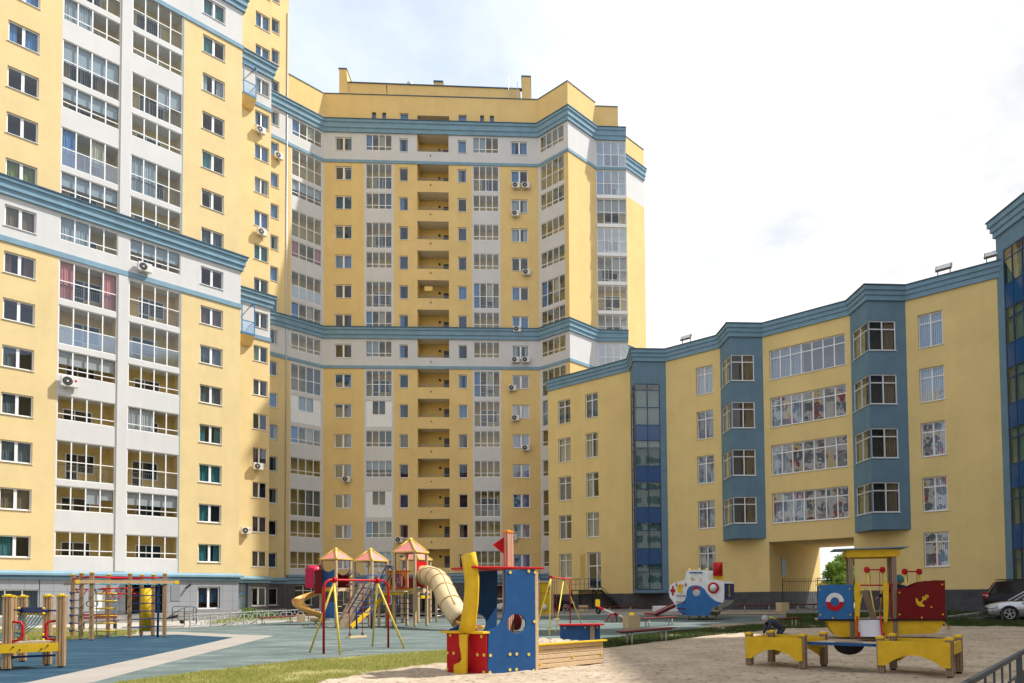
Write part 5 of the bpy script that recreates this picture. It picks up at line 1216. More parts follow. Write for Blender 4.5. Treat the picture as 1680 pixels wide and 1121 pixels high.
for i, c in enumerate(ex):
    d = (ex[min(i+1, 8)]-ex[max(i-1, 0)]).normalized(); sd = d.cross(Vector((0, 0, 1))).normalized(); rows.append([c+sd*0.46*math.cos(a)+Vector((0, 0, 1))*0.42*math.sin(a) for a in [pi+pi*j/12 for j in range(13)]])
o = part(CA, 'slide_exit', MB().grid(rows), M['plastic_orange']); sm = o.modifiers.new('thick', 'SOLIDIFY'); sm.thickness = 0.04
# open curly slide from tower 1
cc = t1+Vector((-1.35, -0.15, 0)); rows = []; pts = []
for i in range(25):
    u = i/24; a = math.radians(20+ 300*u); r = 0.85; pts.append(cc+Vector((r*math.cos(a)*1.0, r*math.sin(a), 2.2-1.85*u)))
for i, c in enumerate(pts):
    rd = Vector((c.x-cc.x, c.y-cc.y, 0)).normalized(); rows.append([c+rd*0.36*math.cos(b_)+Z(0.34)*1.0+Z(0.36*math.sin(b_)) for b_ in [pi+pi*j/10 for j in range(11)]])
o = part(CA, 'curly_slide', MB().grid(rows), M['plastic_orange']); sm = o.modifiers.new('thick', 'SOLIDIFY'); sm.thickness = 0.035
x0 = L_(gp(521, 1023)); part(CA, 'slide_foot', MB().tube([x0+Vector((0.7, 0.2, 0.45)), x0+Vector((-0.1, 0, 0.26)), x0+Vector((-0.45, 0, 0.24))], [0.22, 0.20, 0.12], 12), M['plastic_tan'])
part(CA, 'slide_foot_leg', MB().box(x0.x-0.15, x0.x-0.08, -0.05+x0.y, x0.y+0.05, 0, 0.2).box(x0.x+0.1, x0.x+0.17, x0.y-0.05, x0.y+0.05, 0, 0.2), M['ac_dark'])
rows = []
hb_ = t1+Vector((-1.12, -0.32, 2.45))
for xx in (0, 0.85): rows.append([hb_+Vector((xx*0.95-0.45, 0.5*math.cos(a), 0.62+0.55*math.sin(a)))*1.0 for a in [pi*j/10 for j in range(11)]])
o = part(CA, 'slide_hood', MB().grid(rows), M['plastic_crimson']); sm = o.modifiers.new('thick', 'SOLIDIFY'); sm.thickness = 0.05
part(CA, 'slide_hood_side', MB().box(hb_.x-0.46, hb_.x+0.05, hb_.y-0.55, hb_.y-0.49, hb_.z-0.25, hb_.z+0.95), M['plastic_crimson'])
part(CA, 'slide_hood_side', MB().box(hb_.x+0.1, hb_.x+0.5, hb_.y-0.52, hb_.y-0.48, hb_.z-0.6, hb_.z+0.85), M['paint_maroon'])
# arched bridge of blue tubes between towers 1 and 2
for dy_, zz in ((-0.4, 3.05), (0.35, 3.05), (-0.4, 2.45), (0.35, 2.45)):
    a, b = t1+Vector((0.75, dy_, 0)), t2+Vector((-0.7, dy_, 0)); part(CA, 'bridge_rail', MB().tube([a*(1-i/8)+b*(i/8)+Z(zz-0.10*i/8+0.25*math.sin(pi*i/8)*(1 if zz > 2.7 else 0.5)-0.1) for i in range(9)], 0.032, 7), M['paint_blue'])
for i in range(8):
    a, b = t1+Vector((0.75, 0, 0)), t2+Vector((-0.7, 0, 0)); c = a*(1-(i+.5)/8)+b*((i+.5)/8); part(CA, 'bridge_plank', MB().cbox(c+Z(2.1-0.02*i), 0.2, 0.8, 0.05), M['wood_deck'])
a, b = t1+Vector((0.75, -0.45, 0)), t2+Vector((-0.7, -0.45, 0))
for k in range(3): part(CA, 'rope_ball', MB().sphere(a*(0.4-0.1*k)+b*(0.6+0.1*k)+Z(2.72), 0.09, 8, 6), M['paint_lemon'])
for off in (-0.5, 0.5):                                                  # blue arches between towers 2 and 3
    a, b = t2+Vector((0.6, off*0.8, 0)), t3+Vector((-0.7, off*0.8, 0)); part(CA, 'bridge_rail', MB().tube([a*(1-i/10)+b*(i/10)+Z(2.55+0.75*math.sin(pi*i/10)) for i in range(11)], 0.035, 7), M['paint_blue'])
# steep ramp with wooden stringers in front of tower 2, blue net frame and yellow slide rail
rt, rb_ = P2_[2]+Vector((0.5, -0.5, 2.35)), L_(gp(551, 1031)); sd = Vector((0.82, -0.35, 0))
for k, m in ((0, 'wood_grey'), (1, 'wood_grey')): part(CA, 'ramp_stringer', MB().beam(rb_+sd*k*0.75+Z(0.05), rt+sd*k*0.75, 0.06, 0.2), M[m])
for i in range(9):
    c = rb_*(1-(i+.5)/9)+rt*((i+.5)/9); part(CA, 'ramp_plank', MB().beam(c, c+sd*0.75, 0.24, 0.03, up=(rt-rb_).cross(sd)), M['wood_light'])
for i in range(3): c = rb_*(1-(i+.5)/6)+rt*((i+.5)/6); part(CA, 'ramp_grip', MB().sphere(c+sd*(0.2+0.15*(i % 2))+Z(0.04), 0.05, 8, 5), M['paint_lemon'])
fr_ = lambda u, v: L_(gp(589, 1033))+Vector((-0.45, -0.25, 0))*0+(L_(gp(619, 1033))-L_(gp(583, 1034)))*u*1.0+Vector((0.95, 0.6, 1.9))*v+Z(0.85)+Vector((-0.55, 0, 0))
net = [fr_(0, 0), fr_(1, 0), fr_(1, 1), fr_(0, 1)]
part(CA, 'net_frame', MB().tube(net, 0.04, 8, closed=True), M['paint_blue'])
for i in range(1, 4):
    part(CA, 'net_rope', MB().tube([fr_(i/4, 0), fr_(i/4+0.05, 0.5)+Z(-0.08), fr_(i/4, 1)], 0.022, 6), M['paint_blue'])
for i in range(1, 6): part(CA, 'net_rope', MB().tube([fr_(0, i/6), fr_(0.5, i/6)+Z(-0.08), fr_(1, i/6)], 0.022, 6), M['paint_blue'])
for u in (0.25, 0.95): q = fr_(u, 0.15); part(CA, 'net_leg', MB().tube([Vector((q.x, q.y, 0)), q], 0.045, 8), M['paint_navy'])
ya, yb = L_(gp(573, 1032))+Vector((0.1, 0, 0.1)), P2_[0]+Vector((0.2, -0.35, 1.85)); part(CA, 'slide_rail', MB().beam(ya, yb, 0.07, 0.22), M['paint_yellow'])
for p in (P2_[0]+Vector((0.3, -0.6, 0)), P2_[0]+Vector((0.3, 0.3, 0))):
    pass
for i in range(6): part(CA, 'ladder_bar', MB().tube([P2_[0]+Vector((0.35, -0.1, 0.35+0.3*i)), P2_[0]+Vector((1.35, -0.2, 0.35+0.3*i))], 0.022, 6), M['paint_navy'])
for i in range(5): part(CA, 'ladder_bar', MB().tube([P1_[3]+Vector((0, 0.0, 0.3+0.38*i)), P1_[0]+Vector((-0.5, 0, 0.3+0.38*i))], 0.022, 6), M['wood_light'])
# climbing posts with rails on the far right of the castle, behind the tube
qa, qb = gp(716, 1021.5), gp(737, 1017); A_, B2_ = L_(qa), L_(qb)
add_post(CA, A_.x, A_.y, 3.25, 0.13, 'wood_light', 'paint_yellow'); add_post(CA, B2_.x, B2_.y, 3.45, 0.13, 'wood_light', 'paint_yellow')
part(CA, 'overhead_bar', zigzag(P3_[0]+Z(3.05), B2_+Z(3.15), 4, 0.4, None, 0.035), M['paint_navy'])
part(CA, 'overhead_bar', MB().tube([B2_+Z(3.2), B2_+Vector((1.6, -0.4, 3.2))], 0.035, 6), M['paint_blue'])
for i in range(5): part(CA, 'ladder_bar', MB().tube([A_+Z(0.4+0.4*i), B2_+Z(0.4+0.4*i)], 0.022, 6), M['steel_light'])

# ---- 4. swings
def swing(name, label, feet_r, feet_y, hub, zb, seat, red='paint_red', group='red and yellow swings', wheels=0.085, mleg='paint_lemon', ext=True, chain='rope_red'):
    t = thing(name, label, 'swing', (feet_r[0]+feet_r[-1])/2 if feet_r else (feet_y[0]+feet_y[-1])/2, 0, group)
    f = loc(t); h0, h1 = f(hub[0]), f(hub[1]); d = (h1-h0).normalized()
    if feet_r:
        a, b = f(feet_r[0]), f(feet_r[-1])
        pts = [a, Vector((a.x, a.y, zb-0.25)), Vector((a.x, a.y, zb-0.09))+d*0.05, Vector((a.x, a.y, zb))+d*0.2]
        if len(feet_r) > 1: pts += [Vector((b.x, b.y, zb))-d*0.2, Vector((b.x, b.y, zb-0.09))-d*0.05, Vector((b.x, b.y, zb-0.25)), b]
        else: pts += [h1+Z(zb)] if (h1-a).length > (h0-a).length else [h0+Z(zb)]
        part(t, 'arch', MB().tube(pts, 0.034, 10), M[red])
    part(t, 'crossbar', MB().tube([h0+Z(zb+0.001), h1+Z(zb+0.001)], 0.032, 10), M[red])
    for h in (h0, h1): part(t, 'hub', MB().disc(h+Z(zb), d, wheels, 0.1, 14), M[red])
    for i, p in enumerate(feet_y):
        q = f(p); h = (h0 if i < 2 else h1)+Z(zb-0.05); part(t, 'leg', MB().tube([q, h], 0.030, 8), M[mleg])
    for s, zs, tw in seat:
        c = h0*(1-s)+h1*s; hw_ = 0.27
        for k in (-1, 1):
            top = c+d*hw_*k*1.0+Z(zb-0.05); bot = c+d*hw_*k*0.92+Z(zs)
            n = 12; part(t, 'chain', MB().tube([top*(1-i/n)+bot*(i/n)+Vector((0.008*(-1)**i, 0.006*(-1)**i, 0)) for i in range(n+1)], 0.014, 5), M[chain])
            part(t, 'seat_shackle', MB().tube([bot+Z(0.14), bot+d*0.05+Z(0.06), bot, bot-d*0.05+Z(0.06)], 0.011, 5, closed=True), M['ac_dark'])
        n_ = Vector((-d.y, d.x, 0)); part(t, 'seat', MB().beam(c-d*0.33+Z(zs), c+d*0.33+Z(zs), 0.2, 0.05), M['wood_light'])
    return t
r0, r1 = gp(531, 1073), gp(637, 1063); dv_ = (r1-r0).normalized()
def hubat(px, p0=r0, dd=dv_, py=950):
    s = vplane(px, py, p0, dd)[0]; return Vector((p0.x, p0.y, 0))+Vector((dd.x, dd.y, 0))*s
swing('swing', 'swing with red arch, yellow legs and one pale seat standing on the green rubber', [r0, r1], [gp(508, 1071), gp(558, 1074.5), gp(611, 1061), gp(663.5, 1064)], [hubat(548), hubat(618.5)], 2.12, [(0.5, 0.42, 0)])
r1 = gp(935.5, 1027); d2 = Vector((-0.35, -1, 0)).normalized()
h1 = gp(926, 1030)*1.0; h1 = (gp(912, 1037)+gp(953, 1023))/2
ya, yb, yc = gp(902, 1042), gp(912, 1037.5), gp(953.5, 1024)
hA = Vector((r1.x-0.35, r1.y-0.75, 0)); hB = Vector((r1.x-1.05, r1.y-3.6, 0))
zb = hz(926, 949.5, hA)
swing('swing', 'swing with red frame and yellow legs half hidden behind the blue play boat', [r1], [gp(901, 1043)+Vector((-0.6, 0.4, 0)), gp(901.5, 1043), gp(911.5, 1037), gp(954, 1024)], [hB, hA], zb, [(0.35, 0.45, 0)])

# ---- 5. play boat in the sand
b0, b1 = gp(798, 1108), gp(880, 1101); ub = (b1-b0).normalized()
BO = thing('play_boat', 'blue and red wooden play boat with yellow figurehead, red flag mast and sand box stern', 'play boat', b0, 0)
L_ = loc(BO)
def zp(x, y): return 700+x/4.294, 860+y/4.294
def on(pts, p0, d): return [vplane(*zp(x, y), p0, d) for x, y in pts]
nb = Vector((ub.y, -ub.x, 0))                                             # towards the viewer
main = on([(428, 1072), (436, 752), (452, 742), (478, 733), (500, 718), (520, 695), (536, 660), (546, 620), (551, 575), (552, 520), (552, 324), (776, 318), (771, 1034)], b0, ub)
main = [(s, max(0.0, z)) if z < 0.25 else (s, z) for s, z in main]
hole = on([(634+67*math.cos(a), 702+68*math.sin(a)) for a in [2*pi*i/28 for i in range(28)]], b0, ub)
o0 = L_(b0)
part(BO, 'hull_panel', MB().plate(main, o0, ub, Z(1), -nb*0.045, [hole]), M['paint_blue'], bevel=0.006)
bz = on([(588, 340), (718, 332), (763, 340), (758, 686), (586, 917), (633, 915), (718, 918), (448, 925), (445, 1045), (585, 1026), (632, 1024), (752, 1032)], b0, ub)
bolts(BO, [o0+ub*s+Z(z)+nb*0.012 for s, z in bz], 'paint_lemon', 0.035, tuple(nb))
r0_ = gp(733, 1104); ur = Vector((b0.x-r0_.x, b0.y-r0_.y, 0)); wr = ur.length; ur.normalize(); nr = Vector((ur.y, -ur.x, 0)); or_ = L_(r0_)
ztop = 0.84
part(BO, 'bow_panel', MB().plate([(0.0, 0.02), (wr*0.49, 0.02), (wr*0.49, ztop), (0.0, ztop)], or_, ur, Z(1), -nr*0.04), M['paint_red'], bevel=0.005)
part(BO, 'bow_panel', MB().plate([(wr*0.51, 0.02), (wr-0.005, 0.02), (wr-0.005, ztop), (wr*0.51, ztop)], or_, ur, Z(1), -nr*0.04), M['paint_red'], bevel=0.005)
bz = on([(168, 783), (292, 783), (388, 792), (148, 907), (192, 909), (360, 920), (406, 922), (146, 1022), (286, 1006), (404, 1044)], r0_, ur)
bolts(BO, [or_+ur*s+Z(z)+nr*0.012 for s, z in bz], 'paint_lemon', 0.035, tuple(nr))
lw = 1.22                                                                  # left hull side, seen from inside
main2 = [(s, z) for s, z in main]; hole2 = hole
part(BO, 'hull_panel', MB().plate(main2, or_+Vector((0.0, 0, 0)), ub, Z(1), -nb*0.045, [hole2]), M['paint_blue'], bevel=0.006)
part(BO, 'bow_ledge', MB().plate([(-0.06, -0.13), (wr+0.03, -0.13), (wr+0.03, 0.26), (-0.06, 0.26)], or_+Z(ztop), ur, -nr, Z(0.04)), M['paint_yellow'], bevel=0.006)
stem = on([(228, 778), (281, 778), (277, 1062), (272, 1072), (190, 1068), (190, 992), (205, 984), (232, 976), (245, 950), (240, 905), (230, 850)], Vector((r0_.x, r0_.y, 0))+nr*0.20, ur)
part(BO, 'stem_board', MB().plate([(s, max(0.01, z)) for s, z in stem], or_+nr*0.20, ur, Z(1), -nr*0.045), M['paint_yellow'], bevel=0.006)
part(BO, 'stem_bracket', MB().beam(or_+ur*wr*0.46+nr*0.17+Z(0.30), or_+ur*wr*0.46-nr*0.02+Z(0.30), 0.03, 0.03).beam(or_+ur*wr*0.46+nr*0.17+Z(0.78), or_+ur*wr*0.46-nr*0.02+Z(0.78), 0.03, 0.03), M['ac_dark'])
fl = [(240, 226), (258, 320), (266, 400), (266, 470), (258, 560), (242, 660), (222, 762)]; frt = [(340, 195), (357, 290), (365, 370), (365, 440), (360, 560), (347, 670), (334, 760)]
pf0 = Vector((r0_.x, r0_.y, 0))+nr*0.12
uf = (ur*0.92-nr*0.0+Vector((0.0, 0.25, 0))).normalized(); rows = []
for (x0, y0), (x1, y1) in zip(fl, frt):
    s_, z_ = vplane(*zp(x0, y0), pf0, ur); s2_, z2_ = vplane(*zp(x1, y1), pf0, ur)
    A1 = L_(pf0)+ur*s_+Z(z_); A2 = L_(pf0)+ur*s2_+Z(z2_)
    rows.append([A1*(1-i/4)+A2*(i/4)+nr*(0.05*math.sin(pi*i/4)) for i in range(5)])
o = part(BO, 'figurehead', MB().grid(rows), M['paint_yellow']); sm = o.modifiers.new('thick', 'SOLIDIFY'); sm.thickness = 0.045; sm.offset = -1
zr = hz(*zp(690, 318), b1); pr_ = []
c_nl = L_(Vector((b0.x, b0.y, 0))+ub*vplane(*zp(318, 322), b0, ub)[0]); c_nr = L_(Vector((b0.x, b0.y, 0))+ub*vplane(*zp(832, 306), b0, ub)[0]); 
inw = -nb
c_nl = o0+ub*0.08+nb*0.03; c_nr = o0+ub*(main[-1][0]+0.22)+nb*0.03
rp = [c_nl+ub*0.15, c_nr, c_nr+inw*1.35, c_nl+inw*1.45-ur*0.15+ub*0.1, c_nl-ur*0.25+inw*0.35]
rp = [c_nl-ub*0.32+inw*0.05, c_nr, c_nr+inw*1.4, c_nl-ub*0.1+inw*1.4, c_nl-ub*0.32+inw*1.1]
m_ = MB(); n_ = len(rp)
for z_ in (zr-0.0, zr+0.045): m_.v += [(p.x, p.y, z_) for p in rp]
m_.f += [tuple(reversed(range(n_))), tuple(range(n_, 2*n_))]+[(i, (i+1) % n_, n_+(i+1) % n_, n_+i) for i in range(n_)]; m_.sm += [False]*(n_+2)
part(BO, 'roof_board', m_, M['paint_red'], bevel=0.01)
mp_ = o0+ub*(main[-1][0]*0.71)+inw*0.55
add_post(BO, mp_.x, mp_.y, hz(855, 882, b1)+0.12, 0.17, 'wood_mast', 'paint_orange', rz=0.9)
zf = hz(*zp(600, 160), b1)+0.05
part(BO, 'flag', MB().plate([(0, -0.18), (0, 0.16), (-0.26, -0.0)], mp_+Vector((-0.09, -0.05, zf)), ub, Z(1), -nb*0.03), M['paint_red'])
bolts(BO, [mp_-ub*0.25+Z(zr+0.06), mp_+ub*0.2+Z(zr+0.06)], 'paint_lemon', 0.04, (0, 0, 1))
e_ = o0+ub*(main[-1][0]+0.03)+inw*0.05
part(BO, 'corner_post', MB().box(-0.04, 0.04, -0.05, 0.05, 0, zr), M['wood_light'], e_, (0, 0, math.atan2(ub.y, ub.x)))
part(BO, 'corner_post', MB().box(-0.04, 0.04, -0.05, 0.05, 0, zr), M['wood_light'], e_+inw*1.15, (0, 0, math.atan2(ub.y, ub.x)))
part(BO, 'steering_wheel', MB().disc(mp_+ub*0.2-Z(-1.05), ub, 0.2, 0.04, 20), M['paint_maroon'])
# sand box stern
c0, c1 = L_(gp(881, 1100)), L_(gp(989, 1089.5)); us = (c1-c0); ls = us.length; us.normalize(); ns = Vector((us.y, -us.x, 0)); hb0 = 0.50
for i in range(5):
    part(BO, 'side_plank', MB().beam(c0+us*0.02+Z(0.03+0.10*i+0.045)-ns*(0.004*(i % 2)), c1+Z(0.03+0.10*i+0.045)-ns*(0.004*(i % 2)), 0.04, 0.09), M['wood_light'], bevel=0.008)
part(BO, 'rim_board', MB().beam(c0+Z(0.545), c1+us*0.08+Z(0.545), 0.16, 0.035), M['paint_yellow'], bevel=0.006)
bolts(BO, [c0+us*ls*f_+Z(z_)-Vector((0, 0, 0))+ns*0.03 for f_, z_ in ((0.04, 0.43), (0.04, 0.13), (0.52, 0.43), (0.52, 0.23), (0.97, 0.43), (0.97, 0.23))], 'paint_yellow', 0.03, tuple(ns))
dep = 2.1
part(BO, 'side_plank', MB().beam(c1+Z(0.27), c1-ns*dep+us*0.0+Z(0.27), 0.04, 0.50), M['paint_blue']); part(BO, 'side_plank', MB().beam(c0-ns*dep+Z(0.27), c1-ns*dep+Z(0.27), 0.04, 0.50), M['wood_light'])
rows = []
for i in range(13):
    rows.append([c0+us*ls*(i/12)-ns*(0.03+dep*0.97*j/12)+Z(0.50+0.07*mnoise.noise(Vector((i*0.7, j*0.5, 2)))+0.04*mnoise.noise(Vector((i*2.1, j*1.7, 5)))+0.06*math.sin(pi*i/12)*math.sin(pi*j/12)) for j in range(13)])
part(BO, 'box_sand', MB().grid(rows), M['sand'])
# counter at the far side
k0, k1 = gp(919, 1067), gp(985, 1066); uk = Vector((k1.x-k0.x, k1.y-k0.y, 0)); lk = uk.length; uk.normalize(); nk = Vector((uk.y, -uk.x, 0)); K0 = L_(k0)
zk = hz(950, 1026.5, k0)
part(BO, 'counter_panel', MB().plate([(0, 0), (lk, 0), (lk, zk), (0, zk)], K0, uk, Z(1), -nk*0.04), M['paint_blue'], bevel=0.005)
add = K0+uk*lk*0.80+nk*0.06; part(BO, 'counter_post', MB().box(-0.065, 0.065, -0.05, 0.05, 0, zk), M['wood_grey'], add)
part(BO, 'counter_top', MB().plate([(-0.03, 0.05), (lk*0.4, 0.17), (lk*0.8, 0.2), (lk+0.12, 0.08), (lk+0.05, -0.4), (-0.03, -0.4)], K0+Z(zk), uk, nk, Z(0.04)), M['paint_red'], bevel=0.008)
bolts(BO, [K0+uk*lk*f_+Z(zk-0.06)+nk*0.02 for f_ in (0.12, 0.62, 0.93)], 'paint_lemon', 0.025, tuple(nk))

# ---- 6. yellow climbing tower behind the second swing
y0, y1 = gp(886, 1011), gp(907, 1008.5); uy = Vector((y1.x-y0.x, y1.y-y0.y, 0)); uy = FF.to_3d() if False else Vector((1, 0.15, 0)).normalized()
YC = thing('climbing_tower', 'yellow climbing tower with round hand holds seen behind the red swing', 'climbing tower', y0)
ly = abs(vplane(907, 1005, y0, uy)[0]); ht = hz(890, 955, y0); ny = Vector((uy.y, -uy.x, 0))
hls = [circ(ly*0.73, ht*0.78, 0.14, 16)]+[circ(ly*0.77, ht*f_, 0.045, 10) for f_ in (0.55, 0.42, 0.28)]
part(YC, 'climbing_panel', MB().plate([(0.02, 0.15), (ly-0.1, 0.15), (ly-0.1, ht*0.93), (0.02, ht*0.93)], (0, 0, 0), uy, Z(1), -ny*0.05, hls), M['paint_yellow'])
part(YC, 'hand_hold', MB().sphere(uy*ly*0.36+ny*0.03+Z(0.62), 0.17, 10, 6, 1.3), M['paint_white'])
part(YC, 'panel_trim', MB().plate([(0.02, ht*0.62), (ly-0.1, ht*0.62), (ly-0.1, ht*0.65), (0.02, ht*0.65)], (0, 0, 0), uy, Z(1), ny*0.02), M['paint_orange'])
for s_ in (-0.06, ly-0.02):
    for d_ in (0, 1.0): q = uy*s_-ny*d_; add_post(YC, q.x, q.y, ht*1.0, 0.13, 'wood_light', 'paint_lemon')
part(YC, 'top_beam', MB().beam(uy*-0.2+ny*0.05+Z(ht*0.95), uy*(ly+0.25)+ny*0.05+Z(ht*0.95), 0.08, 0.14), M['wood_light'])
part(YC, 'top_rail', MB().beam(uy*0+ny*0.02+Z(ht*1.03), uy*ly+ny*0.02+Z(ht*1.03), 0.05, 0.1), M['paint_blue'])
part(YC, 'base_beam', MB().beam(uy*-0.2+ny*0.05+Z(0.08), uy*(ly+0.35)+ny*0.05+Z(0.08), 0.15, 0.15), M['wood_light'])

# ---- 7. seesaw
s0, s1 = gp(1008, 1021), gp(981, 1012)
SE = thing('seesaw', 'seesaw with red trestle, yellow back plate and black tyre stop', 'seesaw', s0); L_ = loc(SE)
ua = Vector((s1.x-s0.x, s1.y-s0.y, 0)); ua = Vector((-0.55, 0.84, 0)); na = Vector((ua.y, -ua.x, 0)); nA = Vector((0.84, 0.55, 0))
z1 = 0.45
hi_ = ua*1.55+Z(0.86); lo = -ua*1.55+Z(0.12)
part(SE, 'beam', MB().beam(lo, hi_, 0.11, 0.10), M['steel_light']); part(SE, 'beam_cap', MB().beam(hi_*0.8+lo*0.2, hi_, 0.115, 0.105), M['paint_red']); part(SE, 'beam_cap', MB().beam(lo*0.62+hi_*0.38, lo*0.5+hi_*0.5, 0.13, 0.115), M['paint_maroon'])
for sg in (-1, 1):
    part(SE, 'trestle', MB().tube([nA*0.42*sg+ua*0.3, nA*0.2*sg+ua*0.12+Z(0.46), nA*0.2*sg-ua*0.12+Z(0.46), nA*0.42*sg-ua*0.3], 0.03, 8), M['paint_red'])
part(SE, 'axle', MB().tube([nA*-0.25+Z(0.46), nA*0.25+Z(0.46)], 0.035, 8), M['paint_red'])
part(SE, 'seat_back', MB().plate([(-0.16, 0), (0.16, 0), (0.16, 0.36), (0.1, 0.42), (-0.1, 0.42), (-0.16, 0.36)], hi_+Z(0.05), nA, Z(1), ua*0.04), M['paint_yellow'])
part(SE, 'tyre_stop', MB().tube([hi_-ua*0.05+Z(-0.2)+ua*0.16*math.cos(a)+Z(0.16*math.sin(a)) for a in [2*pi*i/14 for i in range(14)]], 0.07, 8, closed=True), M['tyre'])
part(SE, 'seat_back', MB().plate([(-0.16, 0), (0.16, 0), (0.16, 0.36), (0.1, 0.42), (-0.1, 0.42), (-0.16, 0.36)], lo+Z(0.05), nA, Z(1), ua*0.04), M['paint_yellow'])

# ---- 8. benches and litter cubes
def bench(px0, px1, label, red='bench_red', h=0.46, ext=0.55, w=0.34):
    a, b = gp(*px0), gp(*px1); d = Vector((b.x-a.x, b.y-a.y, 0)); l = d.length; d.normalize(); rz = math.atan2(d.y, d.x); c = (a+b)/2
    t = thing('bench', label, 'bench', c, rz, 'red plank benches round the playground')
    for i in range(3): part(t, 'seat_plank', shared(('bp', round(l+2*ext, 2), i), lambda: MB().box(-l/2-ext, l/2+ext, -w/2+i*w/3+0.006, -w/2+(i+1)*w/3-0.006, h-0.045, h), 'seat_plank', red), None, (0, 0, 0), bevel=0.006)
    part(t, 'seat_frame', MB().box(-l/2-ext*0.8, l/2+ext*0.8, -0.06, 0.06, h-0.08, h-0.046), M['ac_dark'])
    for s in (-l/2, l/2):
        for y in (-0.09, 0.09): part(t, 'leg', shared(('bleg', round(h, 2)), lambda: MB().tube([(0, 0, -0.02), (0, 0, h-0.08)], 0.032, 8), 'leg', 'bench_leg'), None, (s, y, 0))
    return t
bench((1033, 1058), (1089, 1052), 'red bench on white legs on the sand in front of the stone cube')
bench((1062, 1029), (1100, 1026), 'red bench in shade just behind the stone cube near the seesaw')
bench((432, 1025), (478, 1022), 'sunlit red bench by the low fence, left of the pale litter cube')
bench((508, 1019.5), (528, 1018), 'red bench partly hidden behind the curly slide foot')
bench((925, 1007.5), (959, 1007), 'red bench behind the swing, left of the small stone cube')
bench((1000, 1006), (1034, 1004), 'red bench by the dark plinth, right of the small stone cube')
bench((1222, 1003.5), (1262, 1003), 'red bench by the wall, left of the cube near the passage')
bench((1308, 1003), (1336, 1002), 'red bench in front of the passage fence, half behind the blue panel')
bench((1303, 1029), (1264, 1032), 'red bench on the lawn behind the crawling child')
def cube(px, sz, label, rz=0.35):
    p = gp(*px); t = thing('litter_cube', label, 'litter bin', p, rz, 'stone litter cubes')
    s = sz/2; q = s-0.07
    part(t, 'body', MB().box(-s, s, -s, s, 0, sz*0.96), M['cube_stone'], bevel=0.012)
    part(t, 'liner', MB().box(-q, q, -q, q, sz*0.96, sz*0.965), M['ac_dark']); 
    part(t, 'rim', MB().box(-s, s, -s, -q, sz*0.961, sz).box(-s, s, q, s, sz*0.961, sz).box(-s, -q, -q, q, sz*0.961, sz).box(q, s, -q, q, sz*0.961, sz), M['cube_stone'])
cube((1036, 1031.5), 0.62, 'sandy stone litter cube in front of the seesaw')
cube((957, 1005), 0.55, 'stone litter cube between the two rear benches left of the seesaw')
cube((1284, 1004), 0.60, 'stone litter cube standing between the two benches near the passage')
cube((494, 1021), 0.52, 'pale sunlit stone litter cube right of the low fence')

# ---- 9. play ship with wave panel
v0, v1 = gp(1110, 1017.5), gp(1188, 1016.5)
SH = thing('play_ship', 'white and blue play ship with portholes, wave panel and red slide', 'play ship', gp(1150, 1017)); L_ = loc(SH)
pz = Vector((v0.x, v0.y, 0)); uw = Vector((0.80, -0.60, 0)).normalized(); nw = Vector((uw.y, -uw.x, 0))
z6 = lambda x, y: (1060+x/6, 900+y/6)
def on6(pts): return [vplane(*z6(x, y), pz, uw) for x, y in pts]
O6 = L_(pz)
hull = on6([(232, 480), (225, 430), (228, 395), (240, 360), (270, 342), (330, 325), (375, 312), (388, 270), (396, 230), (410, 213), (585, 212), (594, 235), (600, 290), (625, 306), (690, 318), (750, 330), (768, 345), (770, 400), (768, 500), (755, 535), (700, 570), (655, 590), (620, 660), (590, 667), (420, 665), (365, 655), (320, 622), (305, 580), (270, 530)])
def hol(cx, cy, r): return on6(circ(cx, cy, r, 18))
HO = [hol(457, 308, 24), hol(528, 311, 23), hol(345, 395, 36), hol(497, 432, 38)]
part(SH, 'hull_panel', MB().plate(hull, O6, uw, Z(1), -nw*0.04, HO), M['paint_white'], bevel=0.006)
wave = on6([(300, 548), (360, 535), (385, 505), (398, 470), (402, 420), (420, 385), (450, 367), (500, 363), (540, 372), (575, 400), (600, 440), (640, 485), (690, 520), (752, 534), (700, 568), (655, 590), (620, 658), (590, 664), (420, 662), (365, 652), (322, 620), (308, 580)])
part(SH, 'wave_panel', MB().plate(wave, O6+nw*0.012, uw, Z(1), nw*0.02, [hol(497, 432, 37)]), M['paint_sky'])
def ring6(cx, cy, r, w, m, name, a0=0, a1=2*pi, n=20):
    out = [(cx+r*math.cos(a0+(a1-a0)*i/n), cy-r*math.sin(a0+(a1-a0)*i/n)) for i in range(n+1)]
    inn = [(cx+(r-w)*math.cos(a0+(a1-a0)*i/n), cy-(r-w)*math.sin(a0+(a1-a0)*i/n)) for i in range(n, -1, -1)]
    if a1-a0 > 6.2: part(SH, name, MB().plate(on6(out[:-1]), O6+nw*0.035, uw, Z(1), nw*0.03, [on6(list(reversed(inn))[:-1])]), M[m])
    else: part(SH, name, MB().plate(on6(out+inn), O6+nw*0.035, uw, Z(1), nw*0.03), M[m])
ring6(666, 389, 55, 17, 'paint_red', 'porthole_ring'); c_ = on6([(666, 389)])[0]
part(SH, 'porthole_dome', MB().tube([O6+uw*c_[0]+Z(c_[1])+nw*0.02, O6+uw*c_[0]+Z(c_[1])+nw*0.14, O6+uw*c_[0]+Z(c_[1])+nw*0.20], [0.24, 0.19, 0.05], 18), M['lamp_clear'])
ring6(497, 420, 42, 22, 'paint_red', 'porthole_brow', 0.5, 2.75, 10)
yf = on6([(345+37*math.sin(a) if False else 345-36*math.cos(a-pi/2), 395-44*math.sin(a-pi/2)) for a in [0.0+pi*1.15*i/12+0.25 for i in range(13)]])
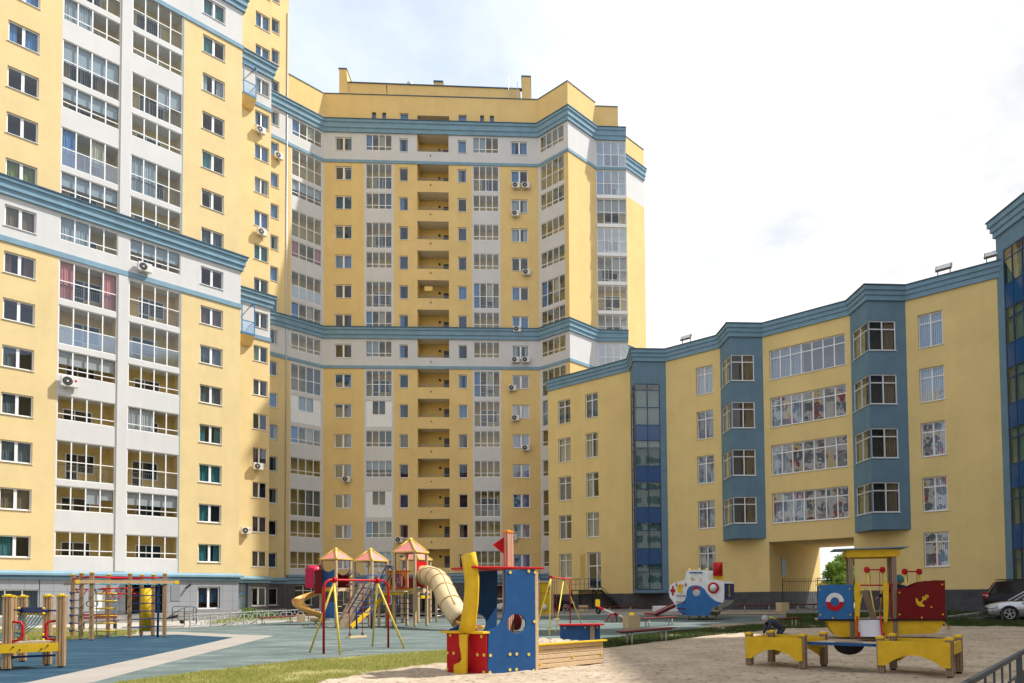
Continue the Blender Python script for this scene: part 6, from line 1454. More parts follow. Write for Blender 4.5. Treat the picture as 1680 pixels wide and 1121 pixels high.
part(SH, 'sun_face', MB().plate(on6([(360, 352), (360, 440), (340, 440), (318, 425), (308, 395), (318, 365), (338, 350)]), O6+nw*0.03, uw, Z(1), nw*0.03), M['paint_yellow'])
for x in (345, 376): part(SH, 'face_mark', MB().disc(O6+uw*on6([(x-10, 370)])[0][0]+Z(on6([(x, 370)])[0][1])+nw*0.07, nw, 0.035, 0.03, 8), M['paint_red'])
for x, sg in ((300, 1), (392, -1)): part(SH, 'hand_mark', MB().plate(on6([(x-5, 345), (x+5, 340), (x+8, 350), (x, 358), (x+9, 368), (x+2, 375), (x-8, 360)]), O6+nw*0.02, uw, Z(1), nw*0.025), M['paint_red'])
part(SH, 'flower_mark', MB().plate(on6([(265+18*abs(math.cos(2*a))**0.6*math.cos(a)*(1.15)+3*math.cos(a), 415+38*abs(math.cos(2*a))**0.6*math.sin(a)*1.2+4*math.sin(a)) for a in [2*pi*i/32 for i in range(32)]]), O6+nw*0.02, uw, Z(1), nw*0.025), M['paint_red'])
for y, x0, x1 in ((467, 303, 395), (528, 303, 392), (591, 308, 396), (640, 358, 390)):
    p_, q_ = on6([(x0, y), (x1, y)]); part(SH, 'climbing_rung', MB().tube([O6+uw*p_[0]+Z(p_[1])+nw*0.09, O6+uw*q_[0]+Z(q_[1])+nw*0.09], 0.025, 7), M['paint_maroon'])
p_, q_ = on6([(430, 238), (552, 238)]); part(SH, 'window_slot', MB().beam(O6+uw*p_[0]+Z(p_[1])+nw*0.03, O6+uw*q_[0]+Z(q_[1])+nw*0.03, 0.06, 0.06), M['paint_blue'])
dp_ = 1.45
part(SH, 'hull_panel', MB().plate(hull, O6-nw*dp_, uw, Z(1), -nw*0.04, HO), M['paint_white'])
sr = max(s for s, z in hull); zt_, zb_ = on6([(770, 345)])[0][1], on6([(766, 505)])[0][1]
part(SH, 'stern_panel', MB().plate([(0.03, zb_), (dp_, zb_), (dp_, zt_), (0.03, zt_)], O6+uw*(sr-0.03), -nw, Z(1), uw*0.04), M['paint_navy'])
AX = lambda a, z: O6+uw*(sr+0.02)-nw*(dp_*0.45+a)+Z(z)
zm = (zt_+zb_)/2
ac = MB(); ac.tube([AX(0, zm+0.28), AX(0, zm-0.3)], 0.022, 6); ac.tube([AX(-0.16, zm-0.14), AX(-0.1, zm-0.26), AX(0, zm-0.31), AX(0.1, zm-0.26), AX(0.16, zm-0.14)], 0.022, 6); ac.tube([AX(-0.09, zm+0.12), AX(0.09, zm+0.12)], 0.02, 6); ac.disc(AX(0, zm+0.32), uw, 0.05, 0.03, 10)
part(SH, 'anchor_emblem', ac, M['paint_yellow'])
part(SH, 'side_deck', MB().beam(O6+uw*(sr*0.62)-nw*dp_*0.5+Z(zt_+0.04), O6+uw*sr-nw*dp_*0.5+Z(zt_-0.02), dp_*0.98, 0.04), M['paint_white'])
part(SH, 'floor', MB().beam(O6+uw*0.5-nw*dp_*0.5+Z(0.62), O6+uw*(sr-0.4)-nw*dp_*0.5+Z(0.62), dp_*0.95, 0.06), M['wood_deck'])
part(SH, 'inner_panel', MB().plate(on6([(600, 240), (705, 240), (705, 300), (690, 315), (600, 300)]), O6-nw*0.8, uw, Z(1), -nw*0.04, [hol(650, 300, 0.1)] if False else ()), M['paint_yellow'])
p_ = on6([(652, 195)])[0]; part(SH, 'chimney', MB().tube([O6+uw*p_[0]-nw*0.8+Z(p_[1]-0.42), O6+uw*p_[0]-nw*0.8+Z(p_[1]+0.36)], 0.28, 16), M['paint_red'])
for px_ in (1130.5, 1147.5, 1159.5, 1176): q = L_(gp(px_, 1016 if px_ not in (1130.5,) else 1016.5)); add_post(SH, q.x, q.y-0.0, 0.8, 0.14, 'wood_light', None)
for x in (418, 515, 588): q = on6([(x, 208)])[0]; part(SH, 'post_cap', MB().sphere(O6+uw*q[0]+Z(q[1])-nw*0.1, 0.07, 8, 5), M['paint_lemon'])
a_, b_ = L_(gp(1064, 1011)), O6+uw*on6([(275, 550)])[0][0]-nw*0.7+Z(on6([(265, 535)])[0][1])
for sg in (-1, 1): part(SH, 'slide_side', MB().beam(a_+Vector((0.5, 0.28*sg, 0.15)), b_+Vector((0, 0.28*sg, 0)), 0.06, 0.24), M['paint_red'])
part(SH, 'slide_bed', MB().beam(a_+Vector((0.5, 0, 0.1)), b_+Z(-0.05), 0.52, 0.04), M['steel_sheet']); part(SH, 'slide_end', MB().beam(a_+Vector((-0.25, 0, 0.16)), a_+Vector((0.55, 0, 0.12)), 0.6, 0.1), M['paint_red'])
t = thing('concrete_block', 'white painted concrete block lying behind the red slide', 'concrete block', gp(1092, 1004)); part(t, 'block', MB().box(-0.9, 0.9, -0.3, 0.3, -0.02, 0.42), M['paint_white'], bevel=0.06)

# ---- 10. ship with canopy on the right
z4 = lambda x, y: (1200+x/4, 880+y/4)
g0 = gp(1398, 1049); g1 = gp(1470.5, 1057)
RS = thing('play_ship', 'wooden play ship with yellow canopy, life ring panel, dark red bow and steel slide', 'play ship', g0); L_ = loc(RS)
uq = Vector((g1.x-g0.x, g1.y-g0.y, 0)); uq = Vector((0.955, -0.30, 0)).normalized(); nq = Vector((uq.y, -uq.x, 0)); pq = Vector((g0.x, g0.y, 0))
# deck posts: two in front, two behind
sf = vplane(*z4(1077, 640), pq, uq)[0]; wd = 1.15
zc = hz(*z4(780, 140), g0); pts_ = [(0, 0), (sf, 0), (0.05, wd), (sf+0.05, wd)]
for s_, d_ in pts_: q = L_(pq)+uq*s_-nq*d_; add_post(RS, q.x, q.y, zc, 0.145, 'wood_grey', None, rz=math.atan2(uq.y, uq.x))
zt2 = hz(*z4(780, 92), g0)
part(RS, 'canopy_beam', MB().beam(L_(pq)+uq*-0.12+nq*0.09+Z((zc+zt2)/2), L_(pq)+uq*(sf+0.15)+nq*0.09+Z((zc+zt2)/2), 0.045, zt2-zc), M['paint_yellow'], bevel=0.005)
part(RS, 'canopy_beam', MB().beam(L_(pq)+uq*-0.12-nq*(wd+0.09)+Z((zc+zt2)/2), L_(pq)+uq*(sf+0.15)-nq*(wd+0.09)+Z((zc+zt2)/2), 0.045, zt2-zc), M['paint_yellow'])
for s_ in (-0.10, sf+0.13):
    ar = [(-0.1, zt2)]+[(-0.1+(wd+0.2)*i/8, zc-0.02+0.12*math.sin(pi*i/8)) for i in range(9)]+[(wd+0.1, zt2)]
    part(RS, 'canopy_arch', MB().plate(ar, L_(pq)+uq*s_, -nq, Z(1), uq*0.045), M['paint_yellow'])
part(RS, 'canopy_roof', MB().beam(L_(pq)+uq*-0.55-nq*wd*0.5+Z(zt2+0.03), L_(pq)+uq*(sf+0.45)-nq*wd*0.5+Z(zt2+0.06), wd+0.55, 0.03), M['trim_blue'])
bolts(RS, [L_(pq)+uq*s_+nq*0.125+Z(zt2-0.1) for s_ in (-0.02, sf*0.45, sf+0.02)], 'paint_yellow', 0.03, tuple(nq))
zd = hz(*z4(780, 548), g0)
def on4(pts): return [vplane(*z4(x, y), pq, uq) for x, y in pts]
OQ = L_(pq)+nq*0.10
part(RS, 'deck', MB().beam(L_(pq)+uq*on4([(562, 548)])[0][0]-nq*wd*0.5+Z(zd), L_(pq)+uq*on4([(1405, 548)])[0][0]-nq*wd*0.5+Z(zd), wd+0.2, 0.05), M['wood_deck'])
part(RS, 'deck_edge', MB().beam(OQ+uq*on4([(562, 548)])[0][0]+Z(zd), OQ+uq*on4([(1405, 548)])[0][0]+Z(zd), 0.03, 0.07), M['steel_black'])
bl = on4([(566, 542), (566, 330), (574, 320), (794, 317), (796, 544)]); part(RS, 'life_ring_panel', MB().plate(bl, OQ, uq, Z(1), nq*0.04), M['paint_sky'], bevel=0.006)
def ringp(cx, cy, r0, r1, a0, a1, m, n=14):
    out = [(cx+r1*math.cos(a0+(a1-a0)*i/n), cy-r1*math.sin(a0+(a1-a0)*i/n)) for i in range(n+1)]; inn = [(cx+r0*math.cos(a0+(a1-a0)*i/n), cy-r0*math.sin(a0+(a1-a0)*i/n)) for i in range(n, -1, -1)]
    part(RS, 'life_ring', MB().plate(on4(out+inn), OQ+nq*0.042, uq, Z(1), nq*0.025), M[m])
ringp(676, 430, 29, 59, 0, pi, 'paint_white'); ringp(676, 430, 29, 59, pi, 2*pi, 'paint_red')
bolts(RS, [OQ+nq*0.06+uq*s+Z(z) for s, z in on4([(576, 350), (772, 346), (582, 514), (777, 514), (662, 535)])], 'paint_yellow', 0.03, tuple(nq))
rd = on4([(1084, 542), (1083, 343), (1120, 343), (1170, 335), (1210, 318), (1260, 298), (1320, 289), (1395, 289), (1399, 546)]); part(RS, 'bow_panel', MB().plate(rd, OQ, uq, Z(1), nq*0.04), M['paint_maroon'], bevel=0.006)
bolts(RS, [OQ+nq*0.06+uq*s+Z(z) for s, z in on4([(1098, 370), (1377, 317), (1098, 512), (1380, 512), (1305, 464), (1243, 533)])], 'paint_yellow', 0.03, tuple(nq))
anc = on4([(1204, 404), (1212, 406), (1222, 428), (1236, 430), (1250, 412), (1243, 402), (1250, 394), (1258, 400), (1262, 396), (1264, 388), (1272, 383), (1282, 385), (1288, 393), (1286, 402), (1278, 407), (1272, 404), (1268, 408), (1274, 414), (1268, 421), (1258, 416), (1244, 434), (1250, 446), (1262, 454), (1258, 461), (1230, 461), (1214, 450), (1204, 430)])
part(RS, 'anchor_emblem', MB().plate(anc, OQ+nq*0.045, uq, Z(1), nq*0.02, [on4(circ(1276, 395, 5, 10))]), M['paint_yellow'])
part(RS, 'bow_panel', MB().plate(rd, OQ-nq*(wd+0.2), uq, Z(1), -nq*0.04), M['paint_maroon'])
hl = on4([(625, 552), (640, 600), (680, 650), (720, 662), (1340, 636), (1375, 600), (1398, 552)]); part(RS, 'keel_panel', MB().plate(hl, OQ-nq*0.06, uq, Z(1), -nq*0.04), M['paint_yellow'], bevel=0.005)
part(RS, 'keel_panel', MB().plate(hl, OQ-nq*(wd+0.1), uq, Z(1), -nq*0.04), M['paint_yellow'])
for x in (780, 1085): s_ = on4([(x, 600)])[0][0]; q = L_(pq)+uq*s_-nq*0.3; add_post(RS, q.x, q.y, zd, 0.145, 'wood_grey', None)
for xs in ((803, 842, 302), (990, 1026, 296)):
    gcur = on4([(xs[0], 548), (xs[0]+2, 480), (xs[0]-3, 340), (xs[0]+3, xs[2]+8), (xs[0]+16, xs[2]-4), (xs[1]-4, xs[2]+10), (xs[1], 335), (xs[1]-3, 470), (xs[1]-10, 560), (xs[0]+10, 572)])
    part(RS, 'slide_gate_panel', MB().plate(gcur, OQ+nq*0.10, uq, Z(1), nq*0.045), M['paint_yellow'], bevel=0.005)
r_a, r_b = on4([(832, 322), (990, 322)]); part(RS, 'guard_rail', MB().tube([OQ+uq*r_a[0]+Z(r_a[1]), OQ+uq*r_b[0]+Z(r_b[1])], 0.025, 8), M['paint_red'])
r_a, r_b = on4([(1020, 318), (1058, 318)]); part(RS, 'guard_rail', MB().tube([OQ+uq*r_a[0]+Z(r_a[1]), OQ+uq*r_b[0]+Z(r_b[1])], 0.025, 8), M['paint_red'])
r_a = on4([(1046, 322)])[0]; part(RS, 'guard_post', MB().tube([OQ+uq*r_a[0]+Z(zd), OQ+uq*r_a[0]+Z(r_a[1])], 0.022, 8), M['paint_red'])
part(RS, 'inner_gate', MB().beam(L_(pq)+uq*(on4([(892, 450)])[0][0])-nq*0.7+Z(zd+1.0), L_(pq)+uq*(on4([(950, 450)])[0][0])-nq*0.7+Z(zd), 0.05, 0.2), M['wood_grey'])
part(RS, 'end_arch', MB().plate(on4([(565, 322), (580, 308), (615, 302), (645, 312), (655, 322)]), OQ-nq*(wd+0.15), uq, Z(1), nq*0.04), M['paint_yellow'])
# slide
sx0, sx1 = on4([(824, 552)])[0][0], on4([(975, 552)])[0][0]; eb = vplane(*z4(800, 668), pq+nq*1.35, uq); fo = L_(pq)+nq*1.45
fo0 = L_(gp(1383, 1052))
m0, m1 = OQ+uq*sx0+nq*0.05+Z(zd), OQ+uq*sx1+nq*0.05+Z(zd); dn = nq*1.05-uq*0.13+Z(-(zd-0.18))
part(RS, 'slide_bed', MB().quad(m0, m1, m1+dn, m0+dn).quad(m0+Z(-.02), m0+dn+Z(-.02), m1+dn+Z(-.02), m1+Z(-.02)).quad(m0+dn, m1+dn, m1+dn+nq*0.45, m0+dn+nq*0.45), M['steel_sheet'])
for m__ in (m0, m1): part(RS, 'slide_side', MB().beam(m__+Z(0.08)-nq*0.05, m__+dn+Z(0.07), 0.045, 0.22).beam(m__+dn+Z(0.05), m__+dn+nq*0.5+Z(0.05), 0.045, 0.18), M['paint_red'], bevel=0.004)
part(RS, 'stay', MB().tube([L_(gp(1557, 1030.5)), OQ+uq*on4([(1400, 552)])[0][0]+Z(zd-0.02)-nq*0.6], 0.03, 6), M['paint_lemon'])

# ---- 11. two yellow sand tables joined by a shelf
T3_ = thing('sand_table', 'two yellow sand tables joined by a blue edged shelf with a black bowl', 'sand table', gp(1360, 1098)); L_ = loc(T3_)
def sand_table(fl, fr, bl, br, hpx):
    a, b, c, d = [L_(gp(*p)) for p in (fl, fr, br, bl)]
    u = (b-a).normalized(); v = Vector((-u.y, u.x, 0)); w_ = (b-a).length; dp = 0.95
    h = 0.66
    P_ = [a, b, a+v*dp, b+v*dp]
    for q in P_: add_post(T3_, q.x, q.y, 0.70, 0.13, 'wood_grey', 'paint_yellow', rz=math.atan2(u.y, u.x))
    def front(o, uu, w):
        ar = [(0.02, h-0.38+0.02)]+[(0.02, 0.19), (0.12, 0.19)]+[(0.16+(w-0.32)*i/12, 0.19+0.21*math.sin(pi*i/12)**0.8) for i in range(13)]+[(w-0.12, 0.19), (w-0.02, 0.19), (w-0.02, h), (0.02, h)]
        return part(T3_, 'side_panel', MB().plate(ar[1:], o, uu, Z(1), Vector((uu.y, -uu.x, 0))*0.04), M['paint_yellow'], bevel=0.006)
    n = Vector((u.y, -u.x, 0))
    front(a+n*0.07-u*0.05, u, w_+0.1); front(b+v*dp-n*0.07+u*0.05, -u, w_+0.1); 
    for q, s in ((a, -1), (b, 1)): part(T3_, 'end_panel', MB().beam(q+v*0.07+u*s*0.05+Z(h-0.12), q+v*(dp-0.07)+u*s*0.05+Z(h-0.12), 0.035, 0.22), M['paint_yellow'])
    part(T3_, 'table_sand', MB().plate([(0.05, 0.05), (w_-0.05, 0.05), (w_-0.05, dp-0.05), (0.05, dp-0.05)], a+Z(h-0.14), u, v, Z(0.03)), M['sand'])
    bolts(T3_, [a+n*0.125+u*x+Z(z) for x in (0.0, w_) for z in (h-0.1, 0.30)], 'paint_yellow', 0.03, tuple(n))
    return a, b, u, v, dp
A1 = sand_table((1230, 1093.5), (1318, 1099.5), (1267, 1085), (1352, 1090), 1036)
A2 = sand_table((1446, 1107), (1559, 1113), (1475, 1097), (1582, 1103), 1041)
pL, pR = A1[1]+A1[3]*0.45, A2[0]+A2[3]*0.5; us_ = (pR-pL).normalized(); vs_ = Vector((-us_.y, us_.x, 0)); ws_ = (pR-pL).length
hz_ = 0.545
hole_ = [(ws_*0.5+0.30*math.cos(2*pi*i/20), 0.25*math.sin(2*pi*i/20)) for i in range(20)]
part(T3_, 'shelf', MB().plate([(0.05, -0.35), (ws_-0.05, -0.35), (ws_-0.05, 0.35), (0.05, 0.35)], pL+Z(hz_), us_, vs_, Z(0.03), [hole_]), M['wood_deck'])
part(T3_, 'shelf_edge', MB().beam(pL-vs_*0.37+Z(hz_+0.01), pR-vs_*0.37+Z(hz_+0.01), 0.03, 0.06), M['paint_blue'])
bw = MB(); rows = [[pL+us_*(ws_*0.5+(0.31*math.cos(ph))*math.cos(a))+vs_*(0.26*math.cos(ph)*math.sin(a))+Z(hz_+0.0-0.23*math.sin(ph)) for a in [2*pi*i/20 for i in range(20)]] for ph in [0.0, 0.3, 0.6, 0.9, 1.2, 1.5]]
part(T3_, 'bowl', MB().grid(rows, closed=True), M['black_rubber'])

# ---- 12. two swings far behind the right ship
for (fx0, fx1, hb0, hb1, lab) in (((1424, 1029), (1452, 1024), (1422, 935), (1448, 935.5), 'distant swing with big red hubs seen through the left half of the play ship'), ((1488, 1028), (1512, 1024), (1484, 938), (1508, 938), 'distant swing with big red hubs seen just above the dark red bow')):
    a, b = gp(*fx0), gp(*fx1); d = Vector((1, 0.25, 0)).normalized(); l = abs(vplane(hb1[0], 935, a, d)[0]-vplane(hb0[0], 935, a, d)[0]); c = a; h0 = Vector((a.x, a.y, 0))+d*vplane(hb0[0], 935, a, d)[0]; h1 = h0+d*l; n = Vector((-d.y, d.x, 0)); zb = hz(*hb0, a)
    swing('swing', lab, None, [h0-n*0.75-d*0.1, h0+n*0.75-d*0.1, h1-n*0.75+d*0.35, h1+n*0.75+d*0.35], [h0, h1], zb, [(0.5, 0.45, 0)], wheels=0.14, mleg='paint_lemon')
# ================================================================ AIR CONDITIONERS
def ac_unit(fac, px, py, label, dark=False, red=False, sz=0.82, off=0.14, front=True):
    s, z = fac.px(px, py); r = fac.root.location; p = fac.P(s, 0, z)+r
    t = thing('air_conditioner', label, 'air conditioner', p, fac.rz, 'air conditioners on the facades')
    w, h, d = sz, sz*0.70, 0.32
    me = shared(('acb', w), lambda: MB().box(-w/2, w/2, -off-d, -off, -h/2, h/2), 'body', 'ac_white'); o = part(t, 'body', me, None, bevel=0.02)
    part(t, 'fan_grille', shared(('acg', w), lambda: MB().disc((-w*0.14, -off-d-0.008, 0), (0, 1, 0), h*0.42, 0.02, 20), 'fan_grille', 'ac_dark'), None)
    part(t, 'fan_hub', shared(('ach', w), lambda: MB().disc((-w*0.14, -off-d-0.024, 0), (0, 1, 0), h*0.10, 0.012, 10), 'fan_hub', 'ac_white'), None)
    part(t, 'fan_guard', shared(('acr', w), lambda: MB().tube([(-w*0.14+h*0.27*math.cos(a), -off-d-0.022, h*0.27*math.sin(a)) for a in [2*pi*i/16 for i in range(16)]], 0.012, 5, closed=True), 'fan_guard', 'ac_grille'), None)
    part(t, 'bracket', shared(('acbr', w), lambda: MB().box(-w*0.33, -w*0.27, -off-d*0.95, 0, -h/2-0.05, -h/2-0.002).box(w*0.27, w*0.33, -off-d*0.95, 0, -h/2-0.05, -h/2-0.002).box(-w*0.33, -w*0.27, -0.04, 0, -h/2-0.3, -h/2-0.05).box(w*0.27, w*0.33, -0.04, 0, -h/2-0.3, -h/2-0.05), 'bracket', 'ac_white'), None)
    if red: part(t, 'badge', shared(('acbd', w), lambda: MB().box(w*0.26, w*0.40, -off-d-0.006, -off-d-0.001, 0.0, h*0.22), 'badge', 'ac_red'), None)
ac_unit(A, 112, 628, 'white air conditioner low on the first white balcony bay of the left tower', red=True, sz=1.0)
ac_unit(A, 235, 441, 'air conditioner on the white storey of the left tower under a glazed balcony', sz=0.9)
ac_unit(B_, 425, 216, 'topmost air conditioner beside the tower corner windows, above the others')
ac_unit(B_, 427, 383, 'air conditioner casting a long shadow on the sunny wall above the white storey')
ac_unit(B_, 421, 766, 'air conditioner under a corner window low on the shaded tower side')
ac_unit(B_, 401, 871, 'air conditioner right at the sunlit tower corner near the ground', red=True)
ac_unit(C_, 455, 258, 'air conditioner under a single window just right of the tower corner windows')
for x, y, l in ((847, 307, 'left one of the paired air conditioners under the top yellow-storey window'), (863, 307, 'right one of the paired air conditioners under the top yellow-storey window'), (846, 353, 'air conditioner one storey below the upper pair on the middle block'),
                (864, 449, 'air conditioner under the right half of a window in the upper storeys'), (849, 542, 'air conditioner hung in front of the middle blue cornice'), (846, 592, 'left one of the paired air conditioners on the white storey'), (863, 592, 'right one of the paired air conditioners on the white storey'),
                (841, 638, 'air conditioner left below a window under the white storey'), (846, 687, 'air conditioner under a patterned window in the lower storeys'), (863, 736, 'dark fronted air conditioner under a window in the lower right column'), (570, 787, 'air conditioner under the patterned double window at the left of the middle block'), (656, 886, 'air conditioner with red badge under a single window above the castle roof'), (842, 882, 'air conditioner half hidden by the mast of the play boat')):
    ac_unit(FR, x, y, l, red=(x == 656), sz=0.80)
# ================================================================ ROOF FLOODLIGHTS
for px, py, l in ((1125, 561, 'floodlight on the roof edge left of the first big bay'), (1548, 445, 'floodlight on the roof edge above the rightmost windows'), (1629, 428, 'floodlight at the foot of the blue stair tower')):
    s, z = Bf.px(px, py); q = Bf.P(s, 0.1, 0)+RB.location
    t = thing('floodlight', l, 'floodlight', (q.x, q.y, ZTOP), Bf.rz, 'floodlights on the school roof')
    part(t, 'lamp_head', MB().hexa(((-0.48, -0.20, 0.42), (0.48, -0.20, 0.42), (0.48, -0.08, 0.36), (-0.48, -0.08, 0.36), (-0.48, 0.0, 0.78), (0.48, 0.0, 0.78), (0.48, 0.12, 0.72), (-0.48, 0.12, 0.72))), M['ac_grille'])
    for x in (-0.36, 0.36): part(t, 'stand', MB().beam((x, 0.04, -0.05), (x, -0.02, 0.5), 0.05, 0.05), M['steel_grey'])
    part(t, 'lens', MB().quad((-0.42, -0.205, 0.46), (0.42, -0.205, 0.46), (0.42, -0.03, 0.75), (-0.42, -0.03, 0.75)), M['lamp_clear'], loc=(0, -0.012, 0))
# ================================================================ STAIRS AND RAILS
t = thing('garden_stairs', 'black steel stairs and landing at the white garden door', 'outdoor stairs', Bf.P(ds0, 0, 0)+RB.location, Bf.rz)
wl = ds1-ds0; zl = 2.06-t.location.z; gl = gz(t.location.x, t.location.y)-t.location.z
part(t, 'landing', MB().box(-0.9, wl+0.1, -1.25, -0.05, zl-0.08, zl), M['steel_black'])
for x, y in ((-0.85, -1.2), (wl, -1.2), (-0.85, -0.15)): part(t, 'leg', MB().box(x-0.04, x+0.04, y-0.04, y+0.04, gl, zl-0.08), M['steel_black'])
n = 8; run = 2.0
for i in range(n):
    x = wl+0.1+run*i/n; z = zl-0.05-(zl-gl)*(i+0.5)/n; part(t, 'step', MB().box(x, x+run/n*1.05, -1.15, -0.15, z-0.03, z), M['steel_black'])
for y in (-1.18, -0.12): part(t, 'stringer', MB().beam((wl+0.05, y, zl-0.05), (wl+run+0.1, y, gl+0.03), 0.05, 0.2), M['steel_black'])
rl = MB()
for y in (-1.2,): 
    rl.tube([(wl+0.1, y, zl+0.95), (wl+run+0.15, y, gl+0.95)], 0.022, 6); rl.tube([(wl+0.1, y, zl+0.5), (wl+run+0.15, y, gl+0.5)], 0.016, 6); rl.tube([(-0.87, y, zl+0.95), (wl+0.1, y, zl+0.95)], 0.022, 6); rl.tube([(-0.87, y, zl+0.5), (wl+0.1, y, zl+0.5)], 0.016, 6)
    for i in range(6): x = -0.87+i*(wl+0.97)/5; rl.tube([(x, y, zl), (x, y, zl+0.95)], 0.016, 6)
    for i in range(4): u = (i+1)/4; rl.tube([(wl+0.1+run*u, y, zl-(zl-gl)*u), (wl+0.1+run*u, y, zl-(zl-gl)*u+0.95)], 0.016, 6)
rl.tube([(-0.87, -1.2, zl+0.95), (-0.87, -0.1, zl+0.95)], 0.022, 6)
part(t, 'railing', rl, M['steel_black'])
def hoop(px, py, w, h, label, rz, m='steel_grey', bars=1):
    t = thing('handrail', label, 'handrail', gp(px, py), rz)
    part(t, 'rail', MB().tube([(-w/2, 0, 0), (-w/2, 0, h-0.1), (-w/2+0.1, 0, h), (w/2-0.1, 0, h), (w/2, 0, h-0.1), (w/2, 0, 0)], 0.03, 8), M[m])
    for i in range(bars): part(t, 'midrail', MB().tube([(-w/2, 0, h*(i+1)/(bars+1)), (w/2, 0, h*(i+1)/(bars+1))], 0.022, 6), M[m])
    return t
hoop(152, 1036, 1.2, 1.0, 'grey handrail by the white door behind the climbing frame', 0.7); hoop(312, 1027, 0.7, 1.15, 'tall grey handrail hoop at the pavement edge near the tower window', 0.9, bars=2)
hoop(300, 1020, 1.4, 1.1, 'grey handrail beside the steps at the tower entrance', 0.75, bars=2)
hoop(205, 1031, 1.6, 0.95, 'low grey rail in front of the dark entrance', 0.7)
t = thing('stroller', 'black pushchair parked on the pavement by the tower wall', 'pushchair', gp(284, 1024), 0.5)
part(t, 'frame', MB().tube([(-0.55, -0.2, 0.2), (0.1, -0.2, 0.75), (0.6, -0.2, 1.05)], 0.02, 6).tube([(-0.55, 0.2, 0.2), (0.1, 0.2, 0.75), (0.6, 0.2, 1.05)], 0.02, 6).tube([(0.5, -0.2, 0.12), (0, -0.2, 0.6)], 0.02, 6).tube([(0.5, 0.2, 0.12), (0, 0.2, 0.6)], 0.02, 6).tube([(0.6, -0.2, 1.05), (0.6, 0.2, 1.05)], 0.024, 6), M['ac_dark'])
part(t, 'seat', MB().hexa(((-0.35, -0.18, 0.32), (0.25, -0.18, 0.4), (0.25, 0.18, 0.4), (-0.35, 0.18, 0.32), (-0.4, -0.18, 0.42), (0.3, -0.18, 0.62), (0.3, 0.18, 0.62), (-0.4, 0.18, 0.42))), M['suit_dark'], bevel=0.03)
for x in (-0.5, 0.5):
    for y in (-0.22, 0.22): part(t, 'wheel', MB().disc((x, y, 0.13), (0, 1, 0), 0.13, 0.05, 12), M['tyre'])
t = thing('bench', 'brown slatted bench with backrest on the pavement behind the rope ladder', 'bench', gp(163, 1033), 0.75)
for i in range(3): part(t, 'seat_slat', MB().box(-0.9, 0.9, -0.2+i*0.14, -0.08+i*0.14, 0.42, 0.46), M['bench_red'])
for i in range(2): part(t, 'back_slat', MB().box(-0.9, 0.9, 0.24, 0.27, 0.58+i*0.16, 0.70+i*0.16), M['bench_red'])
for x in (-0.75, 0.75): part(t, 'leg', MB().box(x-0.03, x+0.03, -0.2, 0.25, 0, 0.42).box(x-0.03, x+0.03, 0.27, 0.31, 0, 0.85), M['ac_dark'])
# ================================================================ FENCES
def fence(label, pix, h, m, posts=None, style=0, name='fence', rail=0.022, group=None, world=None):
    P_ = world or [gp(*p) for p in pix]; t = thing(name, label, 'fence', P_[0], 0, group); f = loc(t)
    for a, b in zip(P_[:-1], P_[1:]):
        a, b = f(a), f(b); d = b-a; l = d.length; u = d.normalized(); n = max(1, round(l/2.1)); seg = l/n
        for i in range(n+1):
            if i == n and b != f(P_[-1]): continue
            q = a+d*(i/n); part(t, 'post', shared(('fp', m, round(h, 2)), lambda: MB().box(-0.03, 0.03, -0.03, 0.03, -0.05, h*1.02), 'post', m), None, q, (0, 0, math.atan2(u.y, u.x)))
        for i in range(n):
            s, e = a+d*(i/n)+u*0.05, a+d*((i+1)/n)-u*0.05
            pm = MB(); pm.tube([s+Z(h*0.97), e+Z(h*0.97)], rail, 6); pm.tube([s+Z(h*0.18), e+Z(h*0.18)], rail*0.8, 6); part(t, 'rail', pm, M[m])
            w_ = (e-s).length; c = (s+e)/2; im = MB()
            for x0, x1 in ((0.0, 0.3), (0.7, 1.0)):
                p, q = s+u*w_*x0, s+u*w_*x1; im.tube([p+Z(h*0.78), q+Z(h*0.78)], rail*0.6, 5); im.tube([p+Z(h*0.35), q+Z(h*0.35)], rail*0.6, 5)
                e_ = q if x0 == 0 else p; im.tube([e_+Z(h*0.35), e_+Z(h*0.78)], rail*0.6, 5)
            im.tube([c+Z(h*0.36), c+u*w_*0.13+Z(h*0.56), c+Z(h*0.76), c-u*w_*0.13+Z(h*0.56)], rail*0.6, 5, closed=True)
            for sg in (-1, 1): im.tube([c+u*w_*0.13*sg+Z(h*0.56), c+u*w_*0.2*sg+Z(h*0.56)], rail*0.6, 5)
            for x in (0.15, 0.5, 0.85): im.tube([s+u*w_*x+Z(h*0.18), s+u*w_*x+Z(h*0.35)], rail*0.6, 5); im.tube([s+u*w_*x+Z(h*0.78), s+u*w_*x+Z(h*0.97)], rail*0.6, 5)
            part(t, 'ornament', im, M[m])
    return t
fence('low grey ornamental fence along the grass bed by the tower corner', [(312, 1031), (378, 1026.5), (440, 1021), (497, 1017.5), (545, 1015)], 0.78, 'fence_grey', rail=0.03)
fence('low ornamental fence on the lawn behind the dark red bow', [(1553, 1016), (1645, 1021), (1700, 1024)], 0.62, 'steel_grey', rail=0.014)
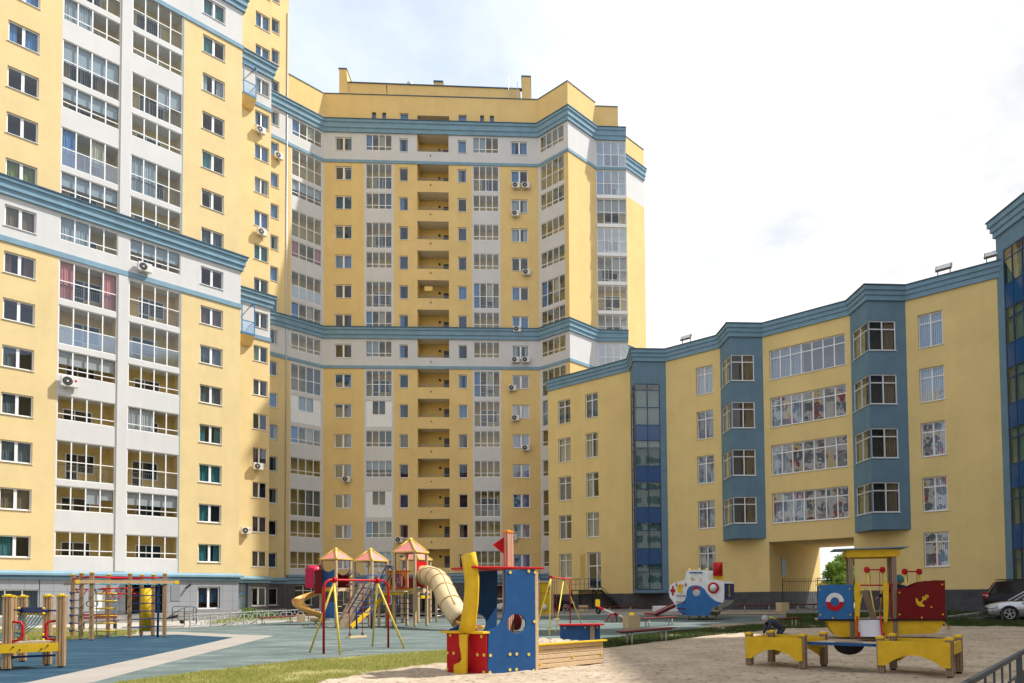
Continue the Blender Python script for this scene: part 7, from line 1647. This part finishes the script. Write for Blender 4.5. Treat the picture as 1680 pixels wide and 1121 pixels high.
# near fence in the lower right corner
fa = ray(1592, 1114); fb = ray(1680, 1066); hF = 0.95
qa = CAMP+fa*((hF-EYE)/fa.z); qb = CAMP+fb*((hF-EYE)/fb.z); dF = (qb-qa).normalized()
qa0 = Vector((qa.x, qa.y, 0))-dF*2.4; t = thing('fence', 'dark grey steel fence in the lower right corner close to the camera', 'fence', (qa0.x, qa0.y, 0)); f = loc(t)
def fs(px, py): 
    return vplane(px, py, (qa.x, qa.y), (dF.x, dF.y))[0]
of = f(Vector((qa.x, qa.y, 0))); Lf = lambda s, z: of+Vector((dF.x, dF.y, 0))*s+Z(z)
part(t, 'top_rail', MB().beam(Lf(-2.4, hF-0.02), Lf(5, hF-0.02), 0.045, 0.04), M['steel_grey'], bevel=0.004); part(t, 'bottom_rail', MB().beam(Lf(-2.4, 0.15), Lf(5, 0.15), 0.04, 0.035), M['steel_grey'])
p1s = fs(1672, 1085); step = max(1.0, fs(1672, 1085)-fs(1588, 1121))
for i in range(-1, 3):
    for dd in (-0.045, 0.045): part(t, 'post', MB().beam(Lf(p1s+step*i+dd, 0), Lf(p1s+step*i+dd, hF+0.0), 0.045, 0.045, up=(dF.x, dF.y, 0)), M['steel_grey'], bevel=0.004)
for i in range(-1, 2):
    s0_ = p1s+step*i
    for fr_, za, zb_ in ((0.42, 0.55, hF-0.04), (0.58, 0.55, hF-0.04), (0.26, 0.62, hF-0.04), (0.76, 0.62, hF-0.04)): part(t, 'bar', MB().beam(Lf(s0_+step*fr_, za), Lf(s0_+step*fr_, zb_), 0.018, 0.018, up=(dF.x, dF.y, 0)), M['steel_grey'])
    part(t, 'ornament', MB().beam(Lf(s0_+step*0.1, 0.72), Lf(s0_+step*0.28, 0.72), 0.018, 0.018).beam(Lf(s0_+step*0.1, 0.35), Lf(s0_+step*0.1, 0.72), 0.018, 0.018, up=(dF.x, dF.y, 0)).beam(Lf(s0_+step*0.72, 0.72), Lf(s0_+step*0.9, 0.72), 0.018, 0.018).beam(Lf(s0_+step*0.9, 0.35), Lf(s0_+step*0.9, 0.72), 0.018, 0.018, up=(dF.x, dF.y, 0)).beam(Lf(s0_+step*0.42, 0.55), Lf(s0_+step*0.3, 0.35), 0.018, 0.018).beam(Lf(s0_+step*0.58, 0.55), Lf(s0_+step*0.7, 0.35), 0.018, 0.018), M['steel_grey'])
# black picket fence across the passage
fp0, fp1 = Bf.P(fx(1288, 960), -0.4, 0)+RB.location, Bf.P(fx(1402, 960), -0.4, 0)+RB.location
t = thing('picket_fence', 'black steel picket fence with gate across the passage mouth', 'fence', (fp0.x, fp0.y, 0.44)); f = loc(t); a, b = f(fp0), f(fp1); a.z = b.z = 0; d = b-a; n = int(d.length/0.125); hp = hz(1340, 949, fp0)-0.44
for i in range(n+1):
    q = a+d*(i/n); thick = 0.05 if i in (0, int(n*0.52), int(n*0.72), n) else 0.016
    part(t, 'post' if thick > 0.03 else 'picket', shared(('pk', thick), lambda: MB().box(-thick/2, thick/2, -thick/2, thick/2, 0, hp), 'picket', 'steel_black'), None, q)
for z in (0.15, hp-0.22): part(t, 'rail', MB().beam(a+Z(z), b+Z(z), 0.03, 0.035), M['steel_black'])
part(t, 'gate_rail', MB().beam(a+d*0.52+Z(hp-0.03), a+d*0.72+Z(hp-0.03), 0.04, 0.05).beam(a+d*0.52+Z(hp-0.2), a+d*0.72+Z(hp-0.2), 0.03, 0.04), M['steel_black'])
t = thing('handrail', 'pale double handrail of the ramp inside the passage', 'handrail', Bf.P(fx(1318, 970), 2.0, 0)+RB.location, Bf.rz)
zz = 0.44-t.location.z
for dz in (0, 0.22): part(t, 'rail', MB().tube([(0, 0, zz+1.05-dz), (2.3, 0, zz+0.25-dz*0.8)], 0.022, 6), M['steel_light'])
for x in (0.05, 1.1, 2.2): part(t, 'rail_post', MB().box(x-0.015, x+0.015, -0.015, 0.015, zz, zz+1.03-0.35*x), M['steel_light'])
# ================================================================ TREES BEYOND THE PASSAGE
def leaf_tree(name, label, x, y, z, h, rad, seed, n, leaf=0.28, cat='tree', trunk=True, group=None):
    rnd = random.Random(seed); t = thing(name, label, cat, (x, y, z), 0, group)
    if trunk:
        tr = MB(); tr.tube([(0, 0, -0.2), (0.1, 0.05, h*0.3), (0.0, 0.1, h*0.62), (0.1, 0, h*0.9)], [0.17*h/7, 0.13*h/7, 0.08*h/7, 0.02], 8)
        for i in range(7):
            a = rnd.uniform(0, 6.28); z0 = h*rnd.uniform(0.25, 0.6); tr.tube([(0, 0.05, z0), (math.cos(a)*rad*0.4, math.sin(a)*rad*0.4, z0+h*0.14), (math.cos(a)*rad*0.8, math.sin(a)*rad*0.8, z0+h*0.24)], [0.06*h/7, 0.04*h/7, 0.012], 6)
        part(t, 'trunk', tr, M['bark'])
    mb = MB(); cl = []
    for i in range(34):
        a = rnd.uniform(0, 6.28); u = rnd.uniform(0.15, 1.0); zc_ = h*rnd.uniform(0.28 if trunk else 0.1, 0.98); rr = rad*math.sin(min(1, max(0.1, (1.06-zc_/h)*1.5))*pi/2)*u
        cl.append((math.cos(a)*rr, math.sin(a)*rr, zc_, rad*rnd.uniform(0.16, 0.34)))
    for i in range(n):
        c = rnd.choice(cl); v = Vector((rnd.gauss(0, 1), rnd.gauss(0, 1), rnd.gauss(0, 1))).normalized()*c[3]*rnd.uniform(0.5, 1.05); p = Vector(c[:3])+v
        q = Vector((rnd.gauss(0, 1), rnd.gauss(0, 1), rnd.gauss(0, 1))).normalized(); w = q.cross(v.normalized() if v.length > 0 else Vector((0, 0, 1)))
        if w.length < 0.1: continue
        w.normalize(); l = leaf*rnd.uniform(0.6, 1.3); mb.quad(p, p+q*l*0.5+w*l*0.25, p+q*l, p+q*l*0.5-w*l*0.25)
    me = bpy.data.meshes.new('crown'); me.from_pydata(mb.v, [], mb.f); me.materials.append(M['leaf']); link('crown', me, t)
    return t
for i, (px, D, h, rd, nm) in enumerate(((1372, 96, 5.6, 2.6, 'bushy tree left of the gap seen through the passage'), (1383, 101, 6.9, 3.0, 'tallest dark tree in the middle of the passage view'), (1393, 94, 5.2, 2.6, 'light green tree right behind the passage gate'), (1406, 99, 6.6, 3.0, 'tree right of the passage view behind the ship post'))):
    r = ray(px, 970); k = D/r.y; leaf_tree('deciduous_tree', nm, r.x*k, r.y*k, 0, h, rd, i+3, 5200, 0.30, group='trees beyond the passage')
for i, (px, D, h, rd, nm) in enumerate(((1378, 84, 3.6, 2.2, 'yellow-green bush left at the fence beyond the passage'), (1390, 85, 3.4, 2.2, 'yellow-green bush in the middle beyond the passage'), (1402, 84, 3.8, 2.2, 'yellow-green bush right at the fence beyond the passage'))):
    r = ray(px, 980); k = D/r.y; leaf_tree('bush', nm, r.x*k, r.y*k, 0, h, rd, i+13, 3600, 0.24, cat='bush', trunk=False, group='bushes beyond the passage')
for i, (px, py, h, rd, nm) in enumerate(((408, 1016, 0.75, 1.0, 'leafy low bush at the foot of the tower corner'), (432, 1016.5, 0.6, 0.9, 'leafy low bush right of the blue framed entrance'))):
    q = gp(px, py); leaf_tree('bush', nm, q.x, q.y, 0, h, rd, 40+i, 1500, 0.13, cat='bush', trunk=False, group='low bushes by the tower')
# ================================================================ CARS
def car(label, loc_, rz, paint, L=4.5, Wd=1.78, H=1.45, kind='sedan'):
    t = thing('car', label, 'car', loc_, rz)
    # x forward; sections: x, z_low, z_belt, half width at belt
    if kind == 'sedan': sec = [(-2.25, .42, .92, .66), (-2.15, .26, .98, .80), (-1.5, .2, .98, .87), (-0.6, .18, .95, .89), (0.4, .18, .93, .89), (1.1, .18, .90, .88), (1.65, .2, .84, .84), (2.05, .22, .74, .74), (2.22, .28, .62, .60)]; roof = [(-1.55, .98, .66), (-0.85, 1.40, .56), (0.0, 1.46, .57), (0.35, 1.42, .57), (1.12, .93, .70)]
    else: sec = [(-2.4, .5, 1.0, .80), (-2.3, .35, 1.10, .90), (-1.5, .28, 1.12, .94), (-0.5, .28, 1.10, .95), (0.6, .28, 1.08, .95), (1.3, .28, 1.06, .93), (1.9, .3, .98, .88), (2.25, .36, .86, .78), (2.4, .45, .7, .64)]; roof = [(-2.28, 1.10, .86), (-1.85, 1.74, .70), (-1.0, 1.82, .72), (0.2, 1.80, .72), (1.15, 1.08, .82)]
    mb = MB(); rows = []
    for x, zl, zb, hw in sec: rows.append([(x, -hw*0.80, zl), (x, -hw*0.97, zl+0.06), (x, -hw, zl+(zb-zl)*0.5), (x, -hw*0.96, zb-0.06), (x, -hw*0.86, zb), (x, 0, zb+0.03), (x, hw*0.86, zb), (x, hw*0.96, zb-0.06), (x, hw, zl+(zb-zl)*0.5), (x, hw*0.97, zl+0.06), (x, hw*0.80, zl)])
    mb.grid(rows, closed=True)
    for r in (rows[0], rows[-1]): j = len(mb.v); mb.v += r; mb.f.append(tuple(range(j, j+len(r)))); mb.sm.append(False)
    part(t, 'body', mb, M[paint])
    def bel(x):
        for a, b in zip(sec[:-1], sec[1:]):
            if a[0] <= x <= b[0]: u = (x-a[0])/(b[0]-a[0]); return a[2]+(b[2]-a[2])*u-0.02, (a[3]+(b[3]-a[3])*u)*0.86
        return 0.9, 0.7
    gm = MB(); rr = []
    for x, z, hw in roof:
        zb, hb = bel(x); rr.append([(x, -hb, zb), (x, -hw, max(z, zb)), (x, hw, max(z, zb)), (x, hb, zb)])
    gm.grid(rr, smooth=False); part(t, 'windows', gm, M['car_glass'])
    rf = MB(); rr2 = [[(x, -hw*0.99, z+0.012), (x, -hw*0.5, z+0.03), (x, hw*0.5, z+0.03), (x, hw*0.99, z+0.012)] for x, z, hw in roof[1:-1]]; rf.grid(rr2); o = part(t, 'roof', rf, M[paint])
    pil = MB()
    for sg in (-1, 1):
        for (x0, z0, w0), (x1, z1, w1) in ((roof[0], roof[1]), (roof[3], roof[4])):
            pil.beam((x0, sg*(w0 if z0 > 1.2 else bel(x0)[1]), z0), (x1, sg*(w1 if z1 > 1.2 else bel(x1)[1]), z1), 0.06, 0.05)
        pil.beam((-0.45, sg*bel(-0.45)[1], bel(-0.45)[0]), (-0.5, sg*(roof[2][2]), roof[2][1]-0.02), 0.07, 0.05)
    part(t, 'pillar', pil, M[paint])
    wb = (1.36, -1.32) if kind == 'sedan' else (1.5, -1.45); wr = 0.32 if kind == 'sedan' else 0.37
    for x in wb:
        for sg in (-1, 1):
            y = sg*(0.80 if kind == 'sedan' else 0.86); w = link('wheel', shared(('tyre', kind), lambda: MB().disc((0, 0, 0), (0, 1, 0), wr, 0.21, 24), 'tyre', 'tyre'), t, (x, y, wr))
            def rim():
                m = MB()
                m.tube([(wr*0.70*math.cos(a), 0, wr*0.70*math.sin(a)) for a in [2*pi*i/24 for i in range(24)]], 0.02, 6, closed=True)
                for i in range(5):
                    for e in (-0.13, 0.13): a = 2*pi*i/5+0.3; m.beam((0.05*math.cos(a), 0, 0.05*math.sin(a)), (wr*0.70*math.cos(a+e), 0, wr*0.70*math.sin(a+e)), 0.03, 0.03, up=(0, 1, 0))
                m.disc((0, 0, 0), (0, 1, 0), 0.06, 0.04, 12); return m
            link('rim', shared(('rim', kind), rim, 'rim', 'rim'), w, (0, sg*0.105, 0))
            ar = MB(); ar.tube([(x+(wr+0.05)*math.cos(a), sg*((0.875 if kind == 'sedan' else 0.93)), wr+(wr+0.05)*math.sin(a)) for a in [pi*i/12 for i in range(13)]], 0.035, 6); part(t, 'wheel_arch', ar, M['plastic_black'])
            part(t, 'wheel_well', MB().disc((x, sg*(0.80 if kind == 'sedan' else 0.86), wr+0.01), (0, 1, 0), wr+0.045, 0.17, 20), M['plastic_black'])
    xf = sec[-1][0]; xb = sec[0][0]
    for sg in (-1, 1):
        zf = 0.66 if kind == 'sedan' else 0.84
        part(t, 'headlight', MB().hexa(((xf-0.42, sg*0.72, zf-0.06), (xf-0.06, sg*0.48, zf-0.08), (xf-0.06, sg*0.70, zf-0.08), (xf-0.36, sg*0.86, zf-0.03), (xf-0.42, sg*0.72, zf+0.09), (xf-0.1, sg*0.48, zf+0.03), (xf-0.1, sg*0.70, zf+0.03), (xf-0.36, sg*0.84, zf+0.12))), M['lamp_clear'])
        zr_ = 0.8 if kind == 'sedan' else 1.0
        part(t, 'tail_light', MB().box(xb-0.01, xb+0.14, sg*0.82-0.06, sg*0.82+0.06, zr_-0.08, zr_+0.20 if kind != 'sedan' else zr_+0.08), M['lamp_red'])
        if kind != 'sedan': part(t, 'tail_light_band', MB().box(xb-0.014, xb+0.142, sg*0.82-0.062, sg*0.82+0.062, zr_+0.03, zr_+0.08), M['lamp_clear'])
    part(t, 'bumper', MB().box(xf-0.16, xf+0.03, -0.60, 0.60, 0.24, 0.44), M['plastic_black']); part(t, 'grille', MB().box(xf-0.05, xf+0.01, -0.42, 0.42, 0.50, 0.62), M['plastic_black'])
    part(t, 'mirror', MB().cbox((0.75, 0.98, 1.0 if kind == 'sedan' else 1.15), 0.12, 0.18, 0.12).cbox((0.75, -0.98, 1.0 if kind == 'sedan' else 1.15), 0.12, 0.18, 0.12), M[paint])
    if kind != 'sedan': part(t, 'roof_rail', MB().tube([(-1.8, 0.66, 1.86), (0.1, 0.66, 1.86)], 0.025, 6).tube([(-1.8, -0.66, 1.86), (0.1, -0.66, 1.86)], 0.025, 6), M['plastic_black'])
    return t
cp_ = gp(1655, 1018.5); car('silver sedan with headlight and spoked wheel at the right edge', cp_+Vector((1.55, 0.1, 0)), pi-0.42, 'car_silver')
cq_ = gp(1647, 1012); car('black estate car with red tail light behind the silver sedan', cq_+Vector((2.6, 1.2, 0.02)), -0.50, 'car_black', kind='suv')
cw = gp(832, 1004); car('white car parked by the middle block behind the play boat', cw+Vector((1.2, 0.4, 0)), pi+0.12, 'car_white')
cz = gp(926, 1003.5); car('dark car parked behind the yellow climbing tower', cz+Vector((-1.4, 1.6, 0)), 0.3, 'car_black')
# ================================================================ CHILDREN
def skin_body(t, name, verts, edges, radii, m, root=0, sub=2):
    me = bpy.data.meshes.new(name); me.from_pydata([tuple(v) for v in verts], edges, []); me.materials.append(M[m])
    o = link(name, me, t); sk = o.modifiers.new('skin', 'SKIN'); sk.use_smooth_shade = True
    for i, r in enumerate(radii): me.skin_vertices[0].data[i].radius = (r, r) if not isinstance(r, tuple) else r
    me.skin_vertices[0].data[root].use_root = True
    s = o.modifiers.new('sub', 'SUBSURF'); s.levels = s.render_levels = sub
    return o
def hand(t, w, d, up, sz, m):
    """palm with five bent fingers; w wrist, d pointing direction, up back of the hand"""
    w, d, up = Vector(w), Vector(d).normalized(), Vector(up).normalized(); sd = d.cross(up).normalized(); mb = MB()
    p = w+d*sz*0.5; mb.hexa([w+d*sz*0.05+sd*sz*0.2*a+up*sz*0.09*b for a, b in ((-1, -1), (1, -1), (1, -1), (-1, -1))][:2]+[w+d*sz*0.55+sd*sz*0.27, w+d*sz*0.55-sd*sz*0.27]+[w+d*sz*0.05-sd*sz*0.2+up*sz*0.17, w+d*sz*0.05+sd*sz*0.2+up*sz*0.17, w+d*sz*0.55+sd*sz*0.27+up*sz*0.15, w+d*sz*0.55-sd*sz*0.27+up*sz*0.15])
    for i, l in enumerate((0.42, 0.50, 0.46, 0.36)):
        b = w+d*sz*0.5+sd*sz*(-0.2+0.135*i)+up*sz*0.07; mb.tube([b, b+d*sz*l*0.5, b+d*sz*l*0.85-up*sz*0.10, b+d*sz*l-up*sz*0.22], [sz*0.075, sz*0.07, sz*0.062, sz*0.045], 6)
    b = w+d*sz*0.2-sd*sz*0.2+up*sz*0.07; mb.tube([b, b+d*sz*0.18-sd*sz*0.16, b+d*sz*0.36-sd*sz*0.18-up*sz*0.06], [sz*0.085, sz*0.075, sz*0.05], 6)
    return part(t, 'hand', mb, M[m])
def head(t, c, r, face, hat, skin='skin', band=None):
    c, f = Vector(c), Vector(face).normalized(); up = Vector((0, 0, 1)); up = (up-f*up.dot(f)).normalized(); sd = f.cross(up)
    mb = MB(); mb.sphere((0, 0, 0), r, 16, 12, 1.12); rot = Matrix((sd, f, up)).transposed()
    mb.v = [tuple(c+rot @ Vector((v[0]*0.92, v[1]*(1.0 if v[2] > -0.2*r else 0.92), v[2]))) for v in mb.v]
    o = part(t, 'head', mb, M[skin])
    link('nose', MB().sphere(c+f*r*0.98-up*r*0.12, r*0.16, 8, 6).mesh('nose', M[skin]), o)
    for sg in (-1, 1):
        link('eye', MB().sphere(c+f*r*0.87+sd*sg*r*0.34+up*r*0.06, r*0.10, 8, 6).mesh('eye', M['eye']), o)
        link('ear', MB().sphere(c+sd*sg*r*0.93-up*r*0.05, r*0.2, 8, 6).mesh('ear', M[skin]), o)
    link('mouth', MB().beam(c+f*r*0.88-up*r*0.5-sd*r*0.2, c+f*r*0.88-up*r*0.5+sd*r*0.2, 0.012, 0.012).mesh('mouth', M['lip']), o)
    hm = MB(); n = 18; rows = []
    for i in range(9):
        ph = -0.12+ (pi/2+0.12)*i/8; rows.append([c+(sd*math.cos(a)*0.98+f*math.sin(a)*1.06)*r*1.13*math.cos(ph)+up*(r*1.22*math.sin(ph)+r*0.12+(-r*0.45 if (math.sin(a) < 0.35 and i < 1) else 0)) for a in [2*pi*k/n for k in range(n)]])
    hm.grid(rows, closed=True); hm.f.append(tuple(len(hm.v)-n+k for k in range(n))); hm.sm.append(True)
    part(t, 'hat', hm, M[hat])
    return o
# crawling child behind the left sand table: head to the left
g = gp(1266, 1046)
K1 = thing('person', 'small child in grey hat and dark patterned suit leaning forward on the sand', 'person', (g.x, g.y, 0.0), 0.0)
sc_ = hz(1255, 1008, g)/0.66*0.93
V = [Vector(v)*sc_ for v in ((0.30, 0.02, 0.34), (0.14, 0.0, 0.42), (-0.04, 0.0, 0.50), (-0.12, 0.0, 0.54),
     (-0.06, -0.13, 0.47), (-0.12, -0.15, 0.30), (-0.19, -0.14, 0.12), (-0.06, 0.13, 0.47), (-0.12, 0.15, 0.30), (-0.21, 0.14, 0.12),
     (0.34, -0.09, 0.26), (0.20, -0.12, 0.08), (0.46, -0.12, 0.06), (0.34, 0.10, 0.26), (0.22, 0.13, 0.08), (0.48, 0.13, 0.06))]
E_ = [(0, 1), (1, 2), (2, 3), (2, 4), (4, 5), (5, 6), (2, 7), (7, 8), (8, 9), (0, 10), (10, 11), (11, 12), (0, 13), (13, 14), (14, 15)]
R_ = [x*sc_ for x in (0.125, 0.12, 0.115, 0.06, 0.062, 0.052, 0.040, 0.062, 0.052, 0.040, 0.082, 0.062, 0.048, 0.082, 0.062, 0.048)]
skin_body(K1, 'body', V, E_, R_, 'suit_navy')
head(K1, Vector((-0.20, -0.02, 0.565))*sc_, 0.092*sc_, (-0.75, -0.45, -0.45), 'hat_grey')
for y in (-0.14, 0.14): hand(K1, Vector((-0.19, y, 0.12))*sc_, (-0.35, 0, -1), (-1, 0, 0.35), 0.085*sc_, 'glove_red')
for y in (-0.12, 0.13): part(K1, 'boot', MB().tube([Vector((0.44, y, 0.06))*sc_, Vector((0.53, y, 0.055))*sc_, Vector((0.58, y, 0.03))*sc_], [0.052*sc_, 0.05*sc_, 0.035*sc_], 10), M['boot'])
st = MB(); 
for y in (-0.06, 0.06): st.tube([Vector((-0.04, y, 0.622))*sc_, Vector((0.04, y*1.2, 0.60))*sc_, Vector((0.14, y, 0.55))*sc_], 0.022*sc_, 6)
part(K1, 'reflective_strap', st, M['vest_yellow'])
# child in the play ship, arm reaching to the left

ck = pq+uq*vplane(*z4(1090, 400), pq-nq*0.62, uq)[0]-nq*0.62
ck = Vector((pq.x, pq.y, 0))-nq*0.62+uq*vplane(*z4(1095, 400), Vector((pq.x, pq.y, 0))-nq*0.62, uq)[0]
K2 = thing('person', 'child in teal knitted hat and navy suit standing in the play ship', 'person', (ck.x, ck.y, zd+0.025), math.atan2(uq.y, uq.x))
hh_ = hz(*z4(1110, 258), ck)-zd
s2 = hh_/1.02
V = [Vector(v)*s2 for v in ((0, 0, 0.47), (-0.01, 0, 0.60), (-0.01, 0, 0.72), (0.0, 0, 0.80),
     (-0.14, 0.0, 0.72), (-0.28, -0.03, 0.60), (-0.44, -0.05, 0.50), (0.13, 0, 0.72), (0.17, 0.02, 0.55), (0.15, -0.02, 0.42),
     (-0.08, 0, 0.42), (-0.09, -0.01, 0.24), (-0.09, 0, 0.07), (0.08, 0, 0.42), (0.09, -0.01, 0.24), (0.09, 0, 0.07))]
skin_body(K2, 'body', V, E_, [x*s2 for x in (0.125, 0.12, 0.115, 0.055, 0.065, 0.052, 0.042, 0.065, 0.052, 0.042, 0.085, 0.064, 0.052, 0.085, 0.064, 0.052)], 'suit_dark')
head(K2, Vector((0.02, -0.02, 0.895))*s2, 0.098*s2, (0.72, -0.55, -0.35), 'hat_teal')
hand(K2, Vector((-0.44, -0.05, 0.50))*s2, (-1, -0.1, -0.5), (0, 0, 1), 0.085*s2, 'skin'); hand(K2, Vector((0.15, -0.02, 0.42))*s2, (0, -0.1, -1), (1, 0, 0), 0.085*s2, 'skin')
for x in (-0.09, 0.09): part(K2, 'boot', MB().tube([Vector((x, 0.03, 0.05))*s2, Vector((x, -0.06, 0.045))*s2, Vector((x, -0.13, 0.03))*s2], [0.055*s2, 0.052*s2, 0.035*s2], 10), M['boot'])
